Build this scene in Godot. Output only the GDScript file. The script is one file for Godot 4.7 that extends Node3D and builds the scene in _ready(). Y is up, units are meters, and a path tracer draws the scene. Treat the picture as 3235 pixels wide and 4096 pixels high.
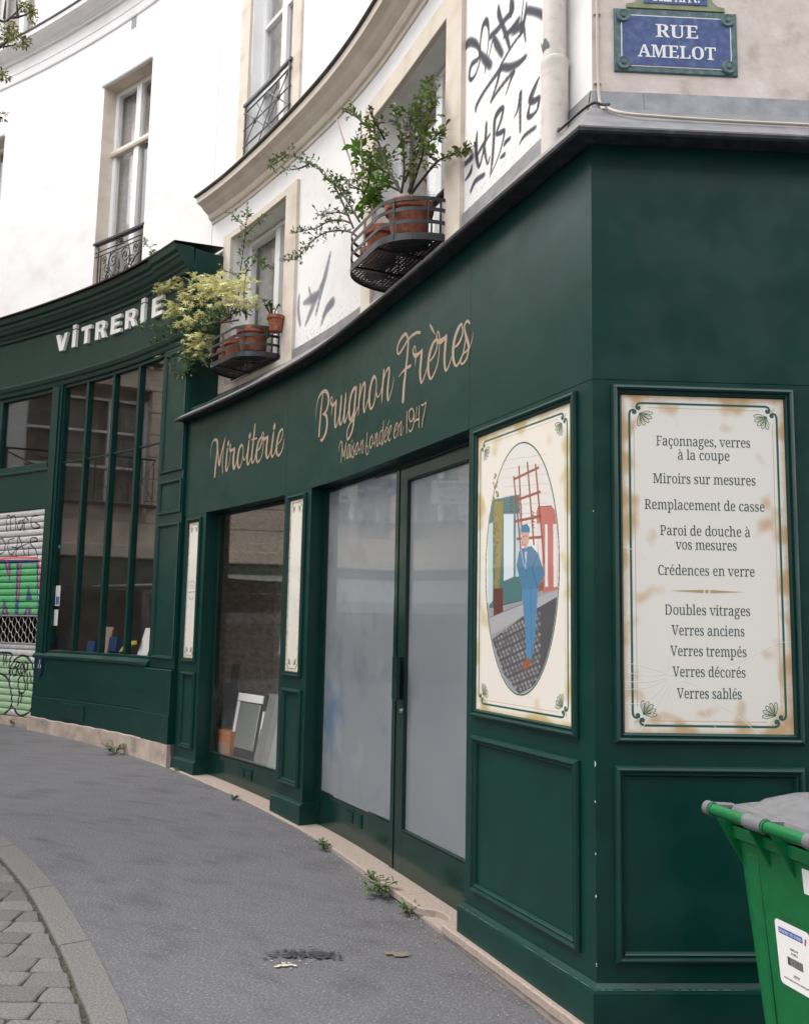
extends Node3D
# A curved Paris shopfront. Plan coordinates: s runs along the facade line (0 at the street corner, growing along the curved
# front, negative along the side street), y is up, n is the distance out of the facade.

const MIROITERIE := [[5122,3028,6,5122,3082,7,5111,3136,9,5087,3175,14,5045,3187,25,5006,3168,35,4991,3131,33,4992,3076,30,5003,2993,31,5015,2923,31,5020,2858,28],[4987,3118,23,4972,3061,16,4958,2996,21,4940,2945,25,4929,2979,25,4905,3052,24,4874,3114,23,4840,3180,5],[4840,3178,6,4864,3104,12,4874,3018,13,4880,2956,15,4866,2871,13],[4793,3069,25,4802,3008,30,4808,2942,31,4808,2905,30,4791,2880,22,4766,2908,13,4743,2959,11,4730,3027,10,4726,3067,9,4738,3096,13,4754,3088,13,4751,3063,16,4733,3044,24],[4743,3047,25,4706,3044,28,4656,3053,18],[4659,3053,28,4659,3033,33,4669,2989,37,4670,2936,37,4654,2883,31,4624,2902,17,4609,2932,17],[4507,3053,18,4530,3061,27,4564,3035,33,4586,2978,33,4585,2917,33,4558,2875,22,4520,2900,16,4494,2957,15,4493,3017,13,4502,3050,16],[4489,2960,10,4479,2939,15,4460,2928,13,4434,2944,16,4411,2981,16],[4388,3073,20,4397,3019,31,4406,2948,30,4406,2901,29,4389,2881,22,4360,2902,15,4332,2942,16],[4287,3193,24,4299,3114,30,4313,3022,30,4325,2953,31,4325,2909,30,4305,2882,21,4276,2903,14,4258,2939,16],[4350,3075,7,4313,3077,16,4247,3073,17],[4221,2971,12,4183,2987,21,4152,3028,21,4146,3054,18,4164,3069,21,4206,3044,30,4232,2994,34,4242,2937,32,4232,2892,28,4209,2876,22,4171,2892,14,4136,2933,13,4122,3001,12,4119,3066,12,4133,3103,14,4153,3091,14,4147,3066,18,4124,3047,27],[4137,3053,23,4093,3046,29,4045,3056,18],[4047,3056,26,4053,3028,34,4062,2980,34,4065,2927,35,4044,2887,27,4013,2900,15,3990,2935,15],[3944,3072,19,3956,3028,31,3969,2966,30,3973,2909,29,3952,2882,20,3920,2902,13,3894,2939,15],[3859,2969,14,3819,2987,15,3788,3023,13,3784,3056,13,3802,3072,17,3841,3054,29,3870,3007,32,3884,2949,32,3879,2903,29,3847,2876,22,3803,2895,18,3773,2935,15,3757,2992,7],[4776,3128,25,4777,3120,40,4778,3112,43,4780,3104,40,4781,3096,23],[4372,3131,26,4373,3122,41,4375,3114,45,4376,3105,41,4378,3096,24],[3933,3132,29,3934,3123,46,3936,3116,50,3938,3107,46,3939,3098,26]]
const BRUGNON := [[3129,3203,15,3143,3149,20,3155,3076,25,3166,2985,26,3173,2914,23],[3239,3049,5,3236,3092,7,3222,3150,10,3199,3191,18,3156,3216,27,3090,3219,30,3044,3188,31,3028,3148,29,3034,3108,27,3062,3073,23,3119,3058,13],[3114,3057,12,3069,3045,27,3044,3007,32,3045,2951,32,3072,2904,30,3123,2876,25,3146,2887,9],[2975,3021,8,2966,3057,13,2964,3083,15],[2963,3108,13,2960,3133,11,2975,3153,11,2992,3140,13,2990,3114,16,2962,3092,24,2931,3091,31,2896,3107,18],[2898,3108,25,2899,3080,29,2907,3035,28,2910,2981,29,2904,2940,25,2891,2925,16,2864,2950,13,2844,2986,13],[2809,3123,20,2814,3070,27,2826,3008,29,2829,2958,29,2812,2928,22,2784,2949,14,2768,2978,14],[2735,3123,16,2741,3065,29,2752,3004,30,2753,2954,28,2741,2930,20,2709,2956,14,2685,2997,14],[2561,3124,16,2601,3124,31,2639,3100,32,2663,3056,34,2672,2998,34,2660,2946,29,2644,2929,22,2615,2944,21,2587,2984,21],[2561,3127,23,2567,3080,33,2580,3014,32,2585,2952,32,2594,2885,27,2622,2838,24,2677,2805,20,2697,2834,15,2690,2868,16,2653,2903,18,2609,2919,18,2567,2942,15,2530,2986,13],[2490,3130,19,2496,3081,25,2508,3015,24,2511,2964,17,2513,2929,7],[2502,3031,15,2474,3076,16,2445,3114,21,2420,3122,23,2409,3092,26,2419,3040,28,2426,2981,29,2415,2931,18,2392,2953,14,2356,2999,13],[2246,3115,17,2275,3123,30,2311,3089,34,2333,3034,36,2334,2974,33,2306,2930,19,2265,2946,18,2239,2993,15,2226,3050,14,2230,3094,15,2250,3118,15],[2226,3020,10,2214,2994,15,2197,2979,11,2162,2996,12,2139,3029,13],[2114,3127,21,2122,3077,27,2131,3014,25,2136,2964,18,2137,2930,6],[2110,3074,15,2088,3105,18,2045,3123,22,2032,3094,26,2045,3033,30,2053,2971,30,2043,2927,19,2010,2952,13,1981,2993,11,1961,3045,5]]
const FRERES := [[1782,3237,18,1813,3264,25,1867,3258,25,1918,3228,21,1924,3192,20,1908,3172,14,1871,3178,19,1828,3197,19,1778,3219,19,1714,3230,19,1651,3227,20,1617,3215,18],[1786,3235,18,1774,3210,22,1779,3150,24,1791,3091,25,1806,3024,28,1821,2960,34,1830,2877,34],[1896,3033,5,1850,3048,14,1800,3057,19,1736,3058,20],[1675,3042,5,1670,3072,13,1668,3108,10,1672,3139,10,1683,3157,11,1704,3142,14,1699,3116,18,1660,3097,28,1585,3107,13],[1588,3107,22,1591,3087,29,1600,3042,30,1607,2990,30,1600,2947,23,1584,2924,15,1553,2948,14,1518,2992,12],[1480,3020,14,1438,3035,18,1407,3061,18,1398,3090,15,1412,3116,17,1453,3103,28,1488,3062,32,1505,3009,30,1497,2954,26,1470,2919,16,1428,2937,16,1386,2987,13,1372,3054,10,1368,3110,11,1385,3154,12,1406,3139,14,1399,3116,16],[1396,3104,26,1345,3092,35,1287,3103,14],[1290,3104,22,1295,3081,31,1303,3035,30,1308,2986,27,1301,2939,23,1286,2917,15,1255,2936,13,1226,2973,12],[1490,3223,11,1463,3193,19,1426,3152,5],[1186,3016,15,1145,3025,21,1111,3054,18,1107,3090,15,1121,3115,17,1159,3098,31,1193,3061,33,1209,3010,31,1205,2956,27,1177,2915,16,1143,2921,16,1103,2951,13,1053,2962,12],[1030,3092,13,1053,3111,16,1081,3105,17,1086,3079,18,1066,3032,25,1042,2988,24,1044,2951,20,1063,2919,19,1105,2906,14,1126,2922,12,1109,2944,13,1087,2979,14,1074,3021,12],[1036,2962,11,1015,2986,9,999,3010,8,991,3035,4]]
const MAISON := [[2835,2745,6,2825,2786,9,2793,2811,15,2774,2785,15,2781,2736,14,2786,2668,10],[2777,2778,12,2759,2733,13,2748,2704,14,2727,2750,11,2704,2803,8],[2706,2796,7,2717,2737,12,2721,2704,11,2712,2672,7],[2642,2763,16,2666,2763,16,2687,2725,15,2684,2681,15,2657,2705,11,2639,2758,16,2645,2707,16,2646,2679,12,2619,2703,10],[2608,2749,14,2614,2709,13,2620,2680,11,2603,2685,9],[2608,2789,9,2608,2781,16,2607,2773,9],[2570,2761,12,2588,2742,14,2571,2702,16,2574,2677,13,2593,2672,12,2603,2685,7],[2571,2706,9,2552,2710,9],[2508,2756,14,2535,2737,16,2545,2702,15,2528,2680,11,2504,2702,12,2500,2738,12,2508,2756,14],[2500,2720,9,2490,2702,10,2471,2711,9],[2455,2756,9,2460,2717,11,2469,2674,8],[2458,2724,10,2427,2756,13,2423,2725,13,2432,2686,13,2420,2674,10,2395,2720,6],[2355,2792,11,2360,2753,13,2368,2708,15,2368,2669,13,2346,2651,11,2329,2666,11,2340,2696,9,2359,2710,9],[2276,2758,15,2302,2739,17,2313,2709,16,2296,2683,13,2272,2699,13,2265,2737,10,2280,2760,12],[2267,2719,9,2250,2700,9,2229,2716,9],[2221,2760,10,2226,2719,12,2231,2679,7],[2226,2722,9,2196,2759,14,2194,2724,14,2198,2689,14,2185,2676,11,2154,2710,9],[2118,2760,11,2143,2756,14,2159,2724,14,2157,2693,14,2135,2682,11,2115,2710,10],[2101,2816,10,2107,2763,14,2115,2710,14,2117,2668,10,2093,2692,9],[2072,2712,8,2044,2738,12,2041,2761,10,2058,2764,13,2078,2741,15,2087,2708,16,2071,2679,12,2038,2696,10,2027,2721,9],[2013,2806,5,2038,2776,10],[2014,2719,8,1986,2741,10,1983,2762,10,2000,2760,14,2019,2737,15,2026,2700,15,2008,2677,12,1988,2685,9],[1932,2717,8,1901,2738,10,1899,2762,9,1918,2758,13,1937,2731,15,1943,2695,15,1926,2677,10,1899,2701,8],[1877,2753,9,1881,2721,11,1887,2677,6],[1884,2721,8,1846,2760,13,1842,2733,12,1851,2695,15,1842,2678,9,1823,2700,7,1812,2726,5],[1766,2803,11,1767,2751,14,1767,2678,11],[1674,2781,12,1701,2804,14,1735,2797,16,1737,2765,15,1717,2733,12,1683,2744,12,1672,2777,12],[1672,2779,12,1672,2732,14,1685,2693,13,1718,2677,12,1740,2694,7],[1636,2802,8,1643,2759,9,1660,2720,9],[1660,2722,7,1627,2728,18,1601,2723,11],[1601,2801,9,1606,2745,14,1603,2677,10],[1579,2801,9,1560,2794,14,1514,2801,10],[1516,2800,10,1534,2758,13,1557,2710,13,1565,2673,10]]
const GRAFFITI := [[1497,4875,72,1426,4876,70,1344,4820,57,1292,4750,34,1285,4686,24,1329,4636,27,1386,4630,35,1415,4664,30,1388,4720,47,1297,4709,34,1281,4792,26,1255,4863,44,1217,4871,55,1189,4826,33,1182,4758,19,1197,4681,15,1218,4630,15,1225,4575,11],[1292,4739,34,1230,4658,66,1158,4578,63],[1223,4579,11,1175,4647,15,1129,4713,32,1091,4659,62,1028,4563,50],[1073,4868,21,1067,4817,51,1030,4735,45,979,4630,45,948,4550,29],[1166,4748,53,1082,4737,52,990,4740,50,921,4736,49,921,4793,39],[936,4808,30,940,4754,39,935,4715,20],[1004,4651,40,930,4640,49,852,4646,47],[910,4622,68,814,4591,65],[773,4688,13,782,4640,37,805,4590,37,833,4553,29,824,4633,19,805,4720,13],[768,4641,55,677,4571,53,594,4497,60],[800,4567,37,781,4481,15],[795,4555,24,919,4547,29,1028,4516,30,1048,4497,41,1078,4442,37,1150,4369,27],[781,4403,37,851,4410,47,947,4443,58,1028,4490,51,1110,4487,42,1237,4470,39,1320,4440,41,1330,4408,16],[1150,4371,27,1057,4389,35,908,4395,39,937,4366,29,986,4318,16],[896,4145,11,859,4168,27,831,4241,34,835,4146,34,834,4038,28],[650,4215,21,703,4188,35,739,4151,45,694,4121,44,650,4111,34,667,4064,22,729,4060,35,757,4084,37,730,4136,22,685,4178,17,655,4213,14],[659,4097,18,678,4051,11],[843,3975,13,793,3993,33,685,3982,32],[1492,4170,43,1370,4165,52],[1454,4070,19,1386,4087,46,1373,4124,12],[1383,3973,34,1328,4007,45,1224,3995,39],[1311,4280,22,1321,4216,45,1314,4138,45,1285,4071,33,1247,4110,28,1211,4192,43,1202,4276,32],[1308,4146,29,1243,4171,39,1158,4191,21],[1226,4147,43,1187,4040,21,1161,4063,21],[1154,3952,16,1130,4037,38,1115,4143,41,1106,4241,45,1066,4266,51,1015,4258,36,1035,4208,35,1085,4158,31,1034,4137,40,999,4124,30,1023,4066,24,1073,4010,19,1144,3963,15],[1003,4046,16,988,4058,35,939,4056,29],[1042,4002,20,997,3998,39]]
const TAG := [[3580,4452,48,3651,4306,91,3719,4186,74,3799,4025,49],[4113,4279,45,4119,4147,64,4078,4017,51],[4027,4186,51,3871,4176,125,3779,4176,81],[3982,3990,44,3866,4102,94,3694,4263,62],[3675,3975,49,3517,4039,102,3618,4014,90,3701,3912,37],[3940,4284,44,3869,4146,44]]
const SHRUB_A := [[1983,4198,2072,4329,2154,4456,2262,4675,2369,4796,2567,4968,2700,5072],[1983,4198,1941,4278,1938,4402,1970,4530,2032,4666,2055,4759],[1882,4154,1833,4236,1856,4363,1772,4439,1723,4475,1675,4558,1644,4602,1714,4702,1761,4814],[1864,4146,1762,4165,1630,4218,1551,4254,1538,4344,1509,4418,1464,4482],[1829,4130,1662,4195,1582,4232,1409,4192,1363,4191],[1974,4198,2206,4341,2371,4457,2462,4601,2595,4716,2749,4825],[1940,4246,1786,4361,1619,4355,1507,4358],[2012,4230,2294,4522,2422,4643,2533,4739],[2262,4675,2225,4723,2210,4799],[1772,4439,1882,4565,1868,4660],[1582,4232,1667,4318,1702,4365]]
const SHRUB_B := [[2612,4213,2775,4410,2915,4576,3054,4728,3236,4872,3418,5029,3641,5156,3823,5277,4055,5388,4262,5412],[2505,4213,2599,4337,2739,4501,2831,4604,2922,4680],[2462,4213,2426,4299,2345,4339,2245,4370,2189,4426,2153,4491],[2542,4126,2677,4212,2897,4306,3115,4371,3287,4388,3456,4372,3603,4344,3778,4403],[2659,4266,2858,4368,3077,4440,3293,4476,3511,4537,3706,4588],[2706,4338,2906,4445,3127,4534,3346,4610],[3054,4728,2923,4689,2724,4610,2570,4559],[3418,5029,3503,5016,3721,5079],[3823,5277,3910,5251,4044,5256],[2345,4339,2476,4422,2588,4497],[2426,4299,2301,4287,2180,4267],[2831,4604,2784,4538,2694,4473]]
const SHRUB_G := [[2327,4205,2421,4413,2562,4641,2678,4792,2791,4891],[2327,4205,2250,4255,2213,4313],[2327,4205,2371,4265,2311,4273]]
const STEMS_C := [[4778,4240,4832,4425,4830,4614,4805,4769,4766,4974,4759,5117,4745,5166],[4659,4173,4740,4354,4752,4590,4719,4651,4554,4697,4454,4603],[4830,4614,5031,4712,5173,4764],[4743,4713,4556,4715,4415,4573],[4765,4964,4579,4989,4414,5009],[4752,5033,4876,5141,4919,5193],[5058,4370,5290,4535,5632,4756,5950,4946,6264,5106,6476,5260,6646,5393,6816,5528,6901,5596]]
const STEMS_D := [[4645,4152,5019,4223,5425,4289,5733,4317,5976,4325,6137,4321,6300,4357],[4921,4225,5332,4368,5607,4478,5819,4562,6010,4650],[5819,4562,6172,4661,6419,4732,6610,4851],[4881,4214,4828,4272,4714,4276],[4881,4214,4988,4315,5073,4374],[4881,4214,5104,4291,5253,4385],[5553,4150,5624,4052,5911,4085,6059,4155,6331,4272],[6010,4066,5942,3994,5751,3907,5586,3883,5531,3938,5588,4092,5540,4223],[5200,3858,5308,3936,5480,4039,5644,4047],[4920,4215,5220,4256,5507,4300,5797,4351,6048,4430,6535,4510],[5733,4317,5843,4401,5889,4452]]
const STEMS_E := [[4866,4232,5278,4434,5596,4576,5810,4682,6061,4774,6225,4811],[4866,4232,5080,4435,5211,4564,5402,4666],[4866,4232,4919,4391,4970,4514,5036,4588],[4866,4232,4763,4365,4691,4415],[4866,4232,5262,4271,5413,4168,5444,4082],[4866,4232,4679,4288,4490,4270]]
const MAPLE := [[6027,4840,269,51],[5761,4797,314,71],[5404,4685,309,78],[5036,4588,299,85],[4697,4488,232,82],[5666,4663,355,80],[5291,4559,306,77],[5737,4565,229,90],[5896,4537,145,51],[4884,4426,294,83],[4528,4281,152,45],[5555,4374,249,79],[5454,4178,144,58],[5403,4073,164,58],[6129,4858,165,42]]
const STAKES := [[3035,5206,2594,4481],[2612,5045,2538,4421]]
const PICTURE := {"teal":[133,334,194,249,487,253,518,543,518,614,161,636],"pane1":[319,308,432,315,434,533,323,545],"pane2":[451,316,497,319,499,532,453,533],"pane3":[133,334,195,331,201,610,151,628],"ivy":[204,259,315,261,301,429,271,568,220,567,228,426],"box":[206,568,315,568,318,668,209,670],"red":[667,330,685,309,813,315,861,338,871,585,737,591,685,502],"rpane1":[667,365,719,363,728,532,694,503],"rpane2":[751,370,778,371,781,575,753,574],"rpane3":[828,375,861,376,868,574,832,576],"walk":[162,670,527,625,877,583,877,604,527,666,187,732],"road":[196,747,528,668,877,604,859,715,786,808,686,882,494,923,324,860],"cap":[506,376,515,361,570,358,601,374,601,389,510,384],"face":[516,381,594,385,594,419,566,441,529,432,513,403],"torso":[525,439,615,435,685,463,749,532,685,577,527,579,462,495,489,449],"shirt":[547,452,572,451,566,510,554,510],"legs":[518,573,685,570,659,716,625,806,567,803,554,700,527,614],"shoe":[519,832,565,803,620,806,611,829,547,845],"sack":[685,562,739,554,733,583,689,588],"pot2":[490,558,527,558,530,633,500,630]}
const RACK := [[486,157,525,427],[575,152,642,430],[658,167,744,494],[430,188,508,438],[439,195,685,179],[449,271,703,261],[451,343,711,342],[470,404,728,411]]
const OVAL := [[115,453],[885,482],[541,75],[511,925]]
const SHUT_BLACK := [[328,95,311,28,368,24,394,91],[370,30,454,27,486,93],[574,49,511,67,538,97,590,79,597,47,610,101],[643,102,618,37,698,52],[844,34,760,35,739,67,793,95,904,87,805,66],[234,215,306,200,316,161,251,133,216,143],[463,137,379,146,370,190,444,218,512,187,444,180],[522,225,530,143,557,136,673,222],[531,187,734,164,873,156,842,142,767,143,763,170,857,203,892,236],[730,185,735,228]]
const SHUT_BLACK_LOW := [[563,807,577,754,681,716,791,709,910,738,977,798],[637,764,599,780,618,806,655,800],[673,800,650,743,707,747,677,773,730,799],[752,741,732,773,765,793,787,766,752,741],[811,791,796,740,858,754,820,786],[766,798,708,825,730,876,806,884,835,848,786,803],[742,887,728,943],[778,885,779,927],[849,791,876,862],[894,784,934,835],[382,801,540,829,624,942,488,998],[560,834,537,745,564,702,356,700],[423,704,446,757],[467,703,486,751],[625,947,767,989,912,973,978,940]]
const SHUT_RED := [[367,250,432,322],[595,253,602,436],[904,247,945,300,956,384],[239,237,505,233,884,241],[375,473,411,506],[785,492,796,510]]
const SHUT_GREEN := [[245,260,331,261,451,360,445,262,541,263,574,513,470,514,363,430,346,512,309,512],[626,264,881,267,957,510,855,510,839,483,746,484,733,510,630,510]]
const SHUT_BLUE := [[125,239,915,250,970,521,197,524]]
const SHUT_HOLE := [[763,365,858,444,745,444]]
const SHUT_PALE := [[243,707,528,708,540,755,630,962,544,996,320,1004],[577,754,681,716,791,709,910,738,977,798,978,940,877,980,727,980,617,910]]
const TREE_TWIGS := [[[-3.301,6.258,-6.6],[-3.16,6.167,-6.6],[-3.095,6.2,-6.6],[-3.033,6.274,-6.6],[-2.989,6.331,-6.6]],[[-3.095,6.2,-6.6],[-3.038,6.205,-6.6],[-2.972,6.233,-6.6],[-2.921,6.265,-6.6]],[[-3.31,5.865,-6.6],[-3.164,5.95,-6.6],[-3.107,5.961,-6.6],[-3.041,5.977,-6.6]],[[-3.164,5.95,-6.6],[-3.119,5.992,-6.6],[-3.097,6.034,-6.6]],[[-3.258,5.682,-6.6],[-3.147,5.725,-6.6],[-3.123,5.705,-6.6]],[[-3.236,5.378,-6.6],[-3.122,5.38,-6.6],[-3.099,5.38,-6.6]],[[-3.146,6.188,-6.6],[-3.145,6.282,-6.6],[-3.144,6.344,-6.6]],[[-3.044,6.211,-6.6],[-3.053,6.284,-6.6],[-3.061,6.346,-6.6]]]
const TREE_CLUMPS := [[-3.136,6.105,-6.6,0.046],[-3.088,6.096,-6.6,0.039],[-3.055,6.035,-6.6,0.039],[-3.004,6.005,-6.6,0.029],[-3.131,6.033,-6.6,0.046],[-2.974,5.985,-6.6,0.025],[-3.09,5.993,-6.6,0.036],[-3.157,6.074,-6.6,0.036],[-2.979,6.327,-6.6,0.029],[-2.954,6.248,-6.6,0.029],[-2.926,6.265,-6.6,0.018],[-2.932,6.203,-6.6,0.025],[-3.005,6.285,-6.6,0.018],[-3.124,5.725,-6.6,0.025],[-3.101,5.715,-6.6,0.018],[-3.104,5.39,-6.6,0.025],[-2.953,6.006,-6.6,0.018],[-3.059,6.097,-6.6,0.029]]

const EAST := Vector2(0.998869, -0.047546)
const CORNER := Vector2(0.712, -3.463)
const KNOT_S := [0.0, 2.5, 3.6, 5.5, 7.5, 10.0, 30.0]
const KNOT_H := [67.18, 65.18, 57.27, 51.5, 39.64, 32.1, 32.1]
const STEP_S := 0.01
var curve_p := PackedVector2Array()
var curve_h := PackedFloat32Array()
var mats := {}
var used_names := {}
var rng := RandomNumberGenerator.new()

class Shape:
	var v := PackedVector3Array()
	var n := PackedVector3Array()
	var uv := PackedVector2Array()
	var c := PackedColorArray()
	var tint := Color(1, 1, 1)
	var tinted := false
	func tri(a: Vector3, b: Vector3, d: Vector3, na: Vector3, nb: Vector3, nd: Vector3, ua := Vector2.ZERO, ub := Vector2.ZERO, ud := Vector2.ZERO) -> void:
		if (b - a).cross(d - a).dot(na + nb + nd) > 0.0:
			v.append(a); v.append(d); v.append(b)
			n.append(na); n.append(nd); n.append(nb)
			uv.append(ua); uv.append(ud); uv.append(ub)
		else:
			v.append(a); v.append(b); v.append(d)
			n.append(na); n.append(nb); n.append(nd)
			uv.append(ua); uv.append(ub); uv.append(ud)
		if tinted:
			c.append(tint); c.append(tint); c.append(tint)
	func flat3(a: Vector3, b: Vector3, d: Vector3) -> void:
		var g := (b - a).cross(d - a)
		if g.length_squared() < 1e-16:
			return
		g = g.normalized()
		tri(a, b, d, g, g, g)
	func quad(a: Vector3, b: Vector3, d: Vector3, e: Vector3, ua := Vector2.ZERO, ub := Vector2.ZERO, ud := Vector2.ZERO, ue := Vector2.ZERO) -> void:
		var g := (d - a).cross(e - b)
		if g.length_squared() < 1e-18:
			return
		g = g.normalized()
		tri(a, b, d, g, g, g, ua, ub, ud)
		tri(a, d, e, g, g, g, ua, ud, ue)
	func quadn(a: Vector3, b: Vector3, d: Vector3, e: Vector3, na: Vector3, nb: Vector3, nd: Vector3, ne: Vector3, ua := Vector2.ZERO, ub := Vector2.ZERO, ud := Vector2.ZERO, ue := Vector2.ZERO) -> void:
		tri(a, b, d, na, nb, nd, ua, ub, ud)
		tri(a, d, e, na, nd, ne, ua, ud, ue)
	# a box with chamfered edges, in the frame x
	func cbox(x: Transform3D, size: Vector3, bevel := 0.004) -> void:
		var h := size * 0.5
		var b := minf(bevel, minf(h.x, minf(h.y, h.z)) * 0.9)
		for ax in 3:
			for sg in [-1.0, 1.0]:
				var u := (ax + 1) % 3
				var w := (ax + 2) % 3
				var p := []
				for q in [[-1, -1], [1, -1], [1, 1], [-1, 1]]:
					var k := Vector3.ZERO
					k[ax] = sg * h[ax]
					k[u] = q[0] * (h[u] - b)
					k[w] = q[1] * (h[w] - b)
					p.append(x * k)
				quad(p[0], p[1], p[2], p[3])
		for ax in 3:
			var u := (ax + 1) % 3
			var w := (ax + 2) % 3
			for q in [[-1, -1], [1, -1], [1, 1], [-1, 1]]:
				var p := []
				for e in [[-1, 0], [1, 0], [1, 1], [-1, 1]]:
					var k := Vector3.ZERO
					k[ax] = e[0] * (h[ax] - b)
					k[u] = q[0] * (h[u] - (b if e[1] == 0 else 0.0))
					k[w] = q[1] * (h[w] - (0.0 if e[1] == 0 else b))
					p.append(x * k)
				quad(p[0], p[1], p[2], p[3])
		for a in [-1, 1]:
			for d in [-1, 1]:
				for e in [-1, 1]:
					flat3(x * Vector3(a * h.x, d * (h.y - b), e * (h.z - b)), x * Vector3(a * (h.x - b), d * h.y, e * (h.z - b)), x * Vector3(a * (h.x - b), d * (h.y - b), e * h.z))
	func box(lo: Vector3, hi: Vector3, bevel := 0.004) -> void:
		cbox(Transform3D(Basis.IDENTITY, (lo + hi) * 0.5), hi - lo, bevel)
	# a bar of square section between two points
	func bar(a: Vector3, b: Vector3, wide: float, deep: float, out: Vector3, bevel := 0.002) -> void:
		var y := (b - a).normalized()
		var x := y.cross(out).normalized()
		var z := x.cross(y).normalized()
		cbox(Transform3D(Basis(x, y, z), (a + b) * 0.5), Vector3(wide, a.distance_to(b), deep), bevel)
	func tube(p: Array, r: Array, sides := 6, capped := true) -> void:
		var m := p.size()
		if m < 2:
			return
		var t: Vector3 = (p[1] - p[0]).normalized()
		var side := t.cross(Vector3.UP if absf(t.y) < 0.9 else Vector3.RIGHT).normalized()
		var rings := []
		var dirs := []
		for i in m:
			var t2: Vector3 = (p[mini(i + 1, m - 1)] - p[maxi(i - 1, 0)]).normalized()
			side = (side - t2 * side.dot(t2)).normalized()
			var up := t2.cross(side)
			var ring := []
			var dr := []
			for k in sides:
				var an := TAU * k / sides
				var d := side * cos(an) + up * sin(an)
				dr.append(d)
				ring.append(p[i] + d * r[i])
			rings.append(ring)
			dirs.append(dr)
		for i in m - 1:
			for k in sides:
				var k2 := (k + 1) % sides
				quadn(rings[i][k], rings[i][k2], rings[i + 1][k2], rings[i + 1][k], dirs[i][k], dirs[i][k2], dirs[i + 1][k2], dirs[i + 1][k])
		if capped:
			for e in [0, m - 1]:
				for k in range(1, sides - 1):
					flat3(rings[e][0], rings[e][k], rings[e][k + 1])
	# a turned shape: outline of (radius, height) about the y axis of x
	func lathe(x: Transform3D, prof: Array, sides := 24) -> void:
		for j in prof.size() - 1:
			var a: Vector2 = prof[j]
			var b: Vector2 = prof[j + 1]
			var d := Vector2(b.y - a.y, a.x - b.x).normalized()
			for k in sides:
				var t0 := TAU * k / sides
				var t1 := TAU * (k + 1) / sides
				var c0 := Vector3(cos(t0), 0, sin(t0))
				var c1 := Vector3(cos(t1), 0, sin(t1))
				var n0 := (x.basis * (c0 * d.x + Vector3.UP * d.y)).normalized()
				var n1 := (x.basis * (c1 * d.x + Vector3.UP * d.y)).normalized()
				quadn(x * (c0 * a.x + Vector3.UP * a.y), x * (c1 * a.x + Vector3.UP * a.y), x * (c1 * b.x + Vector3.UP * b.y), x * (c0 * b.x + Vector3.UP * b.y), n0, n1, n1, n0)
	func mesh() -> ArrayMesh:
		var a := []
		a.resize(Mesh.ARRAY_MAX)
		a[Mesh.ARRAY_VERTEX] = v
		a[Mesh.ARRAY_NORMAL] = n
		a[Mesh.ARRAY_TEX_UV] = uv
		if tinted:
			a[Mesh.ARRAY_COLOR] = c
		var m := ArrayMesh.new()
		m.add_surface_from_arrays(Mesh.PRIMITIVE_TRIANGLES, a)
		return m

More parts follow.
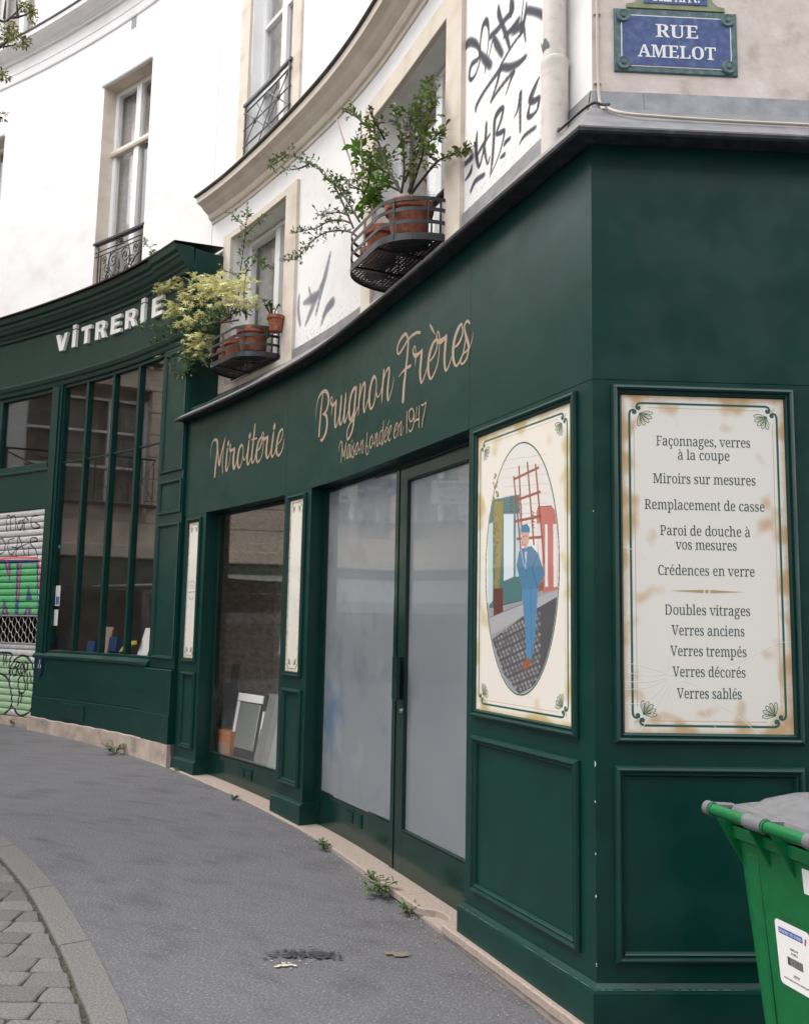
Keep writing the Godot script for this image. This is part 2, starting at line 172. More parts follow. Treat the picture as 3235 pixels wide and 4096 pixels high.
# ---------------------------------------------------------------- flat print drawn on an image
class Print:
	var im: Image
	var w: int
	var h: int
	func _init(ww: int, hh: int, col: Color) -> void:
		w = ww
		h = hh
		im = Image.create(w, h, true, Image.FORMAT_RGB8)
		im.fill(col)
	func dab(x: int, y: int, col: Color, a: float) -> void:
		if x >= 0 and y >= 0 and x < w and y < h and a > 0.003:
			im.set_pixel(x, y, im.get_pixel(x, y).lerp(col, minf(a, 1.0)))
	func poly(p: PackedVector2Array, col: Color, clip = null) -> void:
		var lo := h
		var hi := 0
		for q in p:
			lo = mini(lo, int(floor(q.y)))
			hi = maxi(hi, int(ceil(q.y)))
		for y in range(maxi(lo, 0), mini(hi, h - 1) + 1):
			var xs := []
			for i in p.size():
				var a := p[i]
				var b := p[(i + 1) % p.size()]
				if (a.y <= y + 0.5) != (b.y <= y + 0.5):
					xs.append(a.x + (y + 0.5 - a.y) / (b.y - a.y) * (b.x - a.x))
			xs.sort()
			for i in range(0, xs.size() - 1, 2):
				var x0 := int(round(xs[i]))
				var x1 := int(round(xs[i + 1]))
				if clip != null:
					var dy: float = (y - clip[1]) / clip[3]
					if absf(dy) >= 1.0:
						continue
					var half: float = clip[2] * sqrt(1.0 - dy * dy)
					x0 = maxi(x0, int(clip[0] - half))
					x1 = mini(x1, int(clip[0] + half))
				if x1 > x0:
					im.fill_rect(Rect2i(x0, y, x1 - x0, 1), col)
	func oval(cx: float, cy: float, rx: float, ry: float, col: Color) -> void:
		for y in range(maxi(0, int(cy - ry)), mini(h - 1, int(cy + ry)) + 1):
			var d := (y - cy) / ry
			if absf(d) < 1.0:
				var half := rx * sqrt(1.0 - d * d)
				im.fill_rect(Rect2i(int(cx - half), y, int(half * 2.0) + 1, 1), col)
	# a painted line; soft is the share of its width that fades out (sprayed paint)
	func line(p: Array, width: Array, col: Color, soft := 0.25, strength := 1.0) -> void:
		var box := Rect2(p[0], Vector2.ZERO)
		var most := 1.0
		for q in p:
			box = box.expand(q)
		for q in width:
			most = maxf(most, q)
		for i in p.size() - 1:
			var a: Vector2 = p[i]
			var b: Vector2 = p[i + 1]
			var wa: float = width[i]
			var wb: float = width[i + 1]
			var reach := maxf(wa, wb) * 0.5 * (1.0 + soft) + 1.0
			var d := b - a
			var l2 := maxf(d.length_squared(), 1e-6)
			for y in range(maxi(0, int(minf(a.y, b.y) - reach)), mini(h - 1, int(maxf(a.y, b.y) + reach)) + 1):
				for x in range(maxi(0, int(minf(a.x, b.x) - reach)), mini(w - 1, int(maxf(a.x, b.x) + reach)) + 1):
					var q := Vector2(x + 0.5, y + 0.5) - a
					var t := clampf(q.dot(d) / l2, 0.0, 1.0)
					if i > 0 and t <= 0.0 and i < p.size() - 1 and q.dot(d) < -wa * wa:
						continue
					var r := lerpf(wa, wb, t) * 0.5
					var far := (q - d * t).length()
					var edge := maxf(r * soft, 0.5)
					var al := clampf((r + edge * 0.5 - far) / edge, 0.0, 1.0) * strength
					if al > 0.0:
						dab(x, y, col, al)
	func speckle(col: Color, noise: FastNoiseLite, level: float, k: float, strength: float) -> void:
		for y in h:
			for x in w:
				var q := noise.get_noise_2d(x, y)
				if q > level:
					dab(x, y, col, clampf((q - level) * k, 0.0, 1.0) * strength)
	func tex() -> ImageTexture:
		im.generate_mipmaps()
		return ImageTexture.create_from_image(im)

# ---------------------------------------------------------------- the facade line
func lay_out_curve() -> void:
	var p := CORNER
	var last := deg_to_rad(KNOT_H[0])
	var k := 0
	for i in 2400:
		var s := i * STEP_S
		while s > KNOT_S[k + 1]:
			k += 1
		var hd := deg_to_rad(lerpf(KNOT_H[k], KNOT_H[k + 1], (s - KNOT_S[k]) / (KNOT_S[k + 1] - KNOT_S[k])))
		if i > 0:
			p -= Vector2(cos(hd) + cos(last), sin(hd) + sin(last)) * 0.5 * STEP_S
		last = hd
		curve_p.append(p)
		curve_h.append(hd)

func out2(s: float) -> Vector2:
	var right := Vector2(-EAST.y, EAST.x)
	if s < 0.0:
		return right
	var f := s / STEP_S
	var i := clampi(int(f), 0, curve_h.size() - 2)
	var hd := lerpf(curve_h[i], curve_h[i + 1], f - i)
	var left := Vector2(-sin(hd), cos(hd))
	if s == 0.0:
		return (left + right) / (1.0 + left.dot(right))
	return left

func at2(s: float) -> Vector2:
	if s <= 0.0:
		return CORNER + EAST * -s
	var f := s / STEP_S
	var i := clampi(int(f), 0, curve_p.size() - 2)
	return curve_p[i].lerp(curve_p[i + 1], f - i)

func fp(s: float, y: float, n := 0.0) -> Vector3:
	var q := at2(s) + out2(s) * n
	return Vector3(q.x, y, q.y)

func out3(s: float) -> Vector3:
	var q := out2(s).normalized()
	return Vector3(q.x, 0, q.y)

func along3(s: float) -> Vector3:   # to the viewer's right along the front
	var q := out3(s)
	return Vector3(q.z, 0, -q.x)

func wall_n(s: float) -> float:
	return -0.24 if s < 0.0 else -clampf(0.14 + 0.03 * s, 0.14, 0.30)

func ground_y(x: float, z: float) -> float:
	return 0.135 - 0.0113 * (x - 0.712) - 0.037 * (z + 3.463)

func stations(s0: float, s1: float, step := 0.15) -> Array:
	var a := []
	var k := maxi(1, int(ceil(absf(s1 - s0) / step)))
	for i in k + 1:
		a.append(lerpf(s0, s1, float(i) / k))
	if s0 * s1 < 0.0:
		a.append(0.0)
		a.sort()
		var b := [a[0]]
		for q in a:
			if absf(q - b[-1]) > 1e-5:
				b.append(q)
		return b
	return a

# sweeps an outline of (y, n) along the front; wall = true measures n from the set-back upper wall
func sweep(m: Shape, ss: Array, prof: Array, wall := false, capped := true, uvbox = null) -> void:
	for i in ss.size() - 1:
		var s0: float = ss[i]
		var s1: float = ss[i + 1]
		var w0 := wall_n(s0) if wall else 0.0
		var w1 := wall_n(s1) if wall else 0.0
		var o0 := out3(s0)
		var o1 := out3(s1)
		if s0 == 0.0:
			o0 = out3(s0 + (0.001 if s1 > 0.0 else -0.001))
		if s1 == 0.0:
			o1 = out3(s1 + (0.001 if s0 > 0.0 else -0.001))
		for j in prof.size() - 1:
			var a: Vector2 = prof[j]
			var b: Vector2 = prof[j + 1]
			var d := b - a
			if d.length_squared() < 1e-12:
				continue
			d = d.normalized()
			var n0 := (o0 * d.x - Vector3.UP * d.y).normalized()
			var n1 := (o1 * d.x - Vector3.UP * d.y).normalized()
			var u := [Vector2.ZERO, Vector2.ZERO, Vector2.ZERO, Vector2.ZERO]
			if uvbox != null:
				var ua: float = (uvbox[0] - s0) / (uvbox[0] - uvbox[1])
				var ub: float = (uvbox[0] - s1) / (uvbox[0] - uvbox[1])
				var va: float = (uvbox[2] - a.x) / (uvbox[2] - uvbox[3])
				var vb: float = (uvbox[2] - b.x) / (uvbox[2] - uvbox[3])
				u = [Vector2(ua, va), Vector2(ub, va), Vector2(ub, vb), Vector2(ua, vb)]
			m.quadn(fp(s0, a.x, a.y + w0), fp(s1, a.x, a.y + w1), fp(s1, b.x, b.y + w1), fp(s0, b.x, b.y + w0), n0, n1, n1, n0, u[0], u[1], u[2], u[3])
	if capped:
		for s in [ss[0], ss[-1]]:
			var w := wall_n(s) if wall else 0.0
			var pts := PackedVector2Array(prof)
			var idx := Geometry2D.triangulate_polygon(pts)
			for k in range(0, idx.size(), 3):
				m.flat3(fp(s, pts[idx[k]].x, pts[idx[k]].y + w), fp(s, pts[idx[k + 1]].x, pts[idx[k + 1]].y + w), fp(s, pts[idx[k + 2]].x, pts[idx[k + 2]].y + w))

# a box that follows the front, edges slightly chamfered
func fbox(m: Shape, s0: float, s1: float, y0: float, y1: float, n0: float, n1: float, wall := false, bevel := 0.003, step := 0.15, uvbox = null) -> void:
	var b := minf(bevel, minf(absf(n1 - n0), y1 - y0) * 0.3)
	var prof := [Vector2(y0, n0), Vector2(y0, n1 - b), Vector2(y0 + b, n1), Vector2(y1 - b, n1), Vector2(y1, n1 - b), Vector2(y1, n0), Vector2(y0, n0)]
	sweep(m, stations(s0, s1, step), prof, wall, false, uvbox)
	for s in [s0, s1]:
		if s == 0.0:
			continue
		var w := wall_n(s) if wall else 0.0
		var p := []
		for q in prof:
			p.append(fp(s, q.x, q.y + w))
		m.quad(p[0], p[1], p[4], p[5])
		m.quad(p[1], p[2], p[3], p[4])

# a mitred rectangular moulding on the front: prof is a list of (inset from the outer edge, n)
func ring(m: Shape, s0: float, s1: float, y0: float, y1: float, prof: Array, wall := false, step := 0.3) -> void:
	for j in prof.size() - 1:
		var a: Vector2 = prof[j]
		var b: Vector2 = prof[j + 1]
		var k := maxi(1, int(ceil(absf(s1 - s0) / step)))
		for top in [0, 1]:
			var ya := y1 - a.x if top else y0 + a.x
			var yb := y1 - b.x if top else y0 + b.x
			for i in k:
				var f0 := float(i) / k
				var f1 := float(i + 1) / k
				var sa0 := lerpf(s0 + a.x, s1 - a.x, f0)
				var sa1 := lerpf(s0 + a.x, s1 - a.x, f1)
				var sb0 := lerpf(s0 + b.x, s1 - b.x, f0)
				var sb1 := lerpf(s0 + b.x, s1 - b.x, f1)
				m.quad(fq(sa0, ya, a.y, wall), fq(sa1, ya, a.y, wall), fq(sb1, yb, b.y, wall), fq(sb0, yb, b.y, wall))
		for side in [0, 1]:
			var sa := s1 - a.x if side else s0 + a.x
			var sb := s1 - b.x if side else s0 + b.x
			m.quad(fq(sa, y0 + a.x, a.y, wall), fq(sa, y1 - a.x, a.y, wall), fq(sb, y1 - b.x, b.y, wall), fq(sb, y0 + b.x, b.y, wall))

func fq(s: float, y: float, n: float, wall: bool) -> Vector3:
	return fp(s, y, n + (wall_n(s) if wall else 0.0))

# a wall sheet with rectangular openings [s0, s1, y0, y1]
func sheet(m: Shape, s0: float, s1: float, y0: float, y1: float, holes: Array, n := 0.0, wall := true, uvbox = null) -> void:
	var sx := [s0, s1]
	var yx := [y0, y1]
	for q in holes:
		for e in [q[0], q[1]]:
			if e > s0 and e < s1:
				sx.append(e)
		for e in [q[2], q[3]]:
			if e > y0 and e < y1:
				yx.append(e)
	sx.sort()
	yx.sort()
	for i in sx.size() - 1:
		for j in yx.size() - 1:
			var cs: float = (sx[i] + sx[i + 1]) * 0.5
			var cy: float = (yx[j] + yx[j + 1]) * 0.5
			var open: bool = sx[i + 1] - sx[i] < 1e-5 or yx[j + 1] - yx[j] < 1e-5
			for q in holes:
				if cs > q[0] and cs < q[1] and cy > q[2] and cy < q[3]:
					open = true
			if not open:
				sweep(m, stations(sx[i], sx[i + 1]), [Vector2(yx[j], n), Vector2(yx[j + 1], n)], wall, false, uvbox)

# the four inner faces of an opening from depth d0 to d1
func reveal(m: Shape, q: Array, d0: float, d1: float, wall := true) -> void:
	for s in [q[0], q[1]]:
		m.quad(fq(s, q[2], d0, wall), fq(s, q[3], d0, wall), fq(s, q[3], d1, wall), fq(s, q[2], d1, wall))
	for y in [q[2], q[3]]:
		var ss := stations(q[0], q[1])
		for i in ss.size() - 1:
			m.quad(fq(ss[i], y, d0, wall), fq(ss[i + 1], y, d0, wall), fq(ss[i + 1], y, d1, wall), fq(ss[i], y, d1, wall))

# ---------------------------------------------------------------- smooth strokes
func spline(p: Array, per := 6) -> Array:
	var o := []
	for i in p.size() - 1:
		var a: Vector3 = p[maxi(i - 1, 0)]
		var b: Vector3 = p[i]
		var c: Vector3 = p[i + 1]
		var d: Vector3 = p[mini(i + 2, p.size() - 1)]
		for k in per:
			var t := float(k) / per
			o.append(0.5 * ((2.0 * b) + (c - a) * t + (2.0 * a - 5.0 * b + 4.0 * c - d) * t * t + (3.0 * b - a - 3.0 * c + d) * t * t * t))
	o.append(p[-1])
	return o

func stroke_points(a: Array, per := 6) -> Array:   # flat [s, y, w, ...] in mm to smoothed Vector3(s, y, w) in m
	var p := []
	for i in range(0, a.size(), 3):
		p.append(Vector3(a[i], a[i + 1], a[i + 2]) * 0.001)
	return spline(p, per)

# brush lettering painted on the front
func lettering(m: Shape, strokes: Array, n0: float, weight := 1.0) -> void:
	var layer := 0
	for st in strokes:
		var p := stroke_points(st)
		for i in p.size():
			p[i].z *= weight
		var base := n0 + layer * 0.0001
		layer += 1
		var last := []
		for i in p.size():
			var t: Vector3 = p[mini(i + 1, p.size() - 1)] - p[maxi(i - 1, 0)]
			var d := Vector2(t.x, t.y).normalized()
			var off := Vector2(-d.y, d.x) * maxf(p[i].z, 0.002) * 0.5
			var n := base + 0.0002 * i / p.size()
			var pair := [fp(p[i].x + off.x, p[i].y + off.y, n), fp(p[i].x - off.x, p[i].y - off.y, n)]
			var o := out3(p[i].x)
			if i > 0:
				m.quadn(last[0], pair[0], pair[1], last[1], o, o, o, o)
			if i == 0 or i == p.size() - 1:
				var turn := -1.0 if i == 0 else 1.0
				var tip: Vector2 = Vector2(p[i].x, p[i].y) + d * p[i].z * 0.5 * turn
				var s1: Vector2 = Vector2(p[i].x, p[i].y) + (off + d * p[i].z * 0.5 * turn) * 0.72
				var s2: Vector2 = Vector2(p[i].x, p[i].y) + (-off + d * p[i].z * 0.5 * turn) * 0.72
				var q := [pair[0], fp(s1.x, s1.y, n), fp(tip.x, tip.y, n), fp(s2.x, s2.y, n), pair[1]]
				for k in range(1, 4):
					m.tri(q[0], q[k], q[k + 1], o, o, o)
			last = pair

# ---------------------------------------------------------------- nodes
func numbered(called: String) -> String:
	var k: int = used_names.get(called, 0)
	used_names[called] = k + 1
	return called if k == 0 else "%s_%03d" % [called, k]

func thing(called: String, label: String, category: String, where := Vector3.ZERO, group := "", kind := "") -> Node3D:
	var o := Node3D.new()
	o.name = numbered(called)
	add_child(o)
	o.position = where
	if label:
		o.set_meta("label", label)
	if category:
		o.set_meta("category", category)
	if group:
		o.set_meta("group", group)
	if kind:
		o.set_meta("kind", kind)
	return o

# one mesh given in world positions, as a part of a thing (or of a part)
func part(parent: Node3D, called: String, m: Shape, material: Material, label := "", kind := "") -> MeshInstance3D:
	var o := MeshInstance3D.new()
	o.name = called
	o.mesh = m.mesh()
	o.material_override = material
	parent.add_child(o, true)
	if parent.get_parent() == self:
		o.position = -parent.position
	if label:
		o.set_meta("label", label)
	if kind:
		o.set_meta("kind", kind)
	return o

func single(called: String, m: Shape, material: Material, label: String, category: String, group := "", kind := "") -> MeshInstance3D:
	var o := MeshInstance3D.new()
	o.name = numbered(called)
	o.mesh = m.mesh()
	o.material_override = material
	add_child(o)
	if label:
		o.set_meta("label", label)
	if category:
		o.set_meta("category", category)
	if group:
		o.set_meta("group", group)
	if kind:
		o.set_meta("kind", kind)
	return o

func setting(called: String, m: Shape, material: Material) -> MeshInstance3D:
	return single(called, m, material, "", "", "", "structure")

# flat letters: text whose middle-left starts at x.origin, sized to a given width and cap height
func letters(parent: Node3D, called: String, text: String, x: Transform3D, width: float, cap: float, material: Material, serif := true, bold := false, depth := 0.0008) -> MeshInstance3D:
	var f := SystemFont.new()
	f.font_names = PackedStringArray(["Droid Serif" if serif else "Droid Sans"])
	f.font_weight = 700 if bold else 400
	var t := TextMesh.new()
	t.text = text
	t.font = f
	t.font_size = 64
	t.pixel_size = 0.01
	t.depth = 0.01
	t.curve_step = 1.0
	t.horizontal_alignment = HORIZONTAL_ALIGNMENT_LEFT
	t.vertical_alignment = VERTICAL_ALIGNMENT_BOTTOM
	var o := MeshInstance3D.new()
	o.name = called
	o.mesh = t
	o.material_override = material
	parent.add_child(o, true)
	var box := t.get_aabb()
	var th := TextMesh.new()
	th.text = "E"
	th.font = f
	th.font_size = 64
	th.pixel_size = 0.01
	th.depth = 0.01
	th.vertical_alignment = VERTICAL_ALIGNMENT_BOTTOM
	var hb := th.get_aabb()
	var k := Vector3(width / box.size.x, cap / hb.size.y, depth / 0.01)
	var b := Basis(x.basis.x * k.x, x.basis.y * k.y, x.basis.z * k.z)
	var origin := x.origin - x.basis.x * box.position.x * k.x - x.basis.y * hb.position.y * k.y
	if parent.get_parent() == self:
		origin -= parent.position
	o.transform = Transform3D(b, origin)
	return o

func face(s: float, y: float, n: float, wall := false) -> Transform3D:   # x to the viewer's right, z out of the front
	return Transform3D(Basis(along3(s), Vector3.UP, out3(s)), fq(s, y, n, wall))

# ---------------------------------------------------------------- materials
func lin(r: float, g: float, b: float) -> Color:
	return Color(r, g, b).linear_to_srgb()

func noise(seed_: int, freq: float, octaves := 4, kind := FastNoiseLite.TYPE_SIMPLEX_SMOOTH) -> FastNoiseLite:
	var f := FastNoiseLite.new()
	f.seed = seed_
	f.frequency = freq
	f.noise_type = kind
	f.fractal_octaves = octaves
	f.fractal_gain = 0.55
	return f

func noise_tex(f: FastNoiseLite, stops = null, size := 512) -> NoiseTexture2D:
	var t := NoiseTexture2D.new()
	t.width = size
	t.height = size
	t.seamless = true
	t.noise = f
	t.generate_mipmaps = true
	if stops != null:
		var g := Gradient.new()
		var off := PackedFloat32Array()
		var col := PackedColorArray()
		for q in stops:
			off.append(q[0])
			col.append(q[1])
		g.offsets = off
		g.colors = col
		t.color_ramp = g
	return t

# colours are real-world (linear) base colours; stops: grain and patches that run through the material itself
func mat(called: String, col: Color, rough: float, o := {}) -> StandardMaterial3D:
	var m := StandardMaterial3D.new()
	m.resource_name = called
	m.roughness = rough
	m.albedo_color = col
	m.metallic = o.get("metal", 0.0)
	m.metallic_specular = o.get("spec", 0.5)
	if o.has("stops"):
		m.albedo_color = Color.WHITE
		m.albedo_texture = noise_tex(noise(o.get("seed", 1), o.get("freq", 0.01), o.get("oct", 5)), o.stops)
	if o.has("tex"):
		m.albedo_color = Color.WHITE
		m.albedo_texture = o.tex
	if not o.has("tex"):
		m.uv1_triplanar = true
		m.uv1_world_triplanar = true
		m.uv1_scale = Vector3.ONE * o.get("scale", 1.0)
	if o.has("bump"):
		m.heightmap_enabled = true
		m.heightmap_texture = noise_tex(noise(o.get("seed", 1) + 7, o.get("bump_freq", 0.03), o.get("bump_oct", 4)))
		m.heightmap_scale = o.bump
	if o.has("rough_range"):
		m.roughness = 1.0
		var r: Array = o.rough_range
		m.roughness_texture = noise_tex(noise(o.get("seed", 1) + 3, o.get("rough_freq", 0.012), 4), [[0.3, Color(r[0], r[0], r[0])], [0.7, Color(r[1], r[1], r[1])]])
	if o.has("coat"):
		m.clearcoat_enabled = true
		m.clearcoat = o.coat
		m.clearcoat_roughness = o.get("coat_rough", 0.05)
	if o.get("tinted", false):
		m.vertex_color_use_as_albedo = true
	if o.has("back"):
		m.backlight_enabled = true
		m.backlight = o.back
	mats[called] = m
	return m

func pane_mat(called: String, col: Color, alpha: float, rough := 0.0) -> StandardMaterial3D:
	var m := StandardMaterial3D.new()
	m.resource_name = called
	m.albedo_color = Color(col, alpha)
	m.roughness = rough
	m.transparency = BaseMaterial3D.TRANSPARENCY_ALPHA
	m.metallic_specular = 0.5
	mats[called] = m
	return m

func _ready() -> void:
	rng.seed = 1947
	var cam := Camera3D.new()
	cam.name = "camera"
	cam.position = Vector3(0, 1.6, 0)
	cam.rotation = Vector3(deg_to_rad(7.1), 0, deg_to_rad(1.06))
	cam.fov = rad_to_deg(2.0 * atan(2048.0 / 3700.0))
	cam.near = 0.05
	cam.far = 400.0
	add_child(cam)
	cam.current = true

	var env := Environment.new()
	var sky_mat := ProceduralSkyMaterial.new()
	sky_mat.sky_top_color = Color(0.925, 0.935, 0.95)
	sky_mat.sky_horizon_color = Color(0.795, 0.803, 0.815)
	sky_mat.sky_curve = 0.4
	sky_mat.sky_energy_multiplier = 1.0
	sky_mat.ground_bottom_color = Color(0.35, 0.35, 0.36)
	sky_mat.ground_horizon_color = Color(0.7, 0.7, 0.7)
	sky_mat.sun_angle_max = 1.0
	var sky := Sky.new()
	sky.sky_material = sky_mat
	env.background_mode = Environment.BG_SKY
	env.sky = sky
	env.background_energy_multiplier = 1.0
	env.tonemap_mode = Environment.TONE_MAPPER_LINEAR
	env.tonemap_exposure = 4.0
	env.sdfgi_enabled = true
	env.ssao_enabled = true
	env.ssil_enabled = true
	var we := WorldEnvironment.new()
	we.name = "world_environment"
	we.environment = env
	add_child(we)

	var sun := DirectionalLight3D.new()
	sun.name = "sun"
	sun.light_energy = 0.27
	sun.light_color = Color(1.0, 0.97, 0.93)
	sun.light_angular_distance = 30.0
	sun.shadow_enabled = true
	add_child(sun)
	sun.look_at_from_position(Vector3(-8, 13, -1.0), Vector3.ZERO, Vector3.UP)

	lay_out_curve()
	make_materials()
	build_ground()
	build_main_shop()
	build_left_shop()
	build_upper_walls()
	build_street_signs()
	build_sign_boards()
	build_planters()
	build_bin()
	build_interiors()
	build_across()
	build_tree()
	build_small_things()

func make_materials() -> void:
	mat("green_paint", Color(), 0.42, {"stops": [[0.2, lin(0.0012, 0.0275, 0.0222)], [0.55, lin(0.0016, 0.0320, 0.0258)], [0.85, lin(0.0024, 0.0375, 0.0305)]], "freq": 0.012, "scale": 0.5, "seed": 3, "spec": 0.44, "rough_range": [0.30, 0.42], "bump": 0.012, "bump_freq": 0.05})
	mat("green_enamel", Color(), 0.16, {"stops": [[0.2, lin(0.004, 0.022, 0.017)], [0.8, lin(0.006, 0.028, 0.022)]], "scale": 0.5, "seed": 8, "rough_range": [0.10, 0.22]})
	mat("green_seal", lin(0.004, 0.016, 0.013), 0.5)
	mat("gold_paint", Color(), 0.6, {"stops": [[0.2, lin(0.345, 0.25, 0.175)], [0.8, lin(0.39, 0.29, 0.21)]], "scale": 1.0, "seed": 11})
	mat("plaster_white", Color(), 0.92, {"stops": [[0.1, lin(0.69, 0.67, 0.665)], [0.35, lin(0.76, 0.745, 0.742)], [0.6, lin(0.795, 0.782, 0.78)], [0.9, lin(0.815, 0.805, 0.803)]], "freq": 0.008, "scale": 0.45, "seed": 21, "bump": 0.10, "bump_freq": 0.06})
	mat("plaster_cream", Color(), 0.9, {"stops": [[0.1, lin(0.50, 0.42, 0.34)], [0.5, lin(0.62, 0.55, 0.47)], [0.9, lin(0.68, 0.61, 0.53)]], "freq": 0.01, "scale": 0.6, "seed": 25, "bump": 0.06})
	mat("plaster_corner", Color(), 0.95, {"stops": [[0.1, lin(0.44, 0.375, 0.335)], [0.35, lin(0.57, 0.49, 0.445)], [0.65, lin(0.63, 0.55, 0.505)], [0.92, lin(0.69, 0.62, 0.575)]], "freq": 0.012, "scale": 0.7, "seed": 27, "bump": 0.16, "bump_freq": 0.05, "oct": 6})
	mat("zinc", Color(), 0.5, {"stops": [[0.2, lin(0.15, 0.15, 0.162)], [0.6, lin(0.20, 0.20, 0.213)], [0.9, lin(0.25, 0.25, 0.262)]], "freq": 0.012, "scale": 1.2, "seed": 31, "metal": 0.25, "bump": 0.03})
	mat("slate_lip", Color(), 0.7, {"stops": [[0.2, lin(0.035, 0.033, 0.032)], [0.8, lin(0.09, 0.085, 0.08)]], "scale": 1.2, "seed": 33})
	mat("drip_metal", Color(), 0.5, {"stops": [[0.2, lin(0.022, 0.022, 0.025)], [0.7, lin(0.045, 0.045, 0.05)], [0.92, lin(0.09, 0.088, 0.088)]], "scale": 2.0, "seed": 35, "metal": 0.2})
	mat("black_iron", Color(), 0.42, {"stops": [[0.2, lin(0.012, 0.013, 0.016)], [0.8, lin(0.026, 0.028, 0.033)]], "scale": 3.0, "seed": 37})
	mat("grey_iron", Color(), 0.5, {"stops": [[0.2, lin(0.06, 0.065, 0.075)], [0.8, lin(0.11, 0.115, 0.125)]], "scale": 3.0, "seed": 39})
	mat("terracotta", Color(), 0.85, {"stops": [[0.1, lin(0.16, 0.055, 0.032)], [0.45, lin(0.27, 0.085, 0.045)], [0.7, lin(0.32, 0.115, 0.07)], [0.93, lin(0.42, 0.27, 0.22)]], "freq": 0.02, "scale": 2.2, "seed": 41, "bump": 0.03})
	mat("soil", lin(0.03, 0.02, 0.014), 1.0)
	mat("asphalt", Color(), 0.85, {"stops": [[0.22, lin(0.080, 0.081, 0.091)], [0.42, lin(0.096, 0.097, 0.109)], [0.58, lin(0.108, 0.109, 0.122)], [0.72, lin(0.127, 0.128, 0.140)], [0.88, lin(0.23, 0.225, 0.225)]], "freq": 0.10, "scale": 1.1, "seed": 43, "bump": 0.25, "bump_freq": 0.12, "oct": 6, "tinted": true})
	mat("granite_kerb", Color(), 0.85, {"stops": [[0.15, lin(0.11, 0.11, 0.112)], [0.5, lin(0.17, 0.168, 0.168)], [0.9, lin(0.25, 0.245, 0.24)]], "freq": 0.09, "scale": 1.5, "seed": 45, "bump": 0.12, "bump_freq": 0.12, "oct": 5, "tinted": true})
	mat("joint_dirt", Color(), 1.0, {"stops": [[0.2, lin(0.022, 0.020, 0.018)], [0.5, lin(0.055, 0.044, 0.037)], [0.62, lin(0.048, 0.050, 0.028)], [0.85, lin(0.125, 0.095, 0.08)]], "freq": 0.03, "scale": 2.0, "seed": 47, "bump": 0.5, "bump_freq": 0.08})
	mat("step_stone", Color(), 0.8, {"stops": [[0.15, lin(0.25, 0.205, 0.18)], [0.5, lin(0.305, 0.25, 0.222)], [0.85, lin(0.35, 0.295, 0.265)]], "freq": 0.05, "scale": 1.6, "seed": 49, "bump": 0.06})
	mat("base_stone", Color(), 0.9, {"stops": [[0.08, lin(0.17, 0.16, 0.165)], [0.3, lin(0.33, 0.265, 0.225)], [0.6, lin(0.42, 0.34, 0.29)], [0.9, lin(0.48, 0.41, 0.36)]], "freq": 0.012, "scale": 0.8, "seed": 51, "bump": 0.15, "oct": 6})
	mat("white_frame", Color(), 0.35, {"stops": [[0.2, lin(0.76, 0.76, 0.76)], [0.8, lin(0.82, 0.82, 0.82)]], "scale": 1.0, "seed": 53})
	mat("white_letter", lin(0.80, 0.79, 0.76), 0.5)
	mat("curtain", Color(), 0.95, {"stops": [[0.2, lin(0.36, 0.34, 0.32)], [0.8, lin(0.50, 0.48, 0.46)]], "freq": 0.02, "scale": 1.0, "seed": 55})
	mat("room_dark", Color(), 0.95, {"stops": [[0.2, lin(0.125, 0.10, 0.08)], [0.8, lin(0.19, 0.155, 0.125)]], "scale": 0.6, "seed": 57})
	mat("room_wall", Color(), 0.95, {"stops": [[0.2, lin(0.16, 0.14, 0.12)], [0.8, lin(0.26, 0.23, 0.20)]], "scale": 0.6, "seed": 59})
	mat("rubble_wall", Color(), 1.0, {"stops": [[0.1, lin(0.20, 0.165, 0.135)], [0.45, lin(0.36, 0.30, 0.25)], [0.75, lin(0.47, 0.40, 0.34)], [0.95, lin(0.56, 0.49, 0.43)]], "freq": 0.03, "scale": 1.0, "seed": 61, "bump": 1.2, "bump_freq": 0.05, "oct": 6})
	pane_mat("glass", Color(1, 1, 1), 0.0)
	pane_mat("glass_green", Color(0.03, 0.07, 0.055), 0.55)
	mat("frosted", Color(), 0.3, {"stops": [[0.2, lin(0.175, 0.196, 0.218)], [0.6, lin(0.19, 0.211, 0.233)], [0.9, lin(0.21, 0.231, 0.253)]], "freq": 0.005, "scale": 0.5, "seed": 63, "coat": 1.0, "coat_rough": 0.015})
	var film := Print.new(256, 480, lin(0.195, 0.218, 0.242))
	film.speckle(lin(0.25, 0.265, 0.28), noise(601, 0.008, 3), 0.0, 1.6, 0.6)
	film.speckle(lin(0.14, 0.165, 0.19), noise(602, 0.012, 3), 0.1, 2.0, 0.6)
	var bag := noise(603, 0.02, 3)
	for y in range(290, 430):
		for x in 120:
			var q := Vector2((x - 30) / 60.0, (y - 362) / 55.0)
			var a := 1.0 - q.length() + bag.get_noise_2d(x, y) * 0.7
			film.dab(x, y, lin(0.085, 0.15, 0.25), clampf(a, 0.0, 0.7))
	mat("frosted_film", Color(), 0.3, {"tex": film.tex(), "coat": 1.0, "coat_rough": 0.015})
	mats.frosted_film.texture_repeat = false
	mat("shutter_steel", lin(0.5, 0.5, 0.5), 0.45, {"metal": 0.3})
	mat("grille_steel", Color(), 0.4, {"stops": [[0.2, lin(0.30, 0.30, 0.30)], [0.8, lin(0.46, 0.46, 0.45)]], "scale": 3.0, "seed": 65, "metal": 0.6})
	mat("bark", Color(), 0.95, {"stops": [[0.2, lin(0.03, 0.024, 0.02)], [0.8, lin(0.085, 0.07, 0.06)]], "freq": 0.04, "scale": 4.0, "seed": 67, "bump": 0.3})
	mat("twig", Color(), 0.8, {"stops": [[0.2, lin(0.035, 0.022, 0.02)], [0.8, lin(0.075, 0.05, 0.042)]], "scale": 4.0, "seed": 69})
